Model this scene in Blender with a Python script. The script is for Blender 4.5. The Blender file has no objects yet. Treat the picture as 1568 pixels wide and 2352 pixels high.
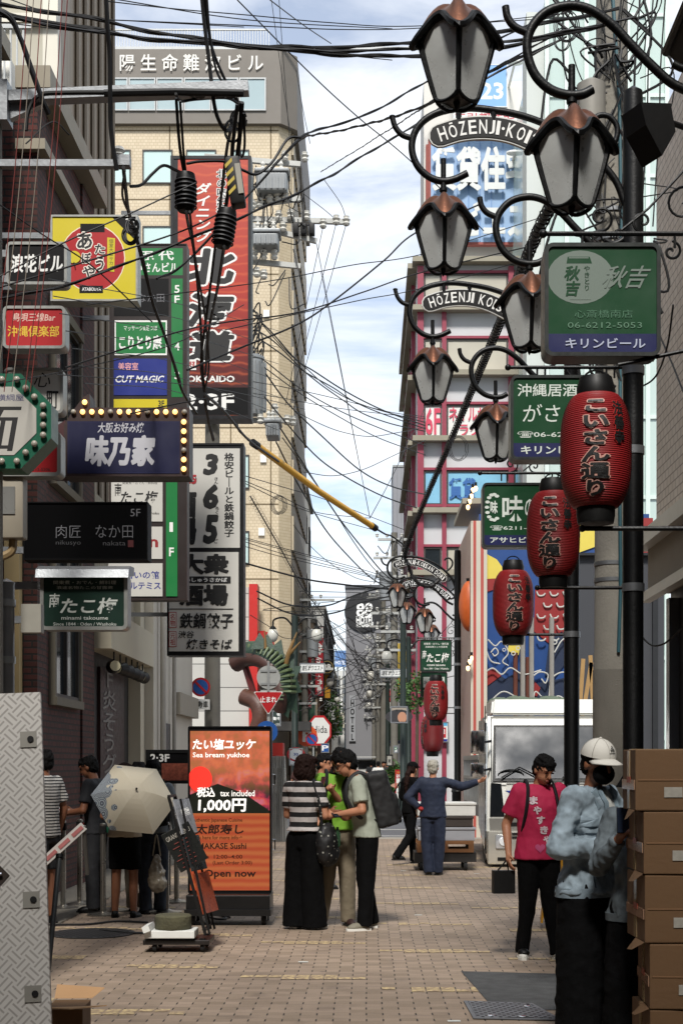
import bpy, bmesh, math, random
from mathutils import Vector, Matrix, noise
R=math.radians; random.seed(7)
S=bpy.context.scene; COL=S.collection
# ---------- camera, sky, sun, exposure
F=3267.; VX=842.; HY=1753.; CH=1.6
cam=bpy.data.cameras.new('camera'); co=bpy.data.objects.new('camera',cam); COL.objects.link(co)
co.location=(0,0,CH); co.rotation_euler=(R(90),0,0)
cam.sensor_fit='VERTICAL'; cam.sensor_height=36; cam.lens=F*36/2352
cam.shift_x=-(VX-784)/2352; cam.shift_y=(HY-1176)/2352
cam.clip_end=2000; S.camera=co
W=bpy.data.worlds.new('World'); S.world=W; W.use_nodes=True
SUN_E,SUN_A=49,184
def world():
    nt=W.node_tree; nt.nodes.clear(); N=nt.nodes.new; L=nt.links.new
    sky=N('ShaderNodeTexSky'); sky.sky_type='NISHITA'; sky.sun_disc=False
    sky.sun_elevation=R(SUN_E); sky.sun_rotation=R(SUN_A); sky.air_density=1.0; sky.dust_density=.3; sky.ozone_density=3
    tc=N('ShaderNodeTexCoord'); sp=N('ShaderNodeSeparateXYZ'); L(tc.outputs['Generated'],sp.inputs[0])
    a=N('ShaderNodeMath'); a.operation='ADD'; a.inputs[1].default_value=.22; L(sp.outputs[2],a.inputs[0])
    c=N('ShaderNodeCombineXYZ')
    for i in (0,1):
        d=N('ShaderNodeMath'); d.operation='DIVIDE'; L(sp.outputs[i],d.inputs[0]); L(a.outputs[0],d.inputs[1]); L(d.outputs[0],c.inputs[i])
    mp=N('ShaderNodeMapping'); mp.inputs['Scale'].default_value=(1.5,2.6,1); mp.inputs['Location'].default_value=(3.3,1.7,0); L(c.outputs[0],mp.inputs[0])
    nz=N('ShaderNodeTexNoise'); nz.inputs['Scale'].default_value=2.3; nz.inputs['Detail'].default_value=7; nz.inputs['Roughness'].default_value=.56; nz.inputs['Distortion'].default_value=.35
    L(mp.outputs[0],nz.inputs['Vector'])
    rp=N('ShaderNodeValToRGB'); rp.color_ramp.elements[0].position=.36; rp.color_ramp.elements[1].position=.64
    rp.color_ramp.elements[0].color=(.3,.3,.3,1); rp.color_ramp.elements[1].color=(.97,.97,.97,1)
    L(nz.outputs['Fac'],rp.inputs[0])
    mx=N('ShaderNodeMix'); mx.data_type='RGBA'; L(rp.outputs[0],mx.inputs[0]); vm=N('ShaderNodeVectorMath'); vm.operation='SCALE'; vm.inputs[3].default_value=1.55; L(sky.outputs[0],vm.inputs[0]); L(vm.outputs[0],mx.inputs[6]); mx.inputs[7].default_value=CLOUD
    bg=N('ShaderNodeBackground'); bg.inputs[1].default_value=SKY_S; L(mx.outputs[2],bg.inputs[0])
    o=N('ShaderNodeOutputWorld'); L(bg.outputs[0],o.inputs[0])
CLOUD=(11.3,11.6,12,1); SKY_S=.08
world()
sl=bpy.data.lights.new('sun','SUN'); sl.energy=3.5; sl.angle=R(9); sl.color=(1,.96,.9)
so=bpy.data.objects.new('sun',sl); COL.objects.link(so)
# sun stands high, behind and to the right of the camera
az=R(SUN_A); so.rotation_euler=Vector((-math.sin(az)*math.cos(R(SUN_E)),-math.cos(az)*math.cos(R(SUN_E)),-math.sin(R(SUN_E)))).to_track_quat('-Z','Y').to_euler()
vs=S.view_settings; vs.view_transform='Standard'; vs.look='None'; vs.exposure=.42; vs.gamma=1; vs.use_curve_mapping=False
S.render.engine='CYCLES'; S.cycles.max_bounces=6; S.cycles.use_denoising=True
# ---------- helpers
def P(px,py,Z): return Vector(((px-VX)*Z/F,Z,CH+(HY-py)*Z/F))
def hexc(h):
    h=h.lstrip('#'); v=[int(h[i:i+2],16)/255 for i in (0,2,4)]
    return tuple(((x+.055)/1.055)**2.4 if x>.04045 else x/12.92 for x in v)
MATS={}
def newmat(name):
    m=bpy.data.materials.new(name); m.use_nodes=True; nt=m.node_tree; b=nt.nodes['Principled BSDF']; return m,nt,b
def mth(nt,op,a,b=None,c=None):
    n=nt.nodes.new('ShaderNodeMath'); n.operation=op
    for i,v in enumerate((a,b,c)):
        if v is None: continue
        if isinstance(v,(int,float)): n.inputs[i].default_value=v
        else: nt.links.new(v,n.inputs[i])
    return n.outputs[0]
def mixc(nt,f,a,b,bt='MIX'):
    n=nt.nodes.new('ShaderNodeMix'); n.data_type='RGBA'; n.blend_type=bt
    for s,v in ((0,f),(6,a),(7,b)):
        if isinstance(v,(int,float)): n.inputs[s].default_value=v
        elif isinstance(v,tuple): n.inputs[s].default_value=tuple(v[:3])+(1,)
        else: nt.links.new(v,n.inputs[s])
    return n.outputs[2]
def objc(nt):
    n=nt.nodes.new('ShaderNodeTexCoord'); return n.outputs['Object']
def noi(nt,scale,detail=4,vec=None,out='Fac'):
    n=nt.nodes.new('ShaderNodeTexNoise'); n.inputs['Scale'].default_value=scale; n.inputs['Detail'].default_value=detail
    nt.links.new(vec or objc(nt),n.inputs['Vector']); return n.outputs[out]
def bumpn(nt,b,h,st,dist=.01):
    n=nt.nodes.new('ShaderNodeBump'); n.inputs['Strength'].default_value=st; n.inputs['Distance'].default_value=dist
    nt.links.new(h,n.inputs['Height']); nt.links.new(n.outputs[0],b.inputs['Normal'])
def mat(c,r=.6,m=0,var=.15,vs=3,bump=0,bs=40,em=0,spec=.5,tr=0,coat=0,al=1):
    if isinstance(c,str): c=hexc(c)
    key=(c,r,m,var,vs,bump,bs,em,spec,tr,coat,al)
    if key in MATS: return MATS[key]
    mt,nt,b=newmat('surface'); b.inputs['Roughness'].default_value=r; b.inputs['Metallic'].default_value=m
    b.inputs['Specular IOR Level'].default_value=spec; b.inputs['Transmission Weight'].default_value=tr; b.inputs['Coat Weight'].default_value=coat; b.inputs['Alpha'].default_value=al
    if var:
        n=noi(nt,vs,6); f=mth(nt,'MULTIPLY_ADD',n,2*var,1-var)
        nt.links.new(mixc(nt,1.0,tuple(c),f,'MULTIPLY'),b.inputs['Base Color'])
        n2=noi(nt,vs*4,3); nt.links.new(mth(nt,'MULTIPLY_ADD',n2,.2,max(r-.1,.02)),b.inputs['Roughness'])
    else: b.inputs['Base Color'].default_value=tuple(c)+(1,)
    if bump: bumpn(nt,b,noi(nt,bs,3),bump)
    if em: b.inputs['Emission Color'].default_value=tuple(c)+(1,); b.inputs['Emission Strength'].default_value=em
    MATS[key]=mt; return mt
def wallv(nt):
    """(x+y, z) of the object: runs along any upright axis-aligned wall"""
    s=nt.nodes.new('ShaderNodeSeparateXYZ'); nt.links.new(objc(nt),s.inputs[0])
    u=mth(nt,'ADD',s.outputs[0],s.outputs[1]); c=nt.nodes.new('ShaderNodeCombineXYZ')
    nt.links.new(u,c.inputs[0]); nt.links.new(s.outputs[2],c.inputs[1]); return c.outputs[0],u,s.outputs[2],s
def brickmat(c1,c2,mort,w=.22,h=.075,ms=.012,r=.8,off=.5,dirt=.25,bump=.5):
    mt,nt,b=newmat('bricks'); v,u,z,s=wallv(nt)
    n=nt.nodes.new('ShaderNodeTexBrick'); n.offset=off; nt.links.new(v,n.inputs['Vector'])
    n.inputs['Scale'].default_value=1; n.inputs['Brick Width'].default_value=w; n.inputs['Row Height'].default_value=h; n.inputs['Mortar Size'].default_value=ms
    for i,c in zip((1,2,3),(c1,c2,mort)): n.inputs[i].default_value=hexc(c)+(1,)
    n.inputs['Mortar Smooth'].default_value=.2
    col=mixc(nt,1.,n.outputs['Color'],mth(nt,'MULTIPLY_ADD',noi(nt,.9,8),2*dirt,1-dirt),'MULTIPLY')
    nt.links.new(col,b.inputs['Base Color']); b.inputs['Roughness'].default_value=r
    bumpn(nt,b,mth(nt,'SUBTRACT',mth(nt,'MULTIPLY',noi(nt,60,2),.3),n.outputs['Fac']),bump,.008); return mt
def ribmat(c,pitch=.1,duty=.3,dark=.55,r=.5,axis='u',bump=.8,c2=None,var=.15):
    """sheet with upright ribs (axis u) or level ones (axis z)"""
    mt,nt,b=newmat('ribbed_sheet'); v,u,z,s=wallv(nt); t=u if axis=='u' else z
    f=mth(nt,'FRACT',mth(nt,'DIVIDE',t,pitch)); k=mth(nt,'LESS_THAN',f,duty)
    c=hexc(c); c2=hexc(c2) if c2 else tuple(x*dark for x in c)
    col=mixc(nt,k,c,c2); col=mixc(nt,1.,col,mth(nt,'MULTIPLY_ADD',noi(nt,.8,7),2*var,1-var),'MULTIPLY')
    nt.links.new(col,b.inputs['Base Color']); b.inputs['Roughness'].default_value=r
    if bump: bumpn(nt,b,mth(nt,'SUBTRACT',1.,k),bump,.02)
    return mt
TS=bpy.data.scenes.new('workbench')
def evalmesh(o):
    """mesh of o with its modifiers, worked out in a scratch scene"""
    TS.collection.objects.link(o); vl=TS.view_layers[0]; vl.update(); me=bpy.data.meshes.new_from_object(o.evaluated_get(vl.depsgraph)); return me
class M:
    def __init__(s): s.b=bmesh.new()
    def box(s,c,d,rot=None,bev=0):
        m=Matrix.Translation(Vector(c))@(rot.to_matrix().to_4x4() if rot else Matrix())@Matrix.Diagonal((d[0],d[1],d[2],1))
        g=bmesh.ops.create_cube(s.b,size=1,matrix=m)
        if bev:
            es=list({e for v in g['verts'] for e in v.link_edges}); bmesh.ops.bevel(s.b,geom=es,offset=bev,segments=2,affect='EDGES',profile=.6)
        return s
    def ell(s,c,r,rot=None,u=14,v=9):
        if not hasattr(r,'__len__'): r=(r,r,r)
        c=Vector(c); rows=[]; nv=s.b.verts.new; nf=s.b.faces.new
        def pt(i,j):
            p=Vector((r[0]*math.sin(math.pi*i/v)*math.cos(2*math.pi*j/u),r[1]*math.sin(math.pi*i/v)*math.sin(2*math.pi*j/u),r[2]*math.cos(math.pi*i/v))); return nv(c+(rot@p if rot else p))
        top,bot=pt(0,0),pt(v,0); rows=[[pt(i,j) for j in range(u)] for i in range(1,v)]
        for j in range(u): k=(j+1)%u; nf((top,rows[0][j],rows[0][k])); nf((bot,rows[-1][k],rows[-1][j]))
        for A,B in zip(rows,rows[1:]):
            for j in range(u): k=(j+1)%u; nf((A[j],B[j],B[k],A[k]))
        return s
    def tube(s,pts,r,n=8,cap=True,closed=False,sq=1):
        pts=[Vector(p) for p in pts]; k=len(pts); rs=r if hasattr(r,'__len__') else [r]*k
        t0=None; up=None; rings=[]
        for i,p in enumerate(pts):
            a=pts[(i-1)%k] if (i or closed) else p; b=pts[(i+1)%k] if (i<k-1 or closed) else p
            t=(b-a).normalized() if (b-a).length>1e-9 else Vector((0,0,1))
            if up is None: up=t.orthogonal().normalized() if abs(t.z)<.99 else Vector((1,0,0))
            up=(up-t*up.dot(t)); up=up.normalized() if up.length>1e-6 else t.orthogonal().normalized()
            w=t.cross(up)
            rings.append([s.b.verts.new(p+(up*math.cos(2*math.pi*j/n)*sq+w*math.sin(2*math.pi*j/n))*rs[i]) for j in range(n)])
        for i in range(k if closed else k-1):
            A,B=rings[i],rings[(i+1)%k]
            for j in range(n): s.b.faces.new((A[j],A[(j+1)%n],B[(j+1)%n],B[j]))
        if cap and not closed: s.b.faces.new(rings[0][::-1]); s.b.faces.new(rings[-1])
        return s
    def limb(s,pts,rs,n=12):
        s.tube(pts,rs,n)
        for p,r in zip(pts,rs): s.ell(p,r,u=n,v=8)
        return s
    def loft(s,rings,n=20):
        """rings: (centre, rx, ry, matrix)"""
        rr=[]
        for c,rx,ry,*m in rings:
            m=m[0] if m else Matrix.Identity(3)
            rr.append([s.b.verts.new(Vector(c)+m@Vector((rx*math.cos(2*math.pi*j/n),ry*math.sin(2*math.pi*j/n),0))) for j in range(n)])
        for A,B in zip(rr,rr[1:]):
            for j in range(n): s.b.faces.new((A[j],A[(j+1)%n],B[(j+1)%n],B[j]))
        s.b.faces.new(rr[0][::-1]); s.b.faces.new(rr[-1]); return s
    def lathe(s,prof,n=20,c=(0,0,0),ax='z',cap=True):
        c=Vector(c); rr=[]
        for r,z in prof:
            ring=[]
            for j in range(n):
                a=2*math.pi*j/n; x,y=r*math.cos(a),r*math.sin(a)
                ring.append(s.b.verts.new(c+(Vector((x,y,z)) if ax=='z' else Vector((x,z,y)) if ax=='y' else Vector((z,x,y)))))
            rr.append(ring)
        for A,B in zip(rr,rr[1:]):
            for j in range(n): s.b.faces.new((A[j],A[(j+1)%n],B[(j+1)%n],B[j]))
        if cap: s.b.faces.new(rr[0][::-1]); s.b.faces.new(rr[-1])
        return s
    def prism(s,pts,ext):
        """polygon pts (3D) pushed along ext"""
        e=Vector(ext); A=[s.b.verts.new(Vector(p)) for p in pts]; B=[s.b.verts.new(Vector(p)+e) for p in pts]; n=len(A)
        s.b.faces.new(A); s.b.faces.new(B[::-1])
        for j in range(n): s.b.faces.new((A[j],B[j],B[(j+1)%n],A[(j+1)%n]))
        return s
    def face(s,pts): s.b.faces.new([s.b.verts.new(Vector(p)) for p in pts]); return s
    def cyl(s,a,b,r,n=12): return s.tube([a,b],r,n)
    def mesh(s,smooth=True,normals=True):
        if normals: bmesh.ops.recalc_face_normals(s.b,faces=s.b.faces)
        me=bpy.data.meshes.new('m'); s.b.to_mesh(me); s.b.free()
        if smooth:
            me.polygons.foreach_set('use_smooth',[True]*len(me.polygons)); me.update()
            try: me.set_sharp_from_angle(angle=R(38))
            except Exception: pass
        return me
    def out(s,name,m,par=None,smooth=True,loc=None,normals=True): return link(name,s.mesh(smooth,normals),m,par,loc)
    def skin(s,name,m,par=None,vox=.01,sm=4,amp=0,freq=9.):
        """merge overlapping solids into one continuous surface"""
        me=bpy.data.meshes.new('tmp'); s.b.to_mesh(me); s.b.free(); o=bpy.data.objects.new('tmp',me)
        r=o.modifiers.new('r','REMESH'); r.mode='VOXEL'; r.voxel_size=vox; r.use_smooth_shade=True
        if sm: k=o.modifiers.new('s','SMOOTH'); k.iterations=sm; k.factor=.5
        me2=evalmesh(o)
        bpy.data.objects.remove(o); bpy.data.meshes.remove(me)
        if amp:
            off=Vector((random.random()*50,)*3)
            nn=[v.normal.copy() for v in me2.vertices]
            for v,n_ in zip(me2.vertices,nn):
                q=v.co.copy(); r1=noise.noise(Vector((q.x*freq,q.y*freq,q.z*freq*.6+q.x*freq*.5))+off); v.co=q+n_*amp*((.45-abs(r1)*1.9)+.5*noise.noise(q*freq*2.6+off))
        me2.polygons.foreach_set('use_smooth',[True]*len(me2.polygons)); me2.update()
        return link(name,me2,m,par)
def link(name,me,m,par=None,loc=None):
    o=bpy.data.objects.new(name,me); COL.objects.link(o)
    if m is not None and not me.materials: me.materials.append(m)
    if par: o.parent=par
    if loc is not None: o.location=loc
    return o
def tag(o,label=None,cat=None,group=None,kind=None):
    for k,v in (('label',label),('category',cat),('group',group),('kind',kind)):
        if v: o[k]=v
    return o
def thing(name,label,cat,loc=(0,0,0),rz=0,group=None,rot=None):
    o=bpy.data.objects.new(name,None); COL.objects.link(o); o.location=loc; o.rotation_euler=rot or (0,0,rz); o.empty_display_size=.1
    return tag(o,label,cat,group)
def kids(o): return [c for c in KID.get(o.name,())]
def copy_tree(o,par=None):
    c=o.copy(); COL.objects.link(c)
    if par: c.parent=par
    for ch in o.children: copy_tree(ch,c)
    return c
TX={}
def textmesh(body,bold=0,shear=0,res=2,sp=1,line=1,al='CENTER'):
    k=(body,bold,shear,res,sp,line,al)
    if k not in TX:
        c=bpy.data.curves.new('t','FONT'); c.body=body; c.resolution_u=res; c.offset=bold; c.shear=shear; c.align_x=al; c.space_line=line; c.space_character=sp
        o=bpy.data.objects.new('t',c); me=evalmesh(o)
        bpy.data.objects.remove(o); bpy.data.curves.remove(c)
        b=bmesh.new(); b.from_mesh(me); bmesh.ops.remove_doubles(b,verts=b.verts,dist=1e-5); b.to_mesh(me); b.free()
        TX[k]=me
    return TX[k]
def fit(body,x0,z0,x1,z1,y,bold=0,shear=0,keep=False,rz=0,grow=0,**kw):
    """lettering on the plane y, facing -y, filling the box x0..x1, z0..z1; heavy strokes are built from shifted layers"""
    rad=max(0,bold-.012) if bold>.022 else 0
    src=textmesh(body,min(bold,.012) if rad else bold,shear,**kw)
    co=[(v.co.x,v.co.y) for v in src.vertices]; me=bpy.data.meshes.new('t')
    if not co: return me
    xs=[p[0] for p in co]; ys=[p[1] for p in co]
    gr=max(rad,grow); a,b,c,d=min(xs)-gr,max(xs)+gr,min(ys)-gr,max(ys)+gr; sx=(x1-x0)/max(b-a,1e-6); sz=(z1-z0)/max(d-c,1e-6)
    if keep: sx=sz=min(sx,sz)
    mx,mz=(a+b)/2,(c+d)/2; cs,sn=math.cos(rz),math.sin(rz)
    nd=0 if not rad else (8 if rad<.035 else 12); sh=[(0,0)]+[(rad*math.cos(2*math.pi*i/nd),rad*math.sin(2*math.pi*i/nd)) for i in range(nd)]
    if rad>.05: sh+=[(rad*.5*math.cos(2*math.pi*i/6),rad*.5*math.sin(2*math.pi*i/6)) for i in range(6)]
    V=[];Fs=[]; fs=[tuple(p.vertices) for p in src.polygons]
    for i,(ox,oz) in enumerate(sh):
        k=len(V)
        for px,pz in co:
            x,z=(px+ox-mx)*sx,(pz+oz-mz)*sz; V.append(((x0+x1)/2+x*cs-z*sn,y+i*.00002,(z0+z1)/2+x*sn+z*cs))
        Fs+=[tuple(j+k for j in f) for f in fs]
    me.from_pydata(V,[],Fs); me.update(); return me
def vert(t): return '\n'.join(t)
def rrect(x0,z0,x1,z1,r,y=0,n=5):
    pts=[]
    if r<=0: return [(x0,y,z0),(x1,y,z0),(x1,y,z1),(x0,y,z1)]
    for cx,cz,a0 in ((x1-r,z0+r,-90),(x1-r,z1-r,0),(x0+r,z1-r,90),(x0+r,z0+r,180)):
        for i in range(n+1):
            a=R(a0+90*i/n); pts.append((cx+r*math.cos(a),y,cz+r*math.sin(a)))
    return pts
class Sign:
    """a box sign: frame and face, with lettering and colour fields placed in 0..1 coordinates of the sign (v downwards)"""
    def __init__(s,name,label,cat,x0,y0,x1,y1,Z,face,frame,dep=.14,fw=.02,rad=0,rz=0,group=None,fr_prud=.012,root=None):
        s.W=(x1-x0)*Z/F; s.H=(y1-y0)*Z/F; s.root=root or thing(name,label,cat,P((x0+x1)/2,(y0+y1)/2,Z),rz,group); s.y=0
        w,h=s.W/2,s.H/2
        M().prism(rrect(-w,-h,w,h,rad,.004),(0,dep,0)).out('frame',frame,s.root,False)
        if fw>0: s.rim(-w,-h,w,h,rad,fw,frame,fr_prud)
        M().prism(rrect(-w+fw,-h+fw,w-fw,h-fw,max(rad-fw,0),0),(0,.01,0)).out('face',face,s.root,False)
    def rim(s,x0,z0,x1,z1,rad,fw,m,pr):
        b=M(); A=rrect(x0,z0,x1,z1,rad,-pr); B=rrect(x0+fw,z0+fw,x1-fw,z1-fw,max(rad-fw,1e-4) if rad>0 else 0,-pr); n=len(A)
        va=[b.b.verts.new(p) for p in A]; vb=[b.b.verts.new(p) for p in B]
        vc=[b.b.verts.new((p[0],.006,p[2])) for p in A]; vd=[b.b.verts.new((p[0],.006,p[2])) for p in B]
        for i in range(n):
            j=(i+1)%n
            for q in ((va[i],va[j],vb[j],vb[i]),(va[i],vc[i],vc[j],va[j]),(vb[i],vb[j],vd[j],vd[i])): b.b.faces.new(q)
        b.out('rim',m,s.root,False)
    def X(s,u): return (u-.5)*s.W
    def Zz(s,v): return (.5-v)*s.H
    def T(s,body,u0,v0,u1,v1,m,bold=.01,shear=0,out=None,ow=.05,par=None,name='lettering',**kw):
        s.y-=.0005
        if out is not None:
            link('lettering_outline',fit(body,s.X(u0),s.Zz(v1),s.X(u1),s.Zz(v0),s.y,bold+ow,shear,**kw),out,par or s.root); s.y-=.0006; kw['grow']=bold+ow-.012
        return link(name,fit(body,s.X(u0),s.Zz(v1),s.X(u1),s.Zz(v0),s.y,bold,shear,**kw),m,par or s.root)
    def rect(s,u0,v0,u1,v1,m,name='colour_field',rad=0):
        s.y-=.0005; return M().prism(rrect(s.X(u0),s.Zz(v1),s.X(u1),s.Zz(v0),rad,s.y),(0,.0003,0)).out(name,m,s.root,False)
    def disc(s,u,v,rx,rz,m,name='disc',n=28):
        s.y-=.0005; cx,cz=s.X(u),s.Zz(v)
        return M().prism([(cx+rx*math.cos(2*math.pi*i/n),s.y,cz+rz*math.sin(2*math.pi*i/n)) for i in range(n)],(0,.0003,0)).out(name,m,s.root,False)
    def poly(s,uv,m,name='colour_field'):
        s.y-=.0005; return M().prism([(s.X(u),s.y,s.Zz(v)) for u,v in uv],(0,.0003,0)).out(name,m,s.root,False)
    def line(s,uv,r,m,name='stroke'):
        s.y-=.0025; return M().tube([(s.X(u),s.y,s.Zz(v)) for u,v in uv],r,6).out(name,m,s.root)
def smooth(pts,k=6):
    """Catmull-Rom through the points"""
    pts=[Vector(p) for p in pts]; q=[2*pts[0]-pts[1]]+pts+[2*pts[-1]-pts[-2]]; o=[]
    for i in range(1,len(q)-2):
        a,b,c,d=q[i-1:i+3]
        for j in range(k):
            t=j/k; o.append(.5*((2*b)+(c-a)*t+(2*a-5*b+4*c-d)*t*t+(3*b-a-3*c+d)*t**3))
    return o+[pts[-1]]
BLACK=mat('#0e0e0e',.5,0,.25,8,0,40,0,.3); WHITE=mat('#d8d8d4',.5,0,.06,4); IRON=mat('#0a0b0c',.42,.1,.3,9,.15,60,0,.3)
STEEL=mat('#8a8d90',.42,.7,.25,6,.1,50); CONC=mat('#67645c',.9,0,.3,2.5,.4,40); TX_W=mat('#e4e4e0',.55,0,0); TX_K=mat('#101010',.5,0,0); TX_R=mat('#b01818',.5,0,0)
CHROME=mat('#d8dadc',.08,1,.05,3); RUBBER=mat('#0e0e0f',.8,0,.3,9); WIRE=mat('#0c0c0e',.6,0,0)
# ---------- ground
def st(name,m,b,smooth=False): o=b.out(name,m,None,smooth); o['kind']='structure'; return o
def sheet(name,x0,x1,y0,y1,z,m): return st(name,m,M().face([(x0,y0,z),(x1,y0,z),(x1,y1,z),(x0,y1,z)]))
def paver():
    mt,nt,b=newmat('pavers'); s=nt.nodes.new('ShaderNodeSeparateXYZ'); nt.links.new(objc(nt),s.inputs[0])
    w=noi(nt,.5,2); x=mth(nt,'DIVIDE',mth(nt,'ADD',s.outputs[0],mth(nt,'MULTIPLY_ADD',w,.02,-.008)),.105); y=mth(nt,'DIVIDE',mth(nt,'ADD',s.outputs[1],mth(nt,'MULTIPLY',s.outputs[0],-.012)),.21)
    fx=mth(nt,'FRACT',x); fy=mth(nt,'FRACT',y)
    dx=mth(nt,'MINIMUM',fx,mth(nt,'SUBTRACT',1.,fx))
    jt=mth(nt,'MULTIPLY',mth(nt,'LESS_THAN',dx,.045),mth(nt,'LESS_THAN',fy,.36))
    jt2=mth(nt,'LESS_THAN',dx,.014)
    fl=mth(nt,'MULTIPLY',mth(nt,'LESS_THAN',mth(nt,'FRACT',mth(nt,'MULTIPLY',y,2.)),.07),mth(nt,'GREATER_THAN',noi(nt,7,2),.47))
    c=nt.nodes.new('ShaderNodeCombineXYZ'); nt.links.new(mth(nt,'FLOOR',x),c.inputs[0]); nt.links.new(mth(nt,'FLOOR',mth(nt,'MULTIPLY',y,2.)),c.inputs[1])
    wn=nt.nodes.new('ShaderNodeTexWhiteNoise'); nt.links.new(c.outputs[0],wn.inputs['Vector'])
    base=mixc(nt,wn.outputs['Value'],hexc('#80705f'),hexc('#958372'))
    base=mixc(nt,1.,base,mth(nt,'MULTIPLY_ADD',noi(nt,.55,8),.9,.5),'MULTIPLY')
    mp=nt.nodes.new('ShaderNodeMapping'); mp.inputs['Scale'].default_value=(1.2,4.5,1); nt.links.new(objc(nt),mp.inputs[0])
    stn=noi(nt,1.3,6,mp.outputs[0]); r=nt.nodes.new('ShaderNodeValToRGB'); r.color_ramp.elements[0].position=.55; r.color_ramp.elements[1].position=.78; nt.links.new(stn,r.inputs[0])
    base=mixc(nt,mth(nt,'MULTIPLY',r.outputs[0],.6),base,hexc('#5e5148')); g2=nt.nodes.new('ShaderNodeValToRGB'); g2.color_ramp.elements[0].position=.62; g2.color_ramp.elements[1].position=.72; nt.links.new(noi(nt,3.1,5),g2.inputs[0]); base=mixc(nt,mth(nt,'MULTIPLY',g2.outputs[0],.35),base,hexc('#54483f'))
    vg=nt.nodes.new('ShaderNodeTexVoronoi'); vg.inputs['Scale'].default_value=2.6; nt.links.new(objc(nt),vg.inputs['Vector']); base=mixc(nt,mth(nt,'MULTIPLY',mth(nt,'LESS_THAN',vg.outputs['Distance'],.055),.55),base,hexc('#3d352f'))
    base=mixc(nt,mth(nt,'MULTIPLY',fl,.35),base,hexc('#4a3f37')); base=mixc(nt,mth(nt,'MULTIPLY',jt2,.25),base,hexc('#4a3f37')); base=mixc(nt,jt,base,hexc('#1c1815'))
    nt.links.new(base,b.inputs['Base Color']); b.inputs['Roughness'].default_value=.72
    bumpn(nt,b,mth(nt,'SUBTRACT',mth(nt,'MULTIPLY',noi(nt,90,2),.25),jt),.4,.006); return mt
ASPH=mat('#55565a',.9,0,.25,1.2,.5,120); ASPHD=mat('#464748',.92,0,.6,9,1.0,140)
sheet('ground',-300,300,-60,1500,-.02,mat('#6b675f',.9,0,.2,.4))
sheet('paved_street',-7,7,-20,30,0,paver())
sheet('crossing_road',-90,90,30.6,53,-.004,ASPH)
st('kerb',mat('#8b857a',.85,0,.2,3),M().box((0,30.3,-.003),(14,.6,.02)))
sheet('far_street',-2.9,2.6,53,400,-.004,mat('#7b7670',.85,0,.2,1))
sheet('pavement',-7,-3.05,12,29.9,.008,mat('#6d675c',.85,0,.3,1.5,.3,30))
b=M()
for x in (-1,3.2,6): b.face([(x,31.2,.001),(x+2.9,31.2,.001),(x+2.9,31.36,.001),(x,31.36,.001)])
for z in (34.2,41): b.face([(-30,z,.001),(30,z,.001),(30,z+.18,.001),(-30,z+.18,.001)])
st('road_markings',mat('#c9c8c2',.7,0,.25,4),b)
# yellow and white wear-marked tiles laid into the paving, stepping across the street
b=M(); w=M(); k=0
for i,x in enumerate([-3.05,-2.0,-.95,.1,1.15]):
    for j in range(9):
        z=7.5+((i*5)%3)*.7+j*2.05+(i*.13)
        if z>27: continue
        for row in range(2):
            for t in range(9):
                if (row==0 and t<2) or (row==1 and t>6): continue
                if random.random()<.12: continue
                xx=x+t*.105+.006; zz=z+row*.105+t*.0013; b.face([(xx,zz,.004),(xx+.093,zz,.004),(xx+.093,zz+.096,.004),(xx,zz+.096,.004)])
        if (i+j)%3==0 and x>-1.5: w.face([(x+.4,z+.9,.004),(x+.48,z+.9,.004),(x+.48,z+.95,.004),(x+.4,z+.95,.004)])
def wornmat():
    mt,nt,bb=newmat('worn_paint'); n=noi(nt,26,6); r=nt.nodes.new('ShaderNodeValToRGB'); r.color_ramp.elements[0].position=.4; r.color_ramp.elements[1].position=.6; nt.links.new(n,r.inputs[0])
    nt.links.new(mixc(nt,r.outputs[0],hexc('#85725f'),hexc('#bba67c')),bb.inputs['Base Color']); bb.inputs['Roughness'].default_value=.8; return mt
st('yellow_tile_markings',wornmat(),b); st('white_tile_inlays',mat('#c8cac4',.5,0,.15,9),w)
# asphalt patch with a manhole plate in front of it, right
def G(px,py): Z=CH*F/(py-HY); return Vector(((px-VX)*Z/F,Z,0))
pts=[G(1058,2232),G(1290,2238),G(1480,2240),G(1480,2318),G(1200,2322),G(1118,2300)]
st('asphalt_patch',ASPHD,M().face([(p.x,p.y,.005) for p in pts]))
# ---------- buildings
def pane(par,x0,x1,z0,z1,y,fm,gm,ax='y',fw=.05,sgn=-1,mull=0,name='window'):
    """a window on a wall: frame part with its glass as sub-part; ax: the wall's normal axis"""
    d=.07*sgn; f=M(); bars=[(x0,x1,z1-fw,z1),(x0,x1,z0,z0+fw),(x0,x0+fw,z0+fw,z1-fw),(x1-fw,x1,z0+fw,z1-fw)]
    for i in range(mull):
        c=x0+(x1-x0)*(i+1)/(mull+1); bars.append((c-fw/2,c+fw/2,z0+fw,z1-fw))
    tr=(lambda u,v,z:(u,v,z)) if ax=='y' else (lambda u,v,z:(v,u,z))
    for a,bb,c,e in bars: f.box(tr((a+bb)/2,y+d/2,(c+e)/2),[abs(q) for q in tr(bb-a,.07,e-c)])
    o=f.out(name,fm,par,False)
    M().box(tr((x0+x1)/2,y+d*.25,(z0+z1)/2),[abs(q) for q in tr(x1-x0-fw,.02,z1-z0-fw)]).out('pane',gm,o,False); return o
GLASS=mat('#9fb0b2',.06,0,.12,.5,0,40,0,.8); GLASSD=mat('#20262a',.05,0,.3,.6,0,40,0,.8); GLASSP=mat('#b9cfcb',.12,0,.1,.5)
ALU=mat('#9a9c9b',.4,.5,.12,5); DARKF=mat('#3b3733',.5,.2,.2,4)
k=56/F
def Xz(px,Z): return (px-VX)*Z/F
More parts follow.
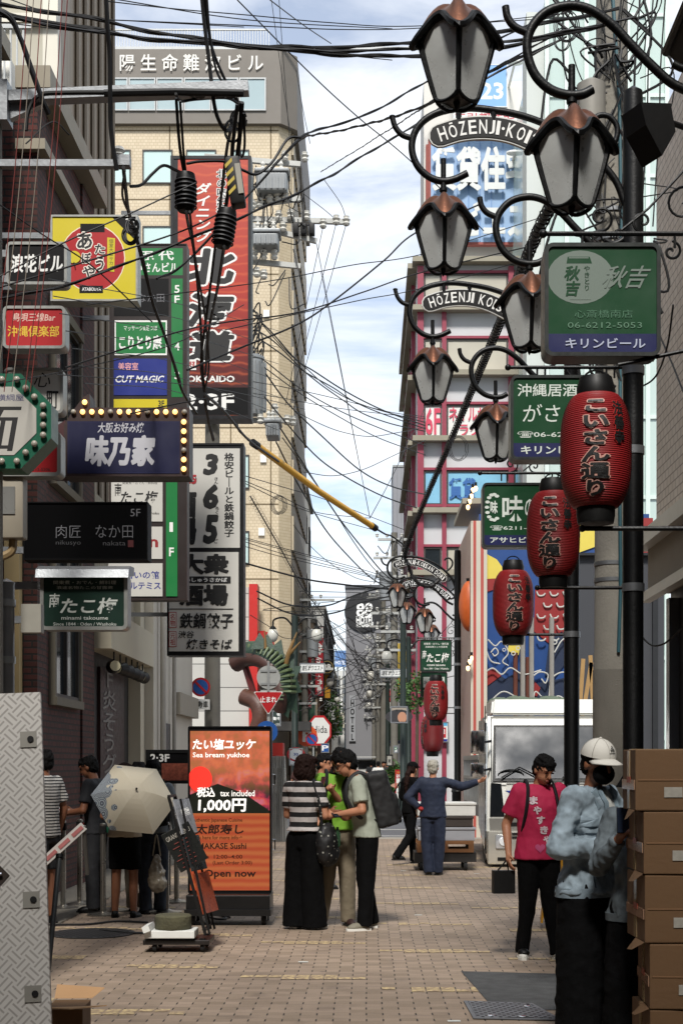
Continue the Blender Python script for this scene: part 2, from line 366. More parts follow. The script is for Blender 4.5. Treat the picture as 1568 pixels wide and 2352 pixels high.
def Hz(py,Z): return CH+(HY-py)*Z/F
# tall beige tiled block across the junction
tb=thing('office_tower','tall beige tiled block with grey top storey and white raised lettering','office building',(-10,58,0))
lx=lambda px,Z=56:Xz(px,Z)+10
beige=brickmat('#c3b499','#bbab8f','#a5957a',.15,.12,.009,.55,.5,.12,.2); top=mat('#6a645c',.6,0,.12,1); side=ribmat('#b5a88f',.9,.3,.5,.6,'u',.2,'#4a463e')
H=Hz(120,56); hb=Hz(290,56)
def foot(z0,z1,grow=0): return [(-22,-2-grow,z0),(lx(640)+grow*.4,-2-grow,z0),(7.0+grow,-1.54-grow*.4,z0),(7.0+grow,11,z0),(-22,11,z0)]
M().prism(foot(5.2,0),(0,0,hb-5.2)).out('wall',beige,tb,False)
M().prism(foot(hb,0,.25),(0,0,H-hb)).out('top_storey',top,tb,False)
M().prism([(-22,-1.2,0),(6.2,-1.2,0),(6.2,11,0),(-22,11,0)],(0,0,5.2)).out('ground_storey',mat('#6f6a60',.6,0,.2,1),tb,False)
b=M()
for i in range(11):
    z=5.6+i*2.25; b.prism([(7.01,-1.3,z),(7.09,-1.3,z),(7.09,10.9,z+.01),(7.01,10.9,z+.01)],(0,0,1.35))
b.out('louvre_panel',side,tb,False)
zz=Hz(170,56); link('lettering',fit('太 陽 生 命 難 波 ビ ル',lx(228),Hz(172,56),lx(606),Hz(133,56),-2.32,.012),mat('#cfcdc6',.5,0,.05),tb)
b=M(); b.box((lx(420),-2.2,H+.05),(22,.1,.1)); b.box((lx(420),-2.2,H+.78),(lx(615)-lx(225)+0,.06,.06))
for i in range(64): b.box((lx(228+i*6.2),-2.2,H+.4),(.03,.03,.75))
b.out('railing',ALU,tb,False)
for i in range(6): pane(tb,lx(236+i*63),lx(236+i*63+61),Hz(262,56),Hz(187,56),-2.25,ALU,GLASS)
for r_,y in enumerate((345,520,695,870,1045,1220,1395)):
    for x in (232,328,428,535): pane(tb,lx(x),lx(x+(69 if x<500 else 38)),Hz(y+78,56),Hz(y,56),-2.0,DARKF,GLASSP if r_!=2 else GLASS)
for x,y in ((612,722),(604,888),(605,1054),(601,1222)): M().box((lx(x),-2.04,Hz(y,56)),(.24,.1,.3)).out('vent_cover',WHITE,tb,False)
b=M()
for py in (300,458,630,806,982,1158,1330): b.box((-4,-2.0,Hz(py,56)),(2*(lx(640)+4),.02,.05))
for px in (255,390,530,622): b.box((lx(px),-2.0,(hb+5.2)/2),(.05,.02,hb-5.2))
b.out('joint_trim',mat('#6c5d43',.7,0,.1),tb,False)
# red and white corner building with billboards on its roof
rb=thing('commercial_building','narrow white building with red pilasters and red framed windows','building',(6,58,0))
rx=lambda px,Z=56:Xz(px,Z)-6
LAV=mat('#bdbdbf',.55,0,.1,.7); REDP=mat('#8a3345',.45,0,.12,2); CRN=mat('#8e8878',.7,0,.15,2)
xl,xr=rx(958),rx(1235); hr=Hz(600,56)
M().box(((xl+xr)/2,6,hr/2),(xr-xl,16,hr)).out('wall',LAV,rb,False)
b=M()
for y in (604,714,862,1012,1176,1318): 
    b.box(((xl+xr)/2,-2.15,Hz(y,56)),(xr-xl+.4,.7,.2)); b.box((xl-.12,6,Hz(y,56)),(.5,15.4,.2))
b.out('cornice',CRN,rb,False)
b=M()
for x0,x1 in ((958,972),(1014,1024),(1166,1178),(1212,1222)): b.box((rx((x0+x1)/2),-2.1,hr/2-.1),((x1-x0)*k,.2,hr-.3))
for zc in range(6): b.box((xl-.06,.5+zc*2.4,hr/2),(.2,.35,hr-.3))
for y in (626,708,776,857,927,1008,1078,1162,1254,1313): b.box(((xl+xr)/2,-2.06,Hz(y,56)),(xr-xl,.12,.1))
b.out('red_trim',REDP,rb,False)
BLIND=mat('#b3aea0',.4,0,.2,.8)
for i,(y0,y1) in enumerate(((630,705),(780,855),(931,1006),(1082,1160),(1258,1312))):
    for x0,x1 in ((973,1013),(1025,1165),(1179,1212)):
        pane(rb,rx(x0),rx(x1),Hz(y1,56),Hz(y0,56),-2.0,DARKF,(WHITE if i==2 else mat('#7fb4cf',.3,0,.1) if i==3 else BLIND if x0>1000 else GLASSD if i==4 else BLIND),fw=.06)
PINK=mat('#c23a55',.5,0,0); BLUEL=mat('#2d5f9e',.5,0,0)
link('lettering',fit('6F',rx(976),Hz(1000,56),rx(1011),Hz(937,56),-2.08,.02),PINK,rb)
link('lettering',fit('ネイルサロン',rx(1030),Hz(968,56),rx(1160),Hz(936,56),-2.08,.02),PINK,rb)
link('lettering',fit('ラクシア',rx(1055),Hz(1002,56),rx(1150),Hz(974,56),-2.08,.02),PINK,rb)
link('lettering',fit('賃貸',rx(1030),Hz(1148,56),rx(1092),Hz(1098,56),-2.08,.03),BLUEL,rb)
tw=thing('roof_tower','pale rooftop tower carrying the blue billboards above the red and white building','tower',(6,58,hr))
M().box((rx(1095),2,(Hz(125,56)-hr)/2),(rx(1212)-rx(978),3.6,Hz(125,56)-hr)).out('wall',mat('#c9c6bf',.6,0,.08,.6),tw,False)
for px in (985,1205): M().box((rx(px),-.25,(Hz(320,56)-hr)/2+.5),(.12,.3,Hz(320,56)-hr)).out('frame_post',mat('#8a4a42',.7,.2,.3,4),tw,False)
for px,py in ((1180,140),(1180,350),(1050,128)): M().tube([(rx(px),.3,Hz(py,56)-hr),(rx(px)+.1,-1.2,Hz(py,56)-hr+.3)],.05,6).ell((rx(px)+.1,-1.3,Hz(py,56)-hr+.28),(.35,.2,.1)).out('spotlight',WHITE,tw)
SGB=mat('#88a4c4',.5,0,.14,1.2); SGW=mat('#cbcdca',.55,0,.06)
s=Sign('billboard','blue rooftop billboard with raised white characters, rust red edges','billboard',983,318,1220,562,57.5,SGB,mat('#8a4a42',.7,.2,.3,4),.25,.1)
b=M()
for i in range(9): b.box((s.X(.06+i*.11),-.01,0),(.05,.03,s.H*.94))
b.out('panel_seam',mat('#6f8fb8',.5,0,.1),s.root,False)
for t,u0,v0,u1,v1 in (('賃貸住宅',.03,.1,.97,.52),('ナビエス',.06,.62,.97,.95)):
    s.y=-.25
    for dy in range(3): s.T(t,u0,v0,u1,v1,SGW,.04); s.y+=-.02
s=Sign('billboard','square pale blue rooftop billboard with white number 123','billboard',1078,148,1164,246,57.0,mat('#6f9cd0',.5,0,.05),SGW,.2,.03)
s.T('123',.08,.42,.9,.82,SGW,.03)
s=Sign('rooftop_banner','white banner strip with red characters high on the pale tower','banner',1040,256,1212,284,56.8,SGW,SGW,.1,.01)
s.T('三引都住宅一',.02,.1,.98,.9,mat('#b0404a',.5,0,0),.02)
# mint glass tower
gt=thing('glass_tower','pale mint glass tower with thin white mullions rising out of view','tower',(8,52,0))
gx=lambda px:Xz(px,46)-8
M().box(((gx(1262)+gx(1530))/2,0,13.5),(gx(1530)-gx(1262),11.9,27)).out('glass_wall',mat('#b3c4bd',.16,0,.08,.3,0,40,0,.8),gt,False)
b=M()
for px in (1255,1300,1345,1392,1440,1486,1530): b.box((gx(px),-6.0,13.5),(.14,.16,27))
for i in range(10): b.box(((gx(1262)+gx(1530))/2,-5.98,2.4+i*2.6),(gx(1530)-gx(1262),.08,.12))
b.out('mullion',mat('#c6d2cc',.4,0,.05),gt,False)
M().box((gx(1234),-5.2,13),(gx(1258)-gx(1210),1.2,26)).out('side_core',mat('#b9beb9',.6,0,.1,.8),gt,False)
# ---------- left side of the street
BR=brickmat('#4a2018','#38160f','#1a1411',.21,.075,.012,.8,.5,.35,.8); CREAM=mat('#a49c86',.7,0,.2,1.5); BRD=brickmat('#4c261b','#3a1c14','#221a16',.21,.075,.012,.8,.5,.35,.8)
lb=thing('brick_building','dark red brick corner building with cream window surrounds behind the signs','building',(-6.5,17.5,0))
def bx(b,x0,x1,z0,z1,h0,h1,o=(-6.5,17.5)): return b.box(((x0+x1)/2-o[0],(z0+z1)/2-o[1],(h0+h1)/2),(x1-x0,z1-z0,h1-h0))
b=M(); bx(b,-9.5,-4.1,16.3,19.7,0,9.3); bx(b,-4.1,-3.77,16.3,16.75,0,9.3); bx(b,-4.1,-3.77,18.9,19.7,0,9.3); bx(b,-4.1,-3.8,16.75,18.9,0,9.3)
bx(b,-9.5,-4.25,-14,16.3,0,9.6); b.out('wall',BR,lb,False)
b=M(); bx(b,-4.0,-3.6,16.2,19.75,9.3,9.55); bx(b,-4.0,-3.66,16.2,19.75,8.6,8.72); bx(b,-4.3,-4.05,-14,16.2,9.6,9.8); b.out('parapet_cap',mat('#857d6c',.6,.1,.15,2),lb,False)
b=M()
for h0,h1 in ((2.4,4.6),(5.05,7.1)): bx(b,-3.8,-3.72,17.02,17.1,h0,h1); bx(b,-3.8,-3.72,18.58,18.66,h0,h1); bx(b,-3.8,-3.7,17.02,18.66,h0-.1,h0); bx(b,-3.8,-3.7,17.02,18.66,h1,h1+.12)
b.out('window_surround',mat('#5f594c',.7,0,.2,1.5),lb,False)
for h0,h1 in ((2.4,4.6),(5.05,7.1)): pane(lb,-.4,1.08,h0,h1,2.68,DARKF,GLASSD,'x',.05,1,1)
bx(M(),-4.1,-3.93,16.1,16.25,.0,5.1).out('downpipe_cover',mat('#a8946a',.6,0,.15,2),lb,False)
b=M().tube([(-4.18+6.5,15.2-17.5,z) for z in (0,9.6)],.05).tube([(-4.18+6.5,13.4-17.5,z) for z in (2,9.6)],.035); b.out('downpipe',mat('#8f8d86',.4,.5,.2,5),lb)
RIB=ribmat('#928471',.1,.34,.5,.5,'u',.8)
sb=thing('clad_building','tall building clad in ribbed tan metal above the brick roof','building',(-7,21.5,0))
o=(-7,21.5)
bx(bx(M(),-9.5,-4.15,20.2,23.2,4.6,22,o),-9.5,-4.15,19.0,20.2,9.3,22,o).out('wall',RIB,sb,False)
bx(M(),-9.5,-4.3,18.9,19.0,9.3,22,o).out('end_wall',mat('#a9a493',.6,0,.12,1),sb,False)
b=M(); bx(b,-4.3,-4.1,18.9,19.1,9.3,22,o)
for h in (11.4,): bx(b,-9.5,-4.1,18.8,18.9,h,h+.12,o)
for x in (-5.2,-6,-6.8): bx(b,x,x+.08,18.84,18.9,9.3,22,o)
b.out('corner_trim',mat('#bdb9ac',.5,.2,.1,2),sb,False)
b=M()
for zt in range(6): b.tube([(-4.12+7,20.25+zt*.58-21.5,4.6),(-4.12+7,20.25+zt*.58-21.5,22)],.03,4)
b.out('seam',mat('#6a5f50',.5,.3,.1),sb,False)
# shop storey under the ribbed wall
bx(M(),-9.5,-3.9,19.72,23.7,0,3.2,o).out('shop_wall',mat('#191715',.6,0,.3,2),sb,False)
bx(M(),-9.5,-3.8,19.9,23.7,3.75,5.4,o).out('upper_sheet',ribmat('#8d8675',.13,.2,.5,.5,'u',.8),sb,False)
bx(M(),-9.5,-3.55,19.8,23.72,3.2,3.75,o).out('fascia',mat('#b2ab97',.6,0,.12,1.5),sb,False)
b=M(); bx(b,-3.9,-3.7,23.3,23.7,0,5.4,o); b.out('end_pillar',mat('#b9b29f',.6,0,.12,1.5),sb,False)
bx(M(),-3.9,-3.85,20.6,22.6,1.1,3.0,o).out('shop_banner',mat('#26100f',.5,0,.3,3),sb,False)
me=fit(vert('F炎そうグこ'),-.8,1.15,.35,2.95,0,.01)
for v in me.vertices: v.co=Vector((-3.84+7,v.co.x,v.co.z))
link('lettering',me,mat('#6d6a66',.6,0,0),sb)
for i in range(6):
    sp=thing('spotlight','black spotlight on the rail under the beige shop fascia','spotlight',(-3.62,20.4+i*.52,3.05),R(random.uniform(-25,25)),'row of spotlights under the shop fascia')
    M().lathe([(.03,-.08),(.07,-.07),(.085,.05),(.1,.12)],14,(0,0,-.06),'y').out('lamp_body',BLACK,sp); M().cyl((0,0,0),(0,0,.16),.012).out('bracket',BLACK,sp)
    M().lathe([(.0,.1),(.075,.1),(.075,.105),(0,.105)],14,(0,-.235,-.06),'y').out('lens',mat('#cfc8a8',.2,0,.05),sp)
pb=thing('plaster_building','narrow white plaster building beyond the ribbed shop with outside pipes','building',(-5.5,25,0))
o=(-5.5,25)
bx(M(),-8,-3.55,23.72,29,0,6.2,o).out('wall',mat('#b7b2a6',.8,0,.12,1.2,.3,15),pb,False)
bx(M(),-3.55,-3.5,24.6,25.4,0,2.3,o).out('door',mat('#2b2a2a',.4,.2,.2,3),pb,False)
b=M().tube([(-3.46+5.5,24.2-25,0),(-3.46+5.5,24.2-25,5.6),(-3.6+5.5,24.2-25,5.9)],.05).tube([(-3.46+5.5,25.6-25,0),(-3.46+5.5,25.6-25,4.6)],.035); b.out('drainpipe',mat('#8e8a82',.5,.2,.15,4),pb)
bx(M(),-3.52,-3.4,26,28.8,2.5,2.9,o).out('door_canopy',mat('#8d877a',.6,0,.15,2),pb,False); bx(M(),-8,-3.4,23.7,29.05,6.2,6.4,o).out('roof_trim',mat('#8d877a',.6,0,.15,2),pb,False)
# panelled red-trimmed shop on the far corner, with its dragon
rs=thing('noodle_shop','shop on the far corner clad in pale panels with a red corner post','building',(-5,55,0))
cb=brickmat('#b9b6ae','#aeaba4','#5e5c58',2.2,.9,.02,.5,0,.08,.2)
M().box((Xz(480,54)+5,0,Hz(1345,54)/2),(Xz(572,54)-Xz(380,54),1.0,Hz(1345,54))).out('wall',cb,rs,False)
M().box((Xz(581,54)+5,-.3,Hz(1340,54)/2),(.32,1.1,Hz(1340,54))).out('red_post',mat('#b3231d',.4,0,.1,2),rs,False)
M().prism([(Xz(590,54)+5,-.4,Hz(1495,54)),(Xz(628,54)+5,-.4,Hz(1495,54)),(Xz(626,54)+5,-.4,Hz(1470,54)),(Xz(618,54)+5,-.4,Hz(1452,54)),(Xz(604,54)+5,-.4,Hz(1445,54)),(Xz(590,54)+5,-.4,Hz(1446,54))],(0,.4,0)).out('red_bracket',mat('#a51d1a',.4,0,.1,2),rs,False)
M().box((Xz(650,55)+5,.6,Hz(1668,55)),(Xz(715,55)-Xz(590,55),1.6,.35)).out('awning',mat('#3c3a37',.7,0,.2,2),rs,False)
# right near shops
r1=thing('tiled_building','pale pinkish tiled building close on the right with a sloping white gutter','building',(5,9,0))
o=(5,9)
bx(M(),3.05,8,-14,15,3.9,8.3,o).out('wall',brickmat('#c9beb2','#c0b4a7','#8d8176',.16,.09,.008,.6,.5,.1,.2),r1,False)
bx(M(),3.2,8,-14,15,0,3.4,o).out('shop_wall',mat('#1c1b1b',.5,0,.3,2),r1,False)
bx(M(),2.98,8,-12,15.1,3.4,3.9,o).out('fascia',mat('#8f8677',.7,0,.15,1.5),r1,False)
b=M(); bx(b,2.86,3.05,-12,15.2,3.86,4.02,o); bx(b,2.9,3.0,-12,15.1,3.3,3.4,o); b.out('gutter',mat('#b7b5ae',.4,.2,.1,3),r1,False)
b=M(); bx(b,3.1,3.2,14.6,14.75,0,3.3,o); bx(b,3.1,3.2,13.6,13.68,0,3.3,o); bx(b,3.1,3.2,12.6,12.68,0,3.3,o); b.out('shutter_frame',mat('#6a6d72',.35,.6,.2,3),r1,False)
hd=thing('hoarding','dark slate grey hoarding wall behind the parked truck','hoarding',(4.2,27.6,0))
M().box((Xz(1420,27.5)-4.2,0,Hz(1277,27.5)/2),(Xz(1520,27.5)-Xz(1312,27.5),.2,Hz(1277,27.5))).out('panel',mat('#33353a',.6,0,.12,.7),hd,False)
b=M().box((Xz(1420,27.5)-4.2,-.08,Hz(1277,27.5)+.02),(Xz(1520,27.5)-Xz(1312,27.5)+.06,.3,.05)).box((Xz(1502,27.5)-4.2,-.14,Hz(1277,27.5)/2),(.1,.1,Hz(1277,27.5))); b.out('edge_trim',mat('#1f2124',.5,.2,.1),hd,False)
# ---------- buildings along the far street
far=[('orange_block',-5.2,-3.15,71,80,15.6,'#cfc9bb','white block with an orange stripe beyond the beige tower'),
('far_house',-5,-3.0,80,96,9.5,'#a08d78','brown tiled block left of the far street'),('far_house',-6,-2.9,96,125,12,'#8b8a86','grey block further down the left of the far street'),
('far_house',-6,-3.4,125,170,11,'#a9a79f','pale block near the far left end of the street'),
('far_house',2.0,6,74,84,11.5,'#9a9284','beige block behind the red and white building'),('far_house',2.2,7,84,100,8.5,'#b6ae9c','cream shop building on the right of the far street'),
('far_house',2.3,8,100,128,13,'#85817a','brownish grey block on the right of the far street'),('far_house',2.6,8,128,175,10,'#aaa69c','pale low block toward the right end of the far street')]
for n,x0,x1,y0,y1,h,c,l in far:
    t=thing('apartment_block' if n=='far_house' else 'striped_block',l,'building',((x0+x1)/2,(y0+y1)/2,0)); cx,cy=(x0+x1)/2,(y0+y1)/2
    M().box((0,0,h/2),(x1-x0,y1-y0,h)).out('wall',mat(c,.7,0,.15,.8),t,False)
    M().box((0,0,h+.1),(x1-x0+.3,y1-y0+.1,.2)).out('roof',mat('#6b6862',.8,0,.2,1),t,False)
    xs=(x1-x0)/2*(1 if x0<0 else -1)
    nw=max(2,int((y1-y0)/3.2)); nf=int(h/3)
    for i in range(nw):
        for f in range(nf):
            y=-(y1-y0)/2+(i+.5)*(y1-y0)/nw; pane(t,y-.7,y+.7,f*3+1.0,f*3+2.4,xs,DARKF,GLASSD if (i+f)%3 else GLASS,'x',.06,1 if x0<0 else -1)
    for f in range(nf): pane(t,-.6,.6,f*3+1.0,f*3+2.4,-(y1-y0)/2,DARKF,GLASSD)
    if n!='far_house': M().box((.55,-(y1-y0)/2-.03,10.8),(.75,.06,8)).out('orange_stripe',mat('#d08b25',.5,0,.05),t,False)
hz=thing('hotel','grey hotel block closing the far street with a round black sign','hotel',(0,118,0))
M().box(((Xz(794,112)+Xz(905,112))/2,0,Hz(1350,112)/2),(Xz(905,112)-Xz(794,112),11.9,Hz(1350,112))).out('wall',mat('#77777a',.6,0,.1,.5),hz,False)
M().box(((Xz(794,112)+Xz(905,112))/2,0,Hz(1350,112)+.1),(Xz(905,112)-Xz(790,112),12.2,.25)).out('roof_edge',mat('#44464a',.6,0,.1),hz,False)
M().lathe([(0,-6.12),(1.55,-6.12),(1.55,-6),(0,-6)],36,(Xz(836,112),0,Hz(1406,112)),'y').out('round_sign',mat('#19191b',.5,0,.1),hz,False)
for t,z0,z1,x0,x1 in (('88',1385,1412,818,856),('HOTEL',1416,1427,818,858),('SHINSAIBASHI',1430,1435,818,858)):
    link('lettering',fit(t,Xz(x0,112),Hz(z1+6,112),Xz(x1,112),Hz(z0,112),-6.16,.03),TX_W,hz)
M().box((Xz(809,112),-6.08,Hz(1650,112)),(.5,.1,3.6)).out('upright_sign',mat('#8f9194',.5,0,.1),hz,False)
link('lettering',fit(vert('HOTEL'),Xz(804,112),Hz(1700,112),Xz(814,112),Hz(1608,112),-6.15,.03),TX_K,hz)
for i in range(5):
    for j in range(3): pane(hz,Xz(862,112)+j*.55,Xz(862,112)+.4+j*.55,3+i*2.3,4.2+i*2.3,-5.95,DARKF,GLASSD)
for x0,x1,Z,y,c,l in ((700,800,200,1545,'#b9b9b4','white low block closing the street far off left of the hotel'),(640,720,260,1500,'#a7a49c','distant tan block over the far roofs'),(880,1010,230,1440,'#8f8d88','distant grey block behind the pole clutter right of the hotel')):
    t=thing('distant_block',l,'building',(Xz((x0+x1)/2,Z),Z,0)); M().box((0,0,Hz(y,Z)/2),((x1-x0)*Z/F,9,Hz(y,Z))).out('wall',mat(c,.7,0,.12,.3),t,False)
    b=M()
    for i in range(7): b.box((((x1-x0)*Z/F)*(-.42+i*.14),-4.55,Hz(y,Z)*.6),(.5,.12,Hz(y,Z)*.7))
    b.out('window_strip',GLASSD,t,False)
s=Sign('billboard','small blue billboard far down the street left of the hotel','billboard',768,1494,796,1532,160,mat('#5477a8',.5,0,.1),mat('#6f86a5',.5,0,.1),.2,.08); s.T('HOTEL',.1,.62,.9,.85,TX_W)
b=M()
for px in (775,789): b.box((Xz(px,160)-s.root.location.x,.3,-5),(.15,.15,9))
b.out('support',STEEL,s.root,False)
gy=thing('grey_block','plain grey ribbed block peeping out left of the red and white building','building',(Xz(932,85),88,0))
M().box((0,0,Hz(1072,85)/2),(1.5,5.9,Hz(1072,85))).out('wall',ribmat('#84858a',.25,.15,.8,.6,'u',.3),gy,False); M().box((0,0,Hz(1072,85)+.05),(1.6,6,.12)).out('roof_edge',ALU,gy,False)
# pink and cream restaurant with clay roof
tr=thing('tile_roof_house','low restaurant with a red clay tile roof and half-timbered front','restaurant',(-3.1,74,0))
M().box((0,0,2.6),(1.5,7,5.2)).out('wall',mat('#b9a98f',.7,0,.15,1.2),tr,False)
M().prism([(-.9,-3.8,5.1),(1.0,-3.8,5.1),(-.9,-3.8,8.2)],(0,7.5,0)).out('roof',ribmat('#a4553c',.24,.4,.55,.7,'u',1.0),tr,False)
b=M()
for x in (-.7,0,.7): b.box((x,-3.54,2.6),(.09,.06,5.1))
for z in (.8,2.3,3.8,5.0): b.box((0,-3.54,z),(1.5,.05,.09))
for y in (-3.3,-1.5,.5,2.5): b.box((.77,y,2.6),(.06,.12,5.1))
b.out('timber',mat('#4a3328',.7,0,.2,3),tr,False)

bk=thing('shade_building','tall grey unseen building added behind the viewpoint to shade the near lane','building',(0,-15,0)); M().box((0,-3,13),(30,6,26)).out('wall',mat('#6f6a63',.8,0,.15,.6),bk,False)  # added out of view, placed close and tall to cast shade on the near lane
for i in range(5):
    for j in range(6): pane(bk,-5+i*2.2,-3.6+i*2.2,2+j*3.6,4+j*3.6,0,DARKF,GLASSD,'y',.06,1)
bl=thing('balcony_rail','grey balcony railing with an air conditioner on the brick roof at the top left','railing',(-4.6,17.0,9.5)); b=M()
for i in range(15): b.box((-.55+i*.075,0,.45),(.02,.02,.85))
b.box((0,0,.9),(1.2,.05,.05)); b.box((0,0,.05),(1.2,.05,.05)); b.out('rail',ALU,bl,False)
M().box((-.1,.5,.38),(.75,.3,.62),None,.02).out('air_conditioner',mat('#b5b3aa',.5,.1,.1,4),bl); M().lathe([(0,-.01),(.22,-.01),(.23,.0)],20,(-.1,.34,.4),'y').out('fan_grille',mat('#4c4c4a',.5,.1,.2,5),bl)
# ---------- iron street lamps with name board, two hanging lanterns-lamps each; sign and paper lantern hang from them
COPPER=mat('#6e4632',.4,.7,.4,7,.2,50); FROST=mat('#c6c8c5',.3,0,.25,4,.1,30,0,.5,.25); PAPER=mat('#7c0d10',.55,0,.12,2.5)
kB=10.7/F
def q(px,py): return Vector(((px-1455)*kB,0,CH+(HY-py)*kB))
def qs(pts,n=6): return smooth([q(*p) for p in pts],n)
def lamp_head(par,c,s=1):
    """four-sided street lamp seen on its corner; c: top of the roof"""
    h=M().tube([(0,0,.19),(0,0,.05)],.022,10); h.tube([(0,0,.06),(0,0,.03)],.034,10); h.tube([(0,0,.12),(0,0,.10)],.03,10)
    th=[R(-90+90*i) for i in range(4)]; q4=math.pi/2
    Rr=lambda t:.205-.085*t**1.15   # corner radius down the body
    zz=lambda t:-.145-.32*t
    body=[]
    for a in th: h.tube([(Rr(t)*math.cos(a),Rr(t)*math.sin(a),zz(t)) for t in (0,.15,.3,.5,.7,.85,1)],[.019,.018,.017,.016,.015,.015,.013],6)
    for i in range(4):
        a,bb=th[i],th[i]+q4
        A=Vector((math.cos(a),math.sin(a),0)); B=Vector((math.cos(bb),math.sin(bb),0))
        # scalloped foot and arched head of each side
        h.tube([A.lerp(B,u)*Rr(1)+Vector((0,0,zz(1)-.035*math.sin(math.pi*u)**.6)) for u in [j/8 for j in range(9)]],.012,6)
        h.tube([A.lerp(B,u)*Rr(0)*1.01+Vector((0,0,zz(0)-.02+.1*math.sin(math.pi*u)**.6)) for u in [j/8 for j in range(9)]],.015,6)
    h.box((0,0,zz(1)-.01),(.13,.13,.02),Matrix.Rotation(R(45),3,'Z').to_euler()); h.lathe([(0,zz(1)-.08),(.012,zz(1)-.06),(.02,zz(1)-.02),(0,zz(1))],8)
    head=h.out('lamp_head',IRON,par,True,c)
    for i in range(4):
        a,bb=th[i],th[i]+q4; A=Vector((math.cos(a),math.sin(a),0)); B=Vector((math.cos(bb),math.sin(bb),0)); g=M(); rows=[]
        for t in (0,.2,.4,.6,.8,1):
            rows.append([g.b.verts.new((A.lerp(B,u)*(Rr(t)-.008)+Vector((0,0,zz(t)+(.09*math.sin(math.pi*u)**.6 if t==0 else -.025*math.sin(math.pi*u) if t==1 else 0))))) for u in (0,.2,.4,.6,.8,1)])
        for r0,r1 in zip(rows,rows[1:]):
            for j in range(5): g.b.faces.new((r0[j],r0[j+1],r1[j+1],r1[j]))
        g.out('glass_pane',FROST,head)
    r=M(); n=64; T=8; rings=[]
    for t in range(T+1):
        u=t/T; ring=[]
        for j in range(n):
            a=2*math.pi*j/n-q4; w=(.5+.5*math.cos(4*a+4*q4))**1.6; er=.152+.1*w; rad=.022+(er-.022)*u
            z=.06-(1-w)*.105*u**1.3-w*(.235*u**1.8-.03*math.sin(math.pi*u)*1.2)
            ring.append(r.b.verts.new((rad*math.cos(a),rad*math.sin(a),z)))
        rings.append(ring)
    for A,B in zip(rings,rings[1:]):
        for j in range(n): r.b.faces.new((A[j],A[(j+1)%n],B[(j+1)%n],B[j]))
    eave=[v.co.copy() for v in rings[-1]]; r.out('roof',COPPER,head)
    M().tube(eave,.019,6,closed=True).out('roof_edge',IRON,head)
    if s!=1: head.scale=(s,s,s)
    return head
def scroll(c,r,turns,a0,sg=1,n=26):
    """flat spiral in the lamp's plane ending at radius r"""
    return [(c[0]+r*(i/n)*math.cos(a0+sg*2*math.pi*turns*(1-i/n)),0,c[1]+r*(i/n)*math.sin(a0+sg*2*math.pi*turns*(1-i/n))) for i in range(2,n+1)]
GTXT='HŌZENJI·KOISAN DŌRI'
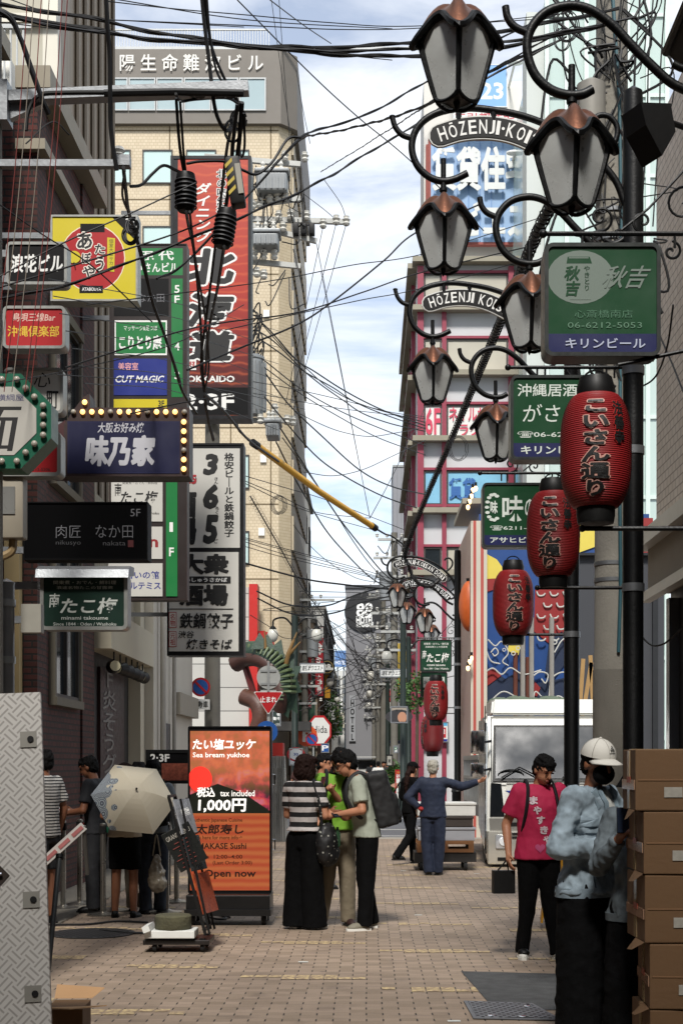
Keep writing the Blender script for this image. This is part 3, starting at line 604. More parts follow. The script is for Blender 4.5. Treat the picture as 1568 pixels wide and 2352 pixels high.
def street_lamp(label,X,Z,post_r=.078,dot=True):
    t=thing('street_lamp',label,'street lamp',(X,Z,0),0,'iron street lamps along the lane')
    M().lathe([(.16,0),(.16,.08),(.14,.1),(.13,.9),(.15,.93),(.13,1.0),(post_r+.02,1.06),(post_r,1.12),(post_r,6.5),(post_r*.9,6.65),(0,6.7)],20).out('post',IRON,t)
    arm=M()
    arm.tube(qs([(1075,398),(1045,412),(1015,416),(985,405),(960,380),(948,345),(952,310),(970,282),(1000,262),(1040,251),(1085,248),(1140,254),(1200,266),(1260,288),(1320,322),(1375,368),(1415,415),(1437,470)]),.027,10)
    arm.tube(qs([(903,270),(910,292),(926,310),(952,319)]),.022,10).ell(q(903,268),(.026,.026,.012))
    arm.tube(qs([(1370,362),(1393,348),(1415,322),(1418,290),(1400,268),(1376,266),(1360,282)]),.022,10)
    arm.tube(qs([(1437,470),(1445,510),(1436,545),(1412,560),(1390,552)]),.022,10)
    for x,y in ((1055,252),(1135,255)): arm.tube([q(x,y),q(x,y+24)],.022,8)
    arm.tube([q(1020,365),q(1020,455)],.02,10).out('outer_arm',IRON,t)
    # inner ring arm
    dx=1205-1312*1; b=M(); f=lambda pts:[Vector((( (px-VX)*8/F)-1.93,0,CH+(HY-py)*8/F)) for px,py in pts]
    b.tube(smooth(f([(1360,205),(1335,217),(1300,218),(1262,205),(1230,175),(1213,135),(1210,95),(1222,60),(1250,30),(1285,16),(1325,14),(1365,28),(1410,62),(1450,105),(1495,150),(1540,190),(1590,215)]),6),.027,10)
    b.tube(smooth(f([(1160,15),(1165,40),(1182,62),(1212,76)]),6),.022,10); b.tube(f([(1312,150),(1312,272)]),.02,10).out('inner_arm',IRON,t)
    lamp_head(t,q(1020,470)); lamp_head(t,f([(1312,278)])[0])
    # name board: white edged black banner bent along the arm
    cl=qs([(1012,312),(1060,298),(1120,294),(1180,304),(1240,330),(1300,368),(1352,412)],10); hh=.088
    def band(hw,y,ext,cap):
        pts_t=[];pts_b=[]
        for i,p in enumerate(cl):
            d=(cl[min(i+1,len(cl)-1)]-cl[max(i-1,0)]).normalized(); nrm=Vector((-d.z,0,d.x)); pts_t.append(p+nrm*hw); pts_b.append(p-nrm*hw)
        d0=(cl[0]-cl[1]).normalized(); d1=(cl[-1]-cl[-2]).normalized(); n0=Vector((d0.z,0,-d0.x)); n1=Vector((-d1.z,0,d1.x))
        e1=[cl[-1]+n1*hw*math.cos(R(a))+d1*hw*math.sin(R(a)) for a in (30,60,90,120,150)]
        e0=[cl[0]-n0*hw*math.cos(R(a))+d0*hw*math.sin(R(a)) for a in (30,60,90,120,150)]
        o=M(); lst=pts_t+e1+pts_b[::-1]+e0; lst=[Vector((p.x,y,p.z)) for p in lst]; return o.prism(lst,(0,ext,0))
    nb=band(hh,-.012,.03,0).out('name_board',mat('#cfcfca',.5,0,.1,6),t,False)
    band(hh-.012,-.018,.004,0).out('board_field',BLACK,nb,False)
    txt=GTXT if dot else GTXT.replace('·',' '); lens=[0]
    for a,c in zip(cl,cl[1:]): lens.append(lens[-1]+(c-a).length)
    wd={'I':.45,'J':.7,'·':.5,' ':.5,'Z':.9}; ws=[wd.get(c,1) for c in txt]; tot=sum(ws); u=-.02; L=lens[-1]+.04; bm=bmesh.new()
    for c,w in zip(txt,ws):
        d=u+w/2/tot*L; u+=w/tot*L
        if c==' ': continue
        i=max(j for j in range(len(lens)) if lens[j]<=max(d,0)); i=min(i,len(cl)-2); p=cl[i].lerp(cl[i+1],(d-lens[i])/(lens[i+1]-lens[i])); dr=(cl[i+1]-cl[i]).normalized(); an=math.atan2(dr.z,dr.x)
        hgt=.105 if c!='Ō' else .12; cw=w/tot*L*.74; 
        if c=='·': me=fit('•',-.012,-.012,.012,.012,0)
        else: me=fit(c,-cw/2,-.0525,cw/2,-.0525+hgt*(1 if c not in 'Ō' else .95),0,.012 if c not in 'I' else .02)
        if c in 'ŌO' and c!='H' and txt.index(c)==1: pass
        me.transform(Matrix.Translation((p.x,-.022,p.z))@Matrix.Rotation(-an,4,'Y')); bm.from_mesh(me); bpy.data.meshes.remove(me)
    me=bpy.data.meshes.new('t'); bm.to_mesh(me); bm.free(); link('lettering',me,TX_W,nb)
    # scroll bracket for the hanging sign
    b=M(); z=CH+(HY-537)*8/F; b.tube([(-.93,0,z),(.02,0,z)],.014,8).ell((-.94,0,z),.024)
    for cx,cz,r,tn,a0,sg in ((-.15,z+.16,.14,1.6,-.9,1),(-.38,z+.07,.065,1.4,-1.4,-1),(-.05,z+.36,.1,1.5,2.2,1),(-.62,z+.09,.08,1.4,-1.6,1),(-.22,z-.1,.06,1.3,1.5,-1)): b.tube(scroll((cx,cz),r,tn,a0,sg),.008,6)
    b.tube([(-.02,0,z+.5),(-.2,0,z+.3),(-.35,0,z+.14),(-.5,0,z+.02)],.008,6)
    for x in (-.72,-.66,-.14,-.2): b.tube([(x,0,z),(x,0,z-.08)],.008,6)
    b.out('scroll_bracket',IRON,t)
    M().tube([(-.72,0,2.92),(0,0,2.92)],.014,8).ell((-.72,0,2.92),.02).out('lantern_bar',IRON,t); M().tube([(-.52,0,3.84),(0,0,3.95)],.011,8).out('lantern_bar',IRON,t)
    for zz in (2.92,3.95,4.55): M().tube([(0,0,zz-.03),(0,0,zz+.03)],post_r+.008,20).out('clamp_band',STEEL,t)
    return t
GREEN=mat('#0a3d20',.35,0,.1,1.5); NAVY=mat('#141a4a',.4,0,.1,2); SIGNF=mat('#3c3f3e',.35,.5,.2,6); SW=mat('#c8d0c8',.5,0,.08,3)
def rib_lantern(label,X,Z,z,h=.835,yaw=0):
    t=thing('paper_lantern',label,'paper lantern',(X,Z,z),yaw,'red paper lanterns hanging from the street lamps'); s=h/.835
    b=M(); prof=[]; N=54
    for i in range(N*2+1):
        u=i/(N*2); zz=-.315+.63*u; e=abs(2*u-1); r=.118+.079*(1-e**3.2)**.8; prof.append((r*s+(.0035*s if i%2 else 0),zz*s))
    b.lathe(prof,36).out('paper_body',PAPER,t)
    for sg in (1,-1): M().lathe([(.105*s,0),(.108*s,.04*s),(.098*s,.075*s),(.09*s,.105*s),(0,.105*s)] if sg>0 else [(0,-.09*s),(.1*s,-.09*s),(.108*s,-.05*s),(.108*s,0)],24,(0,0,sg*.312*s)).out('cap',BLACK,t)
    M().tube([(math.cos(a)*.07*s,0,.4*s+math.sin(a)*.06*s) for a in [R(20*i) for i in range(10)]],.006,6).out('hanger',BLACK,t)
    def wrap(me,off):
        b=bmesh.new(); b.from_mesh(me); 
        for _ in range(2): 
            es=[e for e in b.edges if e.calc_length()>.03]
            if es: bmesh.ops.subdivide_edges(b,edges=es,cuts=1)
        for v in b.verts:
            zz=v.co.z/s; e=min(1,abs(zz)/.315); r=(.118+.079*(1-e**3.2)**.8+.008+off)*s-v.co.y; a=v.co.x/(.197*s); v.co=(r*math.sin(a),-r*math.cos(a),v.co.z)
        b.to_mesh(me); b.free(); return me
    for body,x0,z0,x1,z1 in (('こいさん通り',-.12,-.28,.055,.26),('法善寺',.065,.0,.14,.255)):
        link('lettering_outline',wrap(fit(vert(body),x0*s,z0*s,x1*s,z1*s,0,.085,line=1.0,res=1),0),mat('#b98d80',.5,0,0) if body[0]=='こ' else mat('#9c2320',.5,0,0),t)
        link('lettering',wrap(fit(vert(body),x0*s,z0*s,x1*s,z1*s,0,.035,line=1.0,grow=.073),.003),TX_K,t)
    return t
def lsign(name,label,X,Z,z,w,h):
    """square bar sign hanging under a scroll bracket"""
    px=VX+X*F/Z; py=HY-(z-CH)*F/Z; a=w*F/Z/2; c=h*F/Z/2
    return Sign(name,label,'shop sign',px-a,py-c,px+a,py+c,Z,GREEN,SIGNF,.16,.022,.05,0,'square signs hanging from the street lamps')
street_lamp('black iron street lamp with copper topped heads nearest the camera, post at the right edge',1.93,8.0)
street_lamp('second black iron street lamp, beside the thick concrete pole',2.0,10.7)
street_lamp('third black iron street lamp, standing in front of the parked white truck',2.1,14.6,.08,False)
street_lamp('fourth iron street lamp, beyond the truck with its whole name board showing',2.15,33.8)
street_lamp('fifth iron street lamp, just behind the one beyond the truck',2.48,37.7)
# lamp from the arm above the frame belongs to the first lamp; the next lane lamp's arm stretches out behind the camera
rib_lantern('nearest and largest red paper lantern, in front of the concrete pole',1.286,8.0,3.35)
rib_lantern('second red paper lantern, overlapping the green sign with the telephone mark',1.40,10.7,3.32,.835,R(-6))
rib_lantern('third red paper lantern, hanging before the painted wave wall',1.50,14.6,3.24,.88,R(8))
rib_lantern('small far red paper lantern under the dark green sign beyond the truck',1.61,33.2,3.06,1.2)
rib_lantern('farthest red paper lantern, half hidden below the small far one',1.72,37.3,2.38,1.25,R(-70))
GW=mat('#66736a',.55,0,.1,2)
s=lsign('hanging_sign','dark green sign with a pale lantern emblem and navy beer strip',1.32,7.98,4.2,.65,.635)
s.rect(.03,.8,.97,.97,NAVY,'lower_strip'); s.disc(.31,.3,.185,.15,GW,'emblem'); s.poly([(.2,.12),(.39,.12),(.41,.18),(.19,.18)],GREEN,'emblem_cap'); s.poly([(.21,.125),(.38,.125),(.38,.135),(.21,.135)],GW,'emblem_rule'); s.poly([(.22,.49),(.4,.49),(.4,.5),(.22,.5)],GW,'emblem_rule')
s.T(vert('秋吉'),.17,.2,.31,.47,GREEN,.03,.2); s.T(vert('やきとり'),.34,.2,.39,.42,GREEN,.0); s.T('秋吉',.5,.2,.92,.4,GW,.01,.5); s.T('心斎橋南店',.26,.59,.76,.66,mat('#3f6a50',.5,0,0),-.005); s.T('06-6212-5053',.2,.7,.84,.75,mat('#557a62',.5,0,0),-.005); s.T('キリンビール',.18,.84,.87,.93,mat('#aab0c4',.5,0,0),.015)
s=lsign('hanging_sign','green sign with white script and a telephone mark, behind the largest lantern',1.40,10.66,4.19,.65,.635)
s.rect(.03,.8,.97,.97,NAVY,'lower_strip'); s.T('沖縄居酒屋',.08,.1,.94,.25,SW,.01); s.T('がさま',.14,.34,.8,.55,SW,.0,.1); s.T('☎06-6214-22',.08,.66,.95,.74,SW,.01); s.T('キリンビール',.12,.83,.95,.93,SW,.02)
s=lsign('hanging_sign','green sign with a white leaf wreath, behind the second lantern',1.52,14.56,4.14,.68,.66)
s.rect(.03,.81,.97,.97,NAVY,'lower_strip'); s.T('味',.3,.2,.62,.6,SW,.02); s.T('の家',.64,.2,.95,.55,SW,.01); s.T('☎6211-0641',.12,.66,.95,.74,SW,.01); s.T('アサヒビール',.12,.84,.95,.93,SW,.02)
for i in range(11):
    a=R(60+24*i); s.disc(.17+.1*math.cos(a),.38-.2*math.sin(a),.024,.016,SW,'wreath_leaf',10)
s.T('味',.12,.28,.23,.48,SW,.03)
GREEN=mat('#123f2b',.4,0,.1,1.5)
s=lsign('hanging_sign','dark green sign with white brush script above the small far lantern',1.62,33.4,4.13,.74,.75)
def takoume(s,u0=0,v0=0,du=1,dv=1,c=TX_W,c2=None):
    f=lambda a,b,c_,d:(u0+du*a,v0+dv*b,u0+du*c_,v0+dv*d)
    s.T('関東煮・おでん・鮮料理',*f(.12,.1,.9,.17),c2 or c,.0); s.T('浪速名物たこの甘露煮',*f(.16,.2,.86,.26),c2 or c,.0); s.T('南',*f(.07,.34,.2,.6),c,.01,.1); s.T('たこ梅',*f(.2,.42,.92,.72),c,.02,.2)
    s.T('minami takoume',*f(.22,.76,.8,.83),c2 or c,.01); s.T('Since 1844 · Oden / Washoku',*f(.12,.88,.9,.94),c2 or c,.005)
takoume(s)
s=lsign('hanging_sign','small green and white sign half hidden under the dark green brush script sign',1.66,35.2,3.55,.66,.62); s.rect(.1,.2,.9,.62,SW,'white_field'); s.T('06-6211-3963',.12,.34,.88,.5,TX_K,.01); s.T('サントリー',.1,.7,.9,.88,SW,.02)
# ---------- signs projecting from the left-hand buildings
SF=mat('#9b9c98',.4,.5,.2,6); YEL=mat('#c9b81f',.4,0,.06,1); RED=mat('#a5131a',.4,0,.08,1); BLK=mat('#08080a',.5,0,.2,2,0,40,0,.2); IV=mat('#bfbdb6',.45,0,.1,1); DBR=mat('#2a1512',.5,0,.2,3); GRN=mat('#157238',.4,0,.08,1); BLU=mat('#1a2a7c',.4,0,.1,1); GOLD=mat('#d9b43a',.4,0,.05)
def lsg(label,x0,y0,x1,y1,Z,face,frame,dep=.14,fw=.02,rad=0,arm=True,name='projecting_sign',cat='shop sign',wall=-4.22,rz=0,**kw):
    s=Sign(name,label,cat,x0,y0,x1,y1,Z,face,frame,dep,fw,rad,rz,'shop signs on the left',**kw)
    if arm:
        xx=wall-s.root.location.x
        for v in (.2,.8): M().box(((xx-s.W/2)/2,dep*.55,s.Zz(v)),(abs(xx+s.W/2)+.02,.05,.06)).out('bracket',STEEL,s.root,False)
    return s
s=lsg('black sign with white brush lettering, topmost on the left edge',15,556,155,654,12.5,BLK,SF,.16,.025,.045)
s.T('浪花ビル',.07,.28,.93,.72,TX_W,.03,.1)
s=lsg('red sign with yellow and white lettering below the black one',8,703,151,801,12.5,RED,SF,.16,.025,.045)
s.T('島唄三線Bar',.15,.16,.84,.36,mat('#d8b7a8',.5,0,0),.01,.15); s.T('沖縄倶楽部',.07,.46,.9,.72,GOLD,.015)
s=lsg('plain white sign with black characters, partly behind the green octagon',10,845,146,950,12.8,IV,SF,.16,.025,.045)
s.T('心',.5,.1,.78,.42,TX_K,.0,.2); s.T('一町',.5,.5,.92,.9,TX_K,.02)
s=lsg('red sign with yellow and white lettering tucked behind the green octagon',0,990,141,1094,11.4,RED,SF,.16,.03,.045)
s.T('大阪屋',.1,.12,.86,.4,GOLD,.02); s.T('☎06-6213-5206',.3,.8,.82,.9,TX_K,.005)
s=lsg('yellow square sign with a big red lantern emblem',117,494,317,692,15,YEL,SF,.2,.02,0)
s.disc(.48,.5,.345,.355,mat('#e6d9c0',.5,0,0),'emblem_edge'); s.disc(.48,.5,.335,.345,RED,'red_emblem'); s.poly([(.34,.1),(.62,.1),(.62,.2),(.34,.2)],BLK,'emblem_cap'); s.poly([(.33,.82),(.6,.82),(.6,.905),(.33,.905)],BLK,'emblem_base'); s.poly([(.7,.02),(.98,.02),(.98,.3)],BLK,'corner_field')
s.T('ATABOUYA',.36,.84,.58,.88,TX_W,.02); s.T('3F',.86,.04,.96,.12,TX_W,.02); s.poly([(.65,.26),(.74,.27),(.73,.66),(.65,.65)],YEL,'name_strip'); s.T(vert('個室大衆サカバ'),.67,.28,.72,.63,TX_K,.0)
for t,u0,v0,u1,v1 in (('あ',.29,.19,.49,.41),('ぼ',.35,.43,.47,.57),('や',.36,.58,.52,.74),('た',.5,.33,.63,.46),('う',.51,.47,.62,.66)): s.T(t,u0,v0,u1,v1,TX_K,.03,.05,out=mat('#e9e2d6',.5,0,0),ow=.06)
s.disc(.27,.49,.07,.065,YEL,'fan_emblem'); s.line([(.27,.55),(.285,.62)],.006,TX_K)
# octagonal noodle sign with unlit bulbs
Z=9.5; s=lsg('green octagonal sign with unlit bulbs round a white face, cut by the left edge',-140,858,118,1076,Z,IV,IV,.2,0,0,True)
c=.32; oc=[(c*.84,0),(1-c*.84,0),(1,c),(1,1-c),(1-c*.84,1),(c*.84,1),(0,1-c),(0,c)]
s.root.children[0].name='tmp_a'
for ch in list(s.root.children):
    if ch.name.startswith(('tmp_a','face','frame')): bpy.data.objects.remove(ch)
GR2=mat('#1a5a44',.35,0,.15,3)
M().prism([(s.X(u),0,s.Zz(v)) for u,v in oc],(0,.22,0)).out('frame',GR2,s.root,False)
s.y=-.004; inn=[(.5+(u-.5)*.74,.5+(v-.5)*.72) for u,v in oc]; s.poly(inn,mat('#a9a69e',.5,0,.12,2),'face')
s.T('麺',-.05,.32,.74,.82,TX_K,.0,.1); s.T('ラーメン横綱屋',.2,.22,.76,.29,mat('#3a3a66',.5,0,0),.0)
def bulbs(s,uv,lit,r=.026):
    for i,(u,v) in enumerate(uv):
        o=M().ell((0,0,0),(r,r*.8,r),u=10,v=7).out('bulb',(LIT if lit(i) else UNL),s.root); o.location=(s.X(u),-.022,s.Zz(v))
LIT=mat('#ffc070',.3,0,0,3,0,40,2.0); UNL=mat('#9a9488',.25,0,.1)
mid=[(.5+(u-.5)*.87,.5+(v-.5)*.86) for u,v in oc]; pts=[]
for i in (0,1,2,3,4):
    a,b_=mid[(i)%8],mid[(i+1)%8]
    for j in range(3): pts.append((a[0]+(b_[0]-a[0])*j/3,a[1]+(b_[1]-a[1])*j/3))
bulbs(s,pts,lambda i:False,.022)
# navy marquee with lit bulbs
s=lsg('navy marquee sign with white brush characters and lit bulbs',147,936,435,1094,14,BLU,DBR,.3,.0,0,True)
for ch in list(s.root.children):
    if ch.name.startswith(('face','frame')): bpy.data.objects.remove(ch)
pk=[(0,.25),(.075,.04),(.16,-.16),(.205,-.2),(.21,0),(1,0),(1,1),(0,1)]
M().prism([(s.X(u),0,s.Zz(v)) for u,v in pk],(0,.3,0)).out('frame',DBR,s.root,False)
s.y=-.004; s.rect(.03,.2,.925,.96,mat('#11143a',.4,0,.15,1),'face',0); s.rect(.045,.225,.91,.935,mat('#0c0f35',.4,0,.15,1),'inner_field')
SV=mat('#b9b9bf',.45,.2,.1,5); s.T('大阪お好み焼',.27,.22,.64,.37,SV,.015,.15); s.T('味乃家',.17,.4,.73,.86,SV,.05,.12)
bulbs(s,[(.08+.0735*i,.07) for i in range(13)]+[(.17,-.07)]+[(.958,.215+.137*i) for i in range(6)],lambda i:i not in (0,4,8,12,17))
M().prism([(s.X(-.12),.08,s.Zz(.3)),(s.X(0),.08,s.Zz(.15)),(s.X(0),.08,s.Zz(1)),(s.X(-.1),.08,s.Zz(1))],(0,.15,0)).out('side_box',mat('#3a0e12',.5,0,.2,3),s.root,False)
s=lsg('black sign with thin grey lettering and no rim',55,1153,340,1286,13,mat('#060607',.6,0,.2,1,0,40,0,.04),mat('#060607',.6,0,.1,2,0,40,0,.1),.22,.012)
GY=mat('#68686c',.5,0,0); s.T('肉匠',.26,.4,.46,.62,GY,-.012); s.T('なか田',.58,.4,.88,.62,GY,-.012); s.T('nikusyo',.26,.66,.46,.76,mat('#3f3f42',.5,0,0),-.01); s.T('nakata',.64,.67,.82,.75,mat('#4a4a4d',.5,0,0),-.01); s.T('5F',.86,.12,.94,.25,mat('#6a6a6e',.5,0,0),.0); s.rect(.84,.66,.885,.78,mat('#4a0f12',.5,0,0),'seal')
s=lsg('dark green sign under a curved grey metal hood',93,1316,294,1447,11.8,mat('#0b2a20',.4,0,.1,1),SF,.16,.03,.05)
M().prism([(-s.W/2-.02,-.1,s.H/2-.05),(-s.W/2-.02,-.08,s.H/2+.02),(-s.W/2-.02,.02,s.H/2+.06),(-s.W/2-.02,.2,s.H/2+.07),(-s.W/2-.02,.2,s.H/2)],(s.W+.04,0,0)).out('hood',STEEL,s.root,False)
takoume(s,.04,.04,.92,.94,mat('#c3c8c2',.5,0,0))
# tenant directory
s=lsg('tall tenant directory board with green floor strips, behind the yellow sign',252,560,430,1378,18.8,mat('#1f1311',.45,0,.2,1),mat('#2a1a16',.45,0,.2,3),.25,.012,0,True,'directory_board','directory',-3.95)
U=lambda x:(x-252)/178; V=lambda y:(y-560)/818
def fld(x0,y0,x1,y1,m,n='tenant_panel'): return s.rect(U(x0),V(y0),U(x1),V(y1),m,n)
def tx(t,x0,y0,x1,y1,m,*a,**k): return s.T(t,U(x0),V(y0),U(x1),V(y1),m,*a,**k)
fld(262,570,420,632,GRN); tx('現 代',318,576,400,598,TX_W,.02); tx('こいさんビル',290,603,410,625,TX_W,.02)
fld(262,640,388,726,BLK); tx('肉匠 なか田',270,674,378,694,GY,0)
fld(394,640,420,912,GRN,'floor_strip')
for t,y in (('5',664),('F',688),('4',796),('3',862)): tx(t,401,y-9,413,y+9,TX_W,.02)
fld(264,736,384,816,TX_W); fld(267,740,381,812,GRN); tx('マッサージ&足つぼ',285,748,362,760,TX_W,.0); tx('こりとり庵',274,770,372,804,TX_W,.04)
fld(262,824,384,908,BLU); tx('美容室',272,833,318,850,mat('#e0a0a0',.5,0,0),.01); tx('CUT MAGIC',266,863,378,879,TX_W,.02,.25)
fld(262,917,384,990,YEL); s.disc(U(322),V(950),.2,.035,RED,'red_emblem'); tx('3F',364,920,378,934,TX_K,.03)
fld(256,1100,374,1198,IV); tx('関東煮・おでん・鮮料理',282,1106,362,1113,TX_K,0); tx('南',264,1110,280,1140,TX_K,.01); tx('たこ梅',276,1128,364,1158,TX_K,.02,.2); tx('Oden / Washoku',300,1176,366,1182,TX_K,.01)
fld(254,1210,374,1284,IV); tx('coffin',262,1230,364,1258,mat('#8a1a22',.5,0,0),.03)
fld(250,1294,374,1370,IV); tx('占いの館',290,1312,366,1330,BLU,.02); tx('アルテミス',282,1338,370,1354,BLU,.02)
fld(382,1100,408,1370,GRN,'floor_strip'); tx('1',390,1200,398,1222,TX_W,.02); tx('F',389,1258,400,1278,TX_W,.02)
# tall red sign
def hokkaimat():
    mt,nt,b=newmat('printed_red_sheet'); sp=nt.nodes.new('ShaderNodeSeparateXYZ'); nt.links.new(objc(nt),sp.inputs[0])
    r=nt.nodes.new('ShaderNodeValToRGB'); e=r.color_ramp.elements; e[0].position=.0; e[0].color=hexc('#160c0c')+(1,); e[1].position=1; e[1].color=hexc('#b0402c')+(1,)
    for p,c in ((.12,'#3a1010'),(.3,'#7c1a17'),(.5,'#a83022')): x=e.new(p); x.color=hexc(c)+(1,)
    nt.links.new(mth(nt,'MULTIPLY_ADD',sp.outputs[2],1/4.2,.5),r.inputs[0])
    w=nt.nodes.new('ShaderNodeTexWave'); w.wave_type='RINGS'; w.inputs['Scale'].default_value=2.2; w.inputs['Distortion'].default_value=5; w.inputs['Detail'].default_value=2; nt.links.new(objc(nt),w.inputs['Vector'])
    nt.links.new(mixc(nt,mth(nt,'MULTIPLY',mth(nt,'POWER',w.outputs['Fac'],6.),.35),r.outputs[0],hexc('#d8663a')),b.inputs['Base Color']); b.inputs['Roughness'].default_value=.4; return mt
s=lsg('tall red vertical sign with huge outlined black characters',392,358,577,962,22.5,hokkaimat(),mat('#17171a',.4,.2,.2,3),.35,.05,0,True,wall=-3.9)
U=lambda x:(x-392)/185; V=lambda y:(y-358)/604
s.rect(.0,0,U(409),1,mat('#141417',.4,.2,.2,3),'side_panel'); s.rect(U(412),V(890),.97,.985,BLK,'lower_field')
for t,a in (('北',(422,566,546,658)),('海',(424,668,544,756)),('道',(424,756,544,834))): tx(t,*a,TX_K,.045,.12,out=TX_W,ow=.05)
tx(vert('ダイニング'),450,420,486,556,TX_W,.03,.2); tx(vert('北の味紀行と地酒'),496,388,522,560,TX_K,.02,out=TX_W,ow=.06)
tx('HOKKAIDO',414,863,539,878,TX_W,.03); tx('2·3F',420,904,538,942,TX_W,.03); s.rect(U(431),V(826),U(451),V(850),TX_W,'seal'); tx('海道',434,829,448,847,RED,.03)
# black and white tavern sign
s=lsg('tall white tavern sign with heavy black lettering below the red one',384,1018,560,1506,21.5,mat('#101012',.4,.2,.2,3),mat('#141416',.4,.2,.2,3),.35,.03,0,True,wall=-3.6)
U=lambda x:(x-384)/176; V=lambda y:(y-1018)/488
fld(398,1030,551,1258,IV,'upper_panel'); fld(388,1268,548,1496,IV,'lower_panel'); 
tx(vert('格安ビ｜ルと鉄鍋餃子'),515,1040,538,1234,TX_K,.03,.0); 
for t,y0,y1 in (('3',1042,1092),('6',1112,1170),('5',1182,1250)): tx(t,466,y0,502,y1,TX_K,.06,.15)
for t,y0,y1,x0 in (('さん',1096,1112,492),('ろく',1164,1182,494),('ご',1238,1248,492)): tx(vert(t),x0,y0,x0+9,y1,TX_K,.02)
tx(vert('酒場'),410,1128,452,1252,TX_K,.06,.05); s.disc(U(434),V(1100),.12,.045,TX_K,'round_mark'); s.disc(U(434),V(1100),.105,.04,TX_W,'round_mark'); tx('365',416,1090,452,1112,mat('#a0222a',.5,0,0),.05)
tx('大衆',411,1272,526,1320,TX_K,.05); fld(408,1324,530,1340,TX_K,'black_strip'); tx('たいしゅうさかば',411,1327,522,1337,TX_W,.02); tx('酒場',411,1343,524,1392,TX_K,.05); fld(390,1398,536,1400,TX_K,'rule')
for y0,t in ((1406,'名物'),(1450,'元祖')):
    fld(388,y0,406,y0+36,mat('#9a2027',.5,0,0),'red_box'); fld(389.5,y0+1.5,404.5,y0+34.5,IV,'box_field'); tx(vert(t),391.5,y0+4,403,y0+32,mat('#9a2027',.5,0,0),.01)
tx('鉄鍋餃子',413,1408,536,1444,TX_K,.02,.1); tx('渋谷',410,1449,446,1466,TX_K,.01,.1); tx('焼きそば',428,1468,534,1492,TX_K,.02,.1)
# steel cable arms on a pole at the left edge
u=thing('utility_pole','grey concrete utility pole at the left edge carrying the long steel arms','utility pole',(-2.62,9.6,0))
M().lathe([(.17,0),(.15,9.0),(0,9.0)],20).out('pole',CONC,u)
def L(px,py,Z): return P(px,py,Z)-u.location
Z=9.6; b=M()
a,c=L(20,226,Z),L(571,203,Z); b.box((a+c)/2,((c-a).length,.1,.07),Vector((c-a)).to_track_quat('X','Z').to_euler())
a0=L(-70,330,Z); b.prism([L(18,212,Z),L(18,275,Z),L(135,222,Z),L(135,210,Z)],(0,.06,0)); b.box(L(0,240,Z),(.14,.16,.27)); b.box(L(-30,240,Z),(.3,.1,.1)); b.out('cable_arm',STEEL,u,False)
b=M(); a,c=L(-60,377,Z),L(296,378,Z); b.box((a+c)/2,((c-a).length,.06,.045)); b.box(L(283,372,Z),(.1,.08,.07)); b.out('lower_arm',STEEL,u,False)
M().lathe([(.0,-.04),(.03,-.04),(.045,-.015),(.03,.0),(.045,.015),(.03,.04),(0,.04)],14,L(273,352,Z)).out('insulator',mat('#c9c9c4',.25,0,.1),u)
b=M(); b.tube([L(240,214,Z-.06),L(404,211,Z-.06),L(560,214,Z-.06)],.025,8)
for x in (148,150,240,310,380,460,505,530): b.tube([L(x,204,Z),L(x,222,Z)],.035,8)
b.tube(smooth([L(60,300,Z-.05),L(66,255,Z-.05),L(90,220,Z-.05),L(150,212,Z-.05),L(420,212,Z-.05)]),.014,6); b.out('cable_strap',BLACK,u)
mb=thing('meter_box','beige electric meter box on the left edge under the red sign','meter box',P(24,1165,11.5))
M().box((0,0,0),(.25,.16,.52),None,.02).out('casing',mat('#8f8778',.5,.1,.2,4),mb); M().box((-.02,-.085,.04),(.16,.01,.22)).out('window',mat('#6f6f6c',.3,0,.2),mb,False); M().tube(smooth([(.02,.02,-.26),(.0,.02,-.36),(-.14,.02,-.42)]),.035).out('conduit',mat('#86714f',.6,0,.2),mb)
cp=thing('conduit_post','grey steel conduit post with clamps at the lower left edge','post',(Xz(16,10),10,0))
M().lathe([(.055,0),(.055,2.85),(.06,2.87),(0,2.9)],14).out('tube',STEEL,cp); b=M()
for z in (1.9,2.3,2.7): b.lathe([(.065,z),(.065,z+.05)],14)
b.out('clamp',ALU,cp); M().box((.17,.05,2.62),(.14,.1,.2)).out('junction_plate',mat('#8d8a80',.5,.1,.2,3),cp,False)
# ---------- poles, wires, traffic signs, far street furniture
PORC=mat('#c4c3bc',.25,0,.1,5); GREYP=mat('#868a8c',.45,.2,.15,5); LGT=mat('#a9aaa6',.5,.3,.15,5)
def wire(kind,pts,r=.008,sag=0,m=WIRE,n=5,k=8):
    lab,grp={'thin':('thin dark service wire crossing over the lane','thin service wires over the lane'),'cable':('thick black telephone cable fanning out from the pole','thick telephone cables over the lane'),
      'twist':('twisted black cable sagging across the top of the lane','twisted cables across the top'),'power':('fine pale power line between the insulators','fine power lines'),'drop':('black cable hanging down from the steel arms','cables hanging from the steel arms')}[kind]
    p=[P(*a) for a in pts]
    if len(p)>2: p=smooth(p,k)
    elif sag: p=[p[0].lerp(p[1],i/14)-Vector((0,0,sag*4*(i/14)*(1-i/14))) for i in range(15)]
    o=p[0].copy(); b=M(); b.tube([x-o for x in p],r,n)
    if kind=='twist':
        c=[];L=0
        for i,x in enumerate(p):
            if i: L+=(x-p[i-1]).length
            c.append(x-o+Vector((0,math.cos(L*9),math.sin(L*9)))*r*1.1)
        b.tube(c,r*.9,n)
    t=b.out({'thin':'service_wire','cable':'telephone_cable','twist':'twisted_cable','power':'power_line','drop':'hanging_cable'}[kind],m,None,True,o,False)
    return tag(t,lab,'cable',grp)
def W(kind,seg,z0,z1,r,**kw):
    n=len(seg)-1; wire(kind,[(x,y,z0+(z1-z0)*i/n) for i,(x,y) in enumerate(seg)],r,**kw)
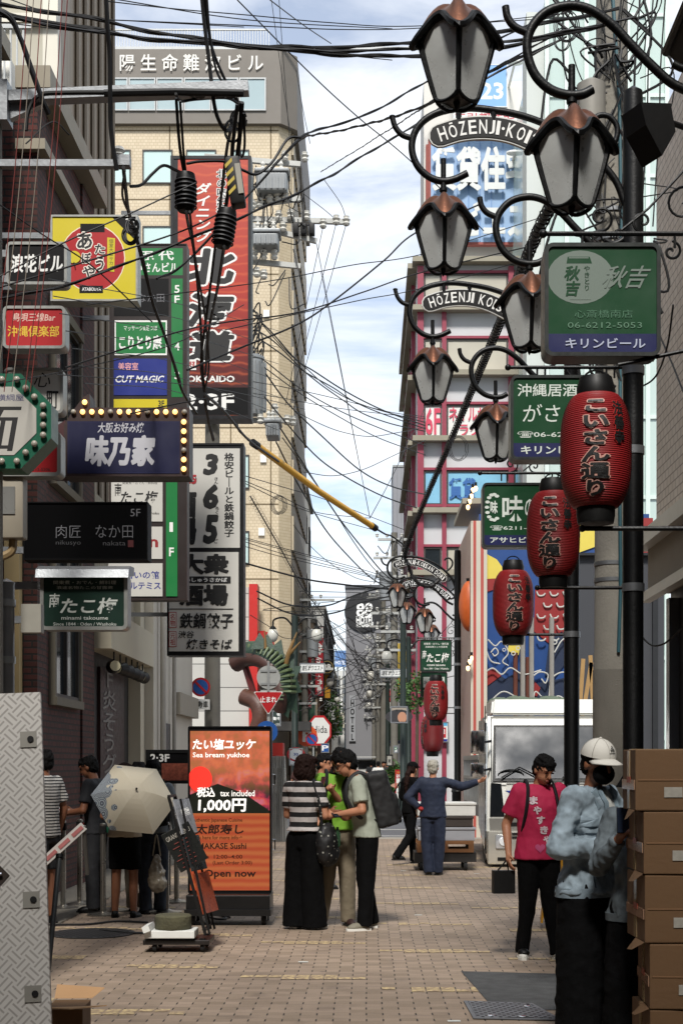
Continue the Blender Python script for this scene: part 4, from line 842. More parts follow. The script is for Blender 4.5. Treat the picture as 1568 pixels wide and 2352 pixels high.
c1=lambda s:[(516.7+x/3.4137,172.2+y/3.4137) for x,y in s]; c2=lambda s:[(516.7+x/3.4137,689+y/3.4137) for x,y in s]; c3=lambda s:[(545.4+x/5.462,1205.7+y/5.462) for x,y in s]
# across the top
for s,r in (([(-60,-2),(0,11),(183,37),(366,75),(574,104),(760,108),(945,97),(1180,66),(1420,20)],.011),([(-60,16),(0,30),(183,62),(366,92),(574,107),(760,124),(945,128),(1160,106),(1420,50)],.011),([(-60,25),(100,55),(300,84),(500,100),(700,117),(945,112),(1200,90),(1460,40)],.009)): W('twist',s,9.2,11,r)
for s in ([(240,2),(400,20),(574,35),(760,52),(945,60),(1300,40)],[(235,45),(574,59),(800,68),(1000,62),(1300,30)],[(240,-6),(574,46),(900,66)],[(-20,48),(230,77),(520,100),(900,138)],[(620,0),(700,60),(760,100)],[(0,-10),(120,30),(240,44),(560,62)]): W('thin',s,9.4,12,.004)
W('twist',[(-40,10),(20,40),(48,90),(70,150),(98,230),(112,262)],9.2,9.5,.017)
W('drop',[(243,-20),(247,60),(252,130),(253,220),(255,300),(268,392)],9.1,9.5,.016)
for s,r in (([(462,-20),(470,60),(480,140),(492,240),(505,282),(520,300),(530,290),(534,262)],.014),([(468,-20),(478,60),(490,120),(520,190),(548,240)],.011),([(474,-20),(482,80),(500,170),(540,220),(556,252)],.009),([(405,225),(410,300),(415,350),(424,402)],.011),([(414,232),(418,290),(422,350),(428,404)],.009),
    ([(428,486),(434,520),(445,570),(455,660),(462,760),(468,880),(478,960),(490,1012)],.012),([(436,486),(450,600),(470,720),(480,840),(470,920),(492,1010)],.009),([(556,235),(549,330),(540,388)],.016),([(545,240),(535,330),(530,400),(518,480)],.014),([(560,260),(562,330),(556,360),(548,340)],.009),([(550,235),(525,320),(512,420),(500,520),(478,700),(462,830),(470,905)],.012),([(515,566),(500,660),(480,760),(472,860)],.012),
    ([(284,384),(290,440),(295,480),(306,520),(330,600),(350,690),(375,760),(398,830),(420,900),(452,950)],.014),([(287,390),(282,450),(300,500),(316,560),(336,640),(364,735),(390,800),(416,880)],.009),([(300,428),(326,424),(350,400),(376,380),(402,390),(430,402)],.011),([(430,376),(462,371),(520,372),(560,392),(590,400),(625,372),(660,320),(690,316)],.01),([(404,215),(415,232),(450,228),(520,225),(550,240)],.01),([(470,905),(520,950),(570,1010),(640,1060)],.012)): W('drop',s,9.4,9.9 if s[-1][1]<850 else 14,r)
for cx,cy,r0,Z,nn in ((300,540,13,9.6,4),(304,520,12,9.5,3),(548,275,16,9.6,3),(535,300,20,9.7,2),(640,1160,13,22,4),(1052,1030,20,24,3),(1300,60,26,12,3),(1290,90,20,12,2)):
    for i in range(nn):
        a0=random.random()*6; W('drop',[(cx+(r0+i*1.5)*math.cos(a0+.5*j)*(.8+.1*i),cy+(r0*1.25+i*2)*math.sin(a0+.5*j)) for j in range(13)],Z,Z+.12,.005)
# sky wires
for s,z0,z1,r in (([(360,640),(430,600)]+c1([(400,700),(590,490),(700,440),(870,390),(1170,285),(1400,150),(1568,60)])+[(1100,110),(1280,30)],9.8,12.5,.009),(c1([(360,730),(590,510),(700,470),(880,440),(1110,385),(1300,335),(1568,235)])+[(1100,175),(1290,90)],20,12.5,.013),(c1([(750,760),(880,680),(1080,560),(1200,480),(1320,410),(1450,320),(1568,250)])+[(1120,165),(1290,70)],25,12.5,.009),
    ([(-20,690),(150,655),(330,590)]+c1([(0,1170),(300,1040),(560,930),(770,820),(900,750),(1100,620),(1280,520),(1568,340)])+[(1100,190),(1300,85)],9,12.5,.009)): W('twist',s,z0,z1,r*.8)
for s,z0,z1,r in (([(545,0)]+c1([(680,0),(1040,330),(1280,525),(1470,690)])+[(1050,470),(1110,530)],12,16,.006),([(200,700)]+c1([(0,1665),(500,1590),(1000,1490),(1568,1400)])+[(1240,500)],10,13,.004),([(430,850),(550,800)]+c1([(560,1960),(840,1780),(1240,1460),(1490,1240)])+[(1100,470)],10,14,.008),([(150,845),(400,765)]+c1([(0,1940),(580,1860),(1090,1700),(1568,1540)])+[(1240,560)],9,14,.006),(c1([(0,2000),(580,1870),(1090,1760),(1510,1680)])+[(1200,600)],10,14,.004),
    ([(60,330),(120,280),(160,310)],9,9.2,.005),([(-10,640),(150,556),(300,490),(450,420)],9,9.4,.005),([(0,470),(100,540),(210,610),(350,740)],9,9.6,.005),([(0,660),(200,600),(420,530),(560,460)],9,10,.006),([(300,950),(420,925),(540,905)],9,10,.005),([(0,880),(160,850),(400,790),(560,700)],9,12,.004),([(130,860),(400,880),(560,905),(700,940)],9,18,.004)): W('thin',s,z0,z1,r)
for i in range(7): W('thin',[(200+i*14-90,640+i*40),(420,700+i*34),(640,760+i*38)],10,22,.004)
for px in (38,52,70,88,118,130): W('thin',[(px+26,-10),(px+8,260),(px-20,560),(px-60,900)],8.6,8.9,.003,m=mat('#7a2f2a' if px%4 else '#8a8074',.6,0,0))
for s,r in (([(240,130),(380,270),(560,470),(700,560),(900,690),(1100,800),(1300,890),(1568,985)],.016),([(240,230),(400,340),(600,540),(720,640),(800,700),(930,790),(1080,890),(1300,970),(1568,1030)],.014),([(250,290),(450,430),(620,560),(850,690),(1000,790),(1200,880),(1568,1010)],.014),([(230,80),(300,200),(480,400),(640,540),(830,700),(1100,830),(1568,960)],.012),([(290,460),(600,700),(900,870),(1200,1000),(1568,1140)],.012),([(310,530),(600,740),(900,920),(1200,1080),(1568,1215)],.011),
    ([(320,580),(500,820),(750,1060),(1050,1330),(1300,1460),(1568,1525)],.016),([(310,760),(450,930),(720,1230),(950,1390),(1240,1540),(1500,1630)],.016),([(430,1000),(580,1230),(720,1450),(900,1720),(1080,1950),(1230,2130),(1340,2220)],.016),([(400,1110),(520,1350),(640,1560),(780,1790),(920,1960),(1120,2160),(1290,2270)],.016),([(450,1080),(640,1340),(820,1600),(1010,1900),(1160,2100),(1320,2250)],.011)): W('cable',c2(s),27,36,r)
for s in ([(550,870),(700,950),(900,1030),(1130,1070),(1350,1040),(1568,1000)],[(620,1350),(850,1378),(1080,1330),(1300,1230),(1568,1100)],[(0,700),(400,760),(900,850),(1568,930)],[(160,630),(500,690),(900,780),(1300,880),(1568,915)],[(160,1380),(500,1480),(800,1570),(1400,1800)],[(160,1420),(420,1530),(700,1660),(1000,1700),(1135,1710)],[(160,1440),(600,1640),(1150,1800)],[(1135,1710),(1200,1590),(1260,1480),(1350,1300),(1440,1100),(1500,1000),(1568,830)]): W('thin',c2(s),26,34,.008)
for s,r in (([(60,470),(420,570),(900,690),(1300,745),(1568,775)],.03),([(240,830),(600,990),(900,1025),(1150,1005),(1350,930),(1568,850)],.026),([(250,920),(600,1090),(900,1140),(1200,1105),(1400,1040),(1568,970)],.026)): W('cable',c3(s+[(s[-1][0]+380,s[-1][1]+(s[-1][1]-s[-2][1])*1.2)]),44,48,r)
for i,s in enumerate(([(60,150),(600,300),(1568,560)],[(60,170),(600,320),(1568,590)],[(60,200),(600,370),(1568,610)],[(60,260),(600,410),(1568,630)],[(330,1060),(900,990),(1568,930)],[(320,1070),(900,1090),(1568,1060)],[(160,1130),(420,1290),(600,1420),(1000,1390),(1568,1130)],[(700,0),(900,250),(1120,450),(1340,590),(1568,690)],[(800,1400),(1080,1440),(1568,1250)],[(780,830),(1568,850)],[(780,905),(1568,905)],[(900,1550),(1200,1640),(1568,1760)],[(930,1700),(1568,1690)])): W('thin',c3(s+[(s[-1][0]+420,s[-1][1]+(s[-1][1]-s[-2][1])*.55)]),40,52,.011)
for a,b in (((742,519),(655,932)),((772,512),(664,936)),((795,514),(673,940)),((727,560),(849,1190)),((737,624),(849,1188)),((680,160),(712,330)),((640,-10),(665,320)),((622,-10),(672,340)),((655,470),(742,515)),((690,440),(772,505)),((745,414),(795,505))): W('power',[a,((a[0]+b[0])/2+ (12 if a[1]>400 and b[1]<520 else 0),(a[1]+b[1])/2+(8 if b[1]<520 else 0)),b],29,30,.007)
# spiral wrapped cables
def wrapped(name,label,pts,r,pitch,loop,cat='cable'):
    p=smooth([P(*a) for a in pts],16); o=p[0].copy(); t=thing(name,label,cat,o); p=[x-o for x in p]
    M().tube(p,r,8).out('cable_core',WIRE,t); c=[];L=0
    for i in range(len(p)-1):
        d=p[i+1]-p[i]; n=max(2,int(d.length/pitch*8)); u=d.orthogonal().normalized(); w=d.normalized().cross(u)
        for j in range(n):
            ph=L/pitch*2*math.pi; c.append(p[i]+d*j/n+(u*math.cos(ph)+w*math.sin(ph))*loop); L+=d.length/n
    M().tube(c,r*.2,4).out('spiral_wrap',mat('#141312',.7,0,.2,4,0,40,0,.2),t); return t
wrapped('wrapped_cable','very thick black cable slanting down from the concrete pole to the fourth lamp',[(1290,440,11.2),(1240,520,12.5),(1150,735,17),(1050,975,24),(935,1250,32.5),(938,1300,33.2),(955,1335,33.3),(985,1347,33.4),(1010,1330,33.5)],.04,.16,.055)
wrapped('wrapped_cable','thin cable in loose spiral loops in front of the beige tower',[(575,1140,28),(613,1206,30),(655,1279,33),(692,1345,36),(728,1394,39),(792,1478,45),(840,1520,50)],.014,.2,.07)
yt=thing('cable_guard','yellow plastic guard tube sleeved over a slanting cable','cable guard',P(585,1020,27)); o=yt.location
a,b=P(585,1020,27)-o,P(857,1210,31)-o; d=(b-a).normalized()
M().tube([a,a.lerp(b,.5)-Vector((0,0,.05)),b],.066,14).out('tube',mat('#c8962a',.4,0,.12,2),yt)
for x,e in ((a,-1),(b,1)): M().tube([x-d*.08,x+d*.1],.076,14).out('end_collar',BLACK,yt)
M().tube(smooth([P(480,900,24)-o,P(540,968,25.5)-o,a,b,P(900,1232,32)-o,P(940,1262,33.5)-o]),.02,6).out('cable',WIRE,yt)
# cable closures
for i,(x,y,h,lab) in enumerate(((427,443,86,'black cable closure canister hanging left of the red sign'),(541,420,110,'flat cable closure with yellow and black hazard stripes'),(516,525,86,'black cable closure canister hanging over the big red sign'))):
    t=thing('cable_closure',lab,'cable closure',P(x,y,9.5),0,'cable closures hanging from the steel arms'); s=9.5/F; t.rotation_euler=(0,R((0,-8,9)[i]),0); hh=h*s/2
    if i!=1:
        M().lathe([(0,-hh),(.05,-hh),(.062,-hh+.02),(.066,0),(.066,hh-.03),(.06,hh),(0,hh)],18).out('canister',BLACK,t); b=M()
        for j in range(7): b.tube([(.07*math.cos(a),.07*math.sin(a)-.0,-hh+.03+j*.028) for a in [R(12*q_) for q_ in range(30)]],.006,5,closed=True)
        b.out('rib',mat('#1d1d1f',.5,0,.2),t)
    else:
        M().box((0,0,0),(.1,.12,2*hh),None,.02).out('canister',BLACK,t)
        for j in range(4): M().prism([(-.051,-.062,-.1+j*.06),(0.0,-.062,-.06+j*.06),(0.0,-.062,-.035+j*.06),(-.051,-.062,-.075+j*.06)],(0,.004,0)).out('hazard_stripe',mat('#b09a28',.5,0,.1),t,False)
        M().box((.03,-.062,0),(.035,.012,.2)).out('label_plate',mat('#8f8c80',.5,0,.2),t,False)
# pole with transformers on the left
Z=29.5; pl=thing('utility_pole','utility pole behind the tall red sign, loaded with transformers and cross arms','utility pole',(Xz(488,Z),Z,0)); o=pl.location; q2=lambda x,y,dz=0:P(x,y,Z+dz)-o; k2=Z/F
M().lathe([(.17,0),(.14,13.6),(0,13.65)],20).out('pole',CONC,pl)
def arm(x0,y0,x1,y1,r=.05,dz=-.25): a,b=q2(x0,y0,dz),q2(x1,y1,dz); M().box((a+b)/2,((b-a).length,.09,.1),(b-a).to_track_quat('X','Z').to_euler()).out('cross_arm',LGT,pl,False)
for a in ((470,360,690,378),(470,486,690,456),(470,500,803,510),(470,492,727,554),(470,590,690,612),(470,600,612,632),(470,965,680,966),(470,664,560,668)): arm(*a)
INS=[(742,513),(772,505),(795,507),(619,455),(638,450),(655,447),(580,470),(597,466),(640,495),(667,492),(704,495),(628,515),(650,520),(584,585),(606,585),(630,585),(590,625),(606,630),(598,962),(659,964),(672,966),(631,938),(654,358),(700,360)]
for x,y in INS: M().lathe([(0,-.1),(.05,-.1),(.075,-.06),(.05,-.02),(.085,.02),(.05,.05),(.06,.09),(0,.1)],12,q2(x,y,-.4)).out('insulator',PORC,pl)
def trans(x0,y0,x1,y1,lab=None,nm='transformer'):
    w,h=(x1-x0)*k2,(y1-y0)*k2; c=q2((x0+x1)/2,(y0+y1)/2,-.4); b=M().box(c,(w,.5,h),None,.04).box(c+Vector((0,0,h/2+.03)),(w+.08,.56,.07),None,.02)
    for i in range(5): b.box(c+Vector((-w*.4+i*w*.2,-.27,-h*.1)),(.03,.06,h*.7))
    o_=b.out(nm,GREYP,pl,False)
    for i in range(3): M().lathe([(.04,0),(.06,.06),(.03,.1),(.05,.14),(.02,.2)],10,c+Vector((-w*.3+i*w*.3,-.1,h/2+.06))).out('bushing',PORC,o_)
trans(591,405,660,447); trans(582,543,640,572); trans(612,976,642,1008)
c=q2(585,884,-.3); b=M().lathe([(0,-.62),(.16,-.62),(.18,-.56),(.18,.5),(.2,.52),(.2,.57),(.1,.62),(0,.63)],20,c)
for i in range(14):
    a=2*math.pi*i/14; b.box(c+Vector((.2*math.cos(a),.2*math.sin(a),-.05)),(.09,.015,1.0),Matrix.Rotation(a,3,'Z').to_euler())
b.out('transformer_drum',GREYP,pl)
for x in (679,697,716): M().box(q2(x,528,-.35),(.12,.2,.22),None,.02).out('switch',BLACK,pl)
b=M()
for i in range(26):
    x,y=random.uniform(565,700),random.uniform(380,640); x2,y2=x+random.uniform(-60,40),y+random.uniform(30,120)
    b.tube(smooth([q2(x,y,-.3),q2((x+x2)/2+random.uniform(-20,20),(y+y2)/2+random.uniform(0,40),-.5),q2(x2,y2,-.2)]),.013,5)
for i in range(12):
    x,y=random.uniform(560,590),random.uniform(690,830); b.tube(smooth([q2(x,y,-.2),q2(x+random.uniform(10,30),y+random.uniform(-30,30),-.4),q2(x+random.uniform(-10,20),y+random.uniform(40,90),-.3)]),.016,5)
b.out('jumper_cable',WIRE,pl)
nb=Sign('number_plate','x','p',466,1596,494,1620,1,IV,IV) if 0 else None
# thick concrete pole on the right
cpole=thing('concrete_pole','thick grey concrete pole behind the red lanterns, wrapped in cables at its top','utility pole',(Xz(1404,13),13,0)); o=cpole.location
M().lathe([(.17,0),(.165,2.6),(.158,2.62),(.14,9.5),(0,9.5)],28).out('pole',mat('#7f7b72',.9,0,.35,3.5,.5,40),cpole)
M().lathe([(.175,.0),(.173,2.45)],28,cap=False).out('bumpy_sleeve',mat('#7d7970',.8,0,.2,4,1.0,160),cpole)
b=M()
for z in (3.25,3.4,6.35,7.2,5.3,6.6): b.lathe([(.163,z),(.163,z+.035)],24)
b.out('steel_band',STEEL,cpole); b=M()
b.tube([(-.05,-.16,9),(.04,-.17,7.6),(.06,-.17,6.2),(.04,-.17,4.4),(.05,-.18,3.2),(.03,-.18,2.6)],.016,6); b.out('blue_conduit',mat('#2c5660',.5,0,.15,3),cpole); M().lathe([(.02,0),(.1,.1),(.13,.4),(.13,.95),(.05,1.0)],16,(-.22,-.2,6.75)).out('junction_can',mat('#8b8880',.5,.1,.25,4),cpole)
b=M()
for i in range(60):
    z=random.uniform(5.4,8.8); x=random.uniform(-.4,.35); b.tube(smooth([(x,-.2,z),(x+random.uniform(-.3,.3),-.25,z+random.uniform(-.3,.3)),(x+random.uniform(-.3,.25),-.22,z+random.uniform(-.9,.1)),(x*.3,-.18,z-random.uniform(.2,.9))]),random.choice((.006,.009,.013)),5)
b.out('cable_tangle',WIRE,cpole)
for px in (1470,1500,1528): W('drop',[(px,-20),(px-12,150),(px-16,300),(px-30,520)],12.6,12.8,.007)
for s in ([(1500,740),(1540,830),(1568,900)],[(1440,900),(1500,870),(1530,800),(1545,700)],[(1430,1380),(1480,1470),(1520,1480),(1568,1440)]): W('drop',s,12,11,.008)
# speaker-like floodlight on the right
fl=thing('floodlight','black floodlight housing hanging right of the concrete pole','floodlight',P(1490,300,9.5),R(25))
M().prism([(-.14,-.1,.12),(.1,-.1,.16),(.14,-.1,-.02),(.03,-.1,-.2),(-.1,-.1,-.02)],(0,.22,0)).out('housing',BLACK,fl,False); M().tube([(.05,0,.1),(.35,.05,.1)],.02).out('arm',IRON,fl)
aw=thing('shop_awning','dark shop awning edge at the upper right corner','awning',(2.75,5.8,0)); b=M().prism([(-.9,0,6.0),(.6,0,4.3),(.6,0,6.4)],(0,3,0)); b.out('canvas',mat('#2e2c28',.7,0,.2,2),aw,False); M().tube([(-.9,0,6.0),(-.9,3,6.0)],.03).out('front_bar',IRON,aw)
# ---------- traffic signs
SB=mat('#174a8c',.4,0,.05); SR=mat('#a3141a',.4,0,.05); SWH=mat('#d0d0cc',.45,0,.05); SGY=mat('#9c9d99',.5,.2,.1,4)
def disc_part(par,n,r,m,z,y,nn=32,x=0): return M().lathe([(0,y),(r,y),(r,y+.012),(0,y+.012)],nn,(x,0,z),'y').out(n,m,par,False)
k3=29/F; t=thing('no_parking_sign','round blue and red no parking sign above a small white plate','traffic sign',P(461,1578,29)); r=22*k3
disc_part(t,'red_ring',r,SR,0,0); disc_part(t,'blue_field',r*.78,SB,0,-.006); M().box((0,-.012,0),(r*1.7,.006,r*.22),Matrix.Rotation(R(45),3,'Y').to_euler()).out('red_slash',SR,t,False)
M().box((0,0,-40*k3),(42*k3,.012,24*k3)).out('plate',SWH,t,False); link('lettering',fit('自動車',-17*k3,-48*k3,17*k3,-32*k3,-.012,.01),TX_K,t); M().box((.02,.04,-.1),(.1,.05,.12)).out('bracket',STEEL,t,False)
Z=32; k3=Z/F; t=thing('stop_sign','red stop triangle below a grey sign back and above a blue arrow disc','traffic sign',(Xz(617,Z),Z,0)); zz=lambda py:CH+(HY-py)*k3
M().cyl((0,0,0),(0,0,zz(1530)),.035).out('post',SGY,t)
disc_part(t,'round_back',27*k3,SGY,zz(1556),-.05)
b=M()
for y in (1541,1571): b.box((0,-.065,zz(y)),(36*k3,.02,.05))
b.box((0,-.08,zz(1560)),(.05,.02,.75)); b.out('back_rail',ALU,t,False); M().box((0,-.05,zz(1592)),(36*k3,.012,14*k3)).out('back_plate',SGY,t,False)
T3=lambda s,y:M().prism([(-s,y,zz(1605)+s*.52),(s,y,zz(1605)+s*.52),(s*.96+.03,y,zz(1605)+s*.45),(.02,y,zz(1605)-s*1.12),(-.02,y,zz(1605)-s*1.12),(-s*.96-.03,y,zz(1605)+s*.45)],(0,.01,0))
T3(31*k3,-.09).out('white_edge',SWH,t,False); T3(28.5*k3,-.1).out('red_field',SR,t,False); link('lettering',fit('止まれ',-19*k3,zz(1614),19*k3,zz(1600),-.11,.015),TX_W,t)
disc_part(t,'blue_disc',25*k3,SB,zz(1681),-.05,x=-.04); M().tube(smooth([(.03,-.06,zz(1700)),(.03,-.06,zz(1682)),(-.0,-.06,zz(1674)),(-.1,-.06,zz(1672))]),.045,6).out('arrow',SWH,t)
def iron_post(label,px,Z,h,w,arm=None,globes=True,group='lamp posts of the far street'):
    t=thing('lamp_post',label,'street lamp',(Xz(px,Z),Z,0),0,group); M().lathe([(w*1.5,0),(w*1.5,.9),(w,1.0),(w*.9,h),(0,h+.05)],14).out('post',mat('#1b2722',.45,.2,.2,5),t)
    if globes:
        for sx in (-1,1):
            M().tube(smooth([(0,0,h-.5),(sx*.35,0,h-.1),(sx*.75,0,h-.15),(sx*.8,0,h-.4)]),.035,6).out('arm',IRON,t); g=M().ell((sx*.8,0,h-.72),(.2,.2,.26)).out('globe',mat('#b5b3aa',.3,0,.1),t); M().lathe([(.1,0),(.14,.02),(.05,.12)],10,(sx*.8,0,h-.5)).out('globe_cap',IRON,g)
    return t
t=iron_post('dark lamp post on the far left corner with a name plate and speed sign',677,52,7.0,.13)
iron_post('dark green lamp post on the far right corner carrying a white name plate',938,52,6.2,.1); iron_post('dark green lamp post further along on the right of the far street',890,68,6.5,.1); iron_post('dark green lamp post left of the fourth lantern lamp',925,45,6.2,.1,globes=False)
for i,(px,Z) in enumerate(((880,82),(872,98),(866,116),(720,70),(745,90))): iron_post('distant lamp post with two white globes along the far street',px,Z,6.3,.09,group='distant globe lamp posts')
def pl_sign(label,x0,y0,x1,y1,Z,text,fa=SWH,tc=TX_K,nm='name_plate',cat='sign',fr=STEEL,b=.02,sh=.2):
    s=Sign(nm,label,cat,x0,y0,x1,y1,Z,fa,fr,.12,.04); 
    if text: s.T(text,.08,.22,.92,.78,tc,b,sh)
    return s
pl_sign('white street name plate on the left far corner post',688,1523,746,1546,51.7,'道頓堀ウエスト'); pl_sign('white street name plate on the right far corner post',871,1536,933,1556,51.6,'道頓堀ウエスト')
s=pl_sign('square white sign with a red ring and the number 30',664,1718,695,1758,51.5,None,nm='speed_sign',cat='traffic sign',fr=SGY); s.disc(.5,.36,.33,.26,SR,'red_ring'); s.disc(.5,.36,.25,.2,SWH,'ring_field'); s.T('30',.33,.28,.67,.44,mat('#1a3d80',.5,0,0),.03); s.T('区間\nここから',.2,.7,.8,.94,TX_K,.0)
s=pl_sign('tall red upright sign with white script far on the left',722,1438,744,1600,66,None,fa=mat('#9c1622',.45,0,.08),nm='upright_sign',cat='shop sign',fr=BLACK); s.rect(.08,.02,.92,.17,SWH,'white_field'); s.T('ART\nINN',.15,.04,.85,.16,TX_K,.02); s.T('Art inn',-.9,.36,1.9,.44,TX_W,.02,.3,rz=R(-90)); s.T(vert('アートイン難波'),.25,.58,.75,.97,TX_W,.02,.1)
s=pl_sign('yellow hotel sign hanging beyond the red upright sign',744,1545,760,1605,70,None,fa=mat('#c08a22',.45,0,.06),nm='hotel_sign',cat='shop sign',fr=BLACK); s.T('HOTEL',.1,.3,.9,.4,TX_K,0); s2=thing('round_sign','round black sign with white initials above the yellow hotel sign','shop sign',P(751,1532,69.5)); disc_part(s2,'disc',.38,BLACK,0,0); disc_part(s2,'ring',.3,mat('#a08a50',.5,0,0),0,-.006); disc_part(s2,'ring_field',.27,BLACK,0,-.012); link('lettering',fit('BB',-.2,-.14,.2,.14,-.02,.03),TX_W,s2)
s=thing('octagon_sign','white octagonal sign edged in red on the far left side','shop sign',P(733,1678,60)); 
for n_,r,m,y in (('red_edge',.55,SR,0),('white_field',.47,SWH,-.008)): M().prism([(r*math.cos(R(22.5+45*i)),y,r*1.25*math.sin(R(22.5+45*i))) for i in range(8)],(0,.012,0)).out(n_,m,s,False)
link('lettering',fit('Hida',-.3,-.1,.34,.2,-.016,.0),TX_K,s); M().box((0,.1,0),(.2,.2,.3)).out('bracket',STEEL,s,False)
s=thing('parking_sign','round orange sign with a white letter P on the far left','traffic sign',P(704,1690,56)); disc_part(s,'disc',.42,mat('#c04a1c',.45,0,.06),0,0); link('lettering',fit('P',-.16,-.24,.2,.24,-.02,.04),TX_W,s); M().cyl((0,.1,0),(0,.1,-P(704,1690,56).z),.04).out('post',SGY,s)
s=thing('no_parking_sign','small far no parking disc right of the orange letter P sign','traffic sign',P(716,1698,55)); disc_part(s,'red_ring',.24,SR,0,0); disc_part(s,'blue_field',.19,SB,0,-.006); M().box((0,-.012,0),(.4,.006,.05),Matrix.Rotation(R(45),3,'Y').to_euler()).out('red_slash',SR,s,False); M().cyl((.06,.1,0),(.06,.1,-P(716,1698,55).z),.035).out('post',SGY,s)
pl_sign('blue sign with a white letter P down the far street',737,1707,756,1729,58,'P',fa=SB,tc=TX_W,nm='parking_sign',cat='traffic sign',sh=0); pl_sign('yellow sign with black letters far down the left side',739,1735,772,1753,60,'9 0',fa=YEL,nm='price_sign',sh=0)
s=pl_sign('dark corner billboard with white characters and a phone number behind the stop sign',625,1632,645,1668,54,None,fa=mat('#20302c',.5,0,.1),nm='wall_sign',cat='sign'); s.T('者',.5,.1,.95,.35,TX_W,.02); s.T('集中',.05,.4,.95,.62,TX_W,.02); s.T('-110',.3,.8,.95,.93,TX_W,.0)
s=pl_sign('photo signboard of a reclining person, on the far right post',896,1622,936,1661,44,None,fa=mat('#8f8578',.5,0,.1),nm='shop_sign',cat='shop sign'); s.disc(.5,.62,.42,.22,mat('#2d2c2e',.5,0,.1),'dark_field'); s.disc(.68,.66,.14,.17,mat('#a97a60',.5,0,.1),'face_patch'); s.T('癒し処',.3,.18,.7,.34,TX_K,.0); s.T('Tel:06-7654',.1,.88,.9,.96,TX_K,.0)
s=pl_sign('small white signboard with a green corner mark right of the far street',903,1712,914,1730,50,'P',fa=SWH,tc=mat('#156a3a',.5,0,0),nm='shop_sign',cat='shop sign',sh=0)
s=pl_sign('small dark framed signboard on the right far post',886,1733,902,1760,49,None,fa=mat('#8d8a80',.5,0,.1),nm='shop_sign',cat='shop sign',fr=BLACK); s.T('蔵',.3,.4,.7,.7,TX_K,.02)
s=pl_sign('standing red and white massage signboard at the far corner',907,1768,931,1850,54,None,fa=SWH,nm='standing_sign',cat='signboard',fr=SR); s.rect(.03,.02,.97,.24,mat('#9c1020',.5,0,0)); s.T('リラクゼーション',.1,.04,.9,.11,GOLD,.01); s.T('蜜月之城',.1,.13,.9,.22,TX_W,.02); s.disc(.5,.44,.36,.1,mat('#b08a74',.5,0,.1),'picture'); s.T('アカスリ\n整体',.15,.62,.8,.78,TX_K,.0); s.T('60分\n3000',.15,.82,.8,.93,TX_K,.0)
s=pl_sign('blue and red estate agent sign on the corner beyond the lanterns',968,1658,1030,1705,55.6,None,nm='wall_sign',cat='shop sign'); s.rect(.05,.04,.95,.2,mat('#4a9cc0',.5,0,0)); s.rect(.08,.28,.9,.78,mat('#b02028',.5,0,0)); s.T('仲介管理',.12,.34,.86,.6,TX_W,.03); s.rect(.05,.84,.95,.96,BLU)
# far pole clutter
for i,(px,Z,h) in enumerate(((905,58,11),(880,74,10.5),(868,92,10),(700,62,9),(770,120,9),(858,112,10))):
    t=thing('utility_pole','far utility pole crowded with cross arms on the right of the street' if px>840 else 'far utility pole on the left of the street','utility pole',(Xz(px,Z),Z,0),0,'far utility poles right' if px>840 else 'far utility poles left'); M().lathe([(.16,0),(.13,h),(0,h)],12).out('pole',CONC,t)
    for j in range(7):
        z=h-.3-j*.75; M().box((random.uniform(-.3,.3),-.15,z),(random.uniform(1.2,2.2),.1,.1)).out('cross_arm',LGT,t,False)
        for x in (-.7,-.3,.3,.7): M().lathe([(0,-.08),(.07,-.04),(.05,0),(.08,.05),(0,.1)],8,(x,-.2,z+.15)).out('insulator',PORC,t)
    M().lathe([(0,-.6),(.25,-.6),(.28,.55),(0,.6)],14,(.35 if i%2 else -.35,-.3,h-2.2)).out('transformer_drum',GREYP,t); b=M()
    for j in range(26):
        z=random.uniform(h*.45,h); x=random.uniform(-1,1); b.tube(smooth([(x,-.25,z),(x+random.uniform(-.4,.4),-.35,z-random.uniform(.1,.7)),(x+random.uniform(-.7,.7),-.25,z-random.uniform(-.3,.5))]),.022,5)
    b.out('jumper_cable',mat('#3a3a3a',.6,0,.4,2),t)
for i in range(34):
    x0,x1=random.uniform(700,860),random.uniform(840,950); y0,y1=random.uniform(1380,1640),random.uniform(1400,1640); z0=random.uniform(56,100); W('thin',[(x0,y0),((x0+x1)/2,(y0+y1)/2+random.uniform(5,22)),(x1,y1)],z0,z0+8,.016)
# ---------- dragon over the shop
dg=thing('dragon_sculpture','green scaled dragon sculpture with golden antlers over the corner shop','sculpture',(Xz(620,49),49,0)); o=dg.location; d_=lambda x,y,dz=0:P(x,y,49+dz)-o; SC=mat('#24382a',.5,.1,.6,5,1.0,20); GLD=mat('#6e5228',.45,.3,.3,4)
body=smooth([d_(545,1510,1),d_(575,1498,.6),d_(605,1503,.2),d_(630,1522,0),d_(646,1552,-.1),d_(650,1590,-.2),d_(648,1620,0)],7)
b=M().tube(body,[.42-.004*i for i in range(len(body))],16)
b.out('body',SC,dg); b=M().tube([p+Vector((-.06,-.1,-.2)) for p in body],[.33-.003*i for i in range(len(body))],12); b.out('belly',mat('#3e2117',.5,0,.4,5,.8,14),dg)
M().tube(smooth([d_(560,1600,.8),d_(590,1615,.5),d_(598,1650,.4),d_(585,1690,.5),d_(570,1720,.7)],6),.3,12).out('lower_body',mat('#4a2a1c',.5,0,.4,5,.8,14),dg)
b=M()
for i in range(3,len(body)-3,2):
    p=body[i]; d=(body[i+1]-body[i-1]).normalized(); n=Vector((-d.z,0,d.x)); n=n if n.z>0 else -n; b.tube([p+n*.43,p+n*.26+Vector((0,-.38,0)),p-n*.06+Vector((0,-.46,0))],[.06,.06,.03],6)
b.out('scale_ridge',mat('#4d5a3a',.5,.1,.4,4),dg)
b=M()
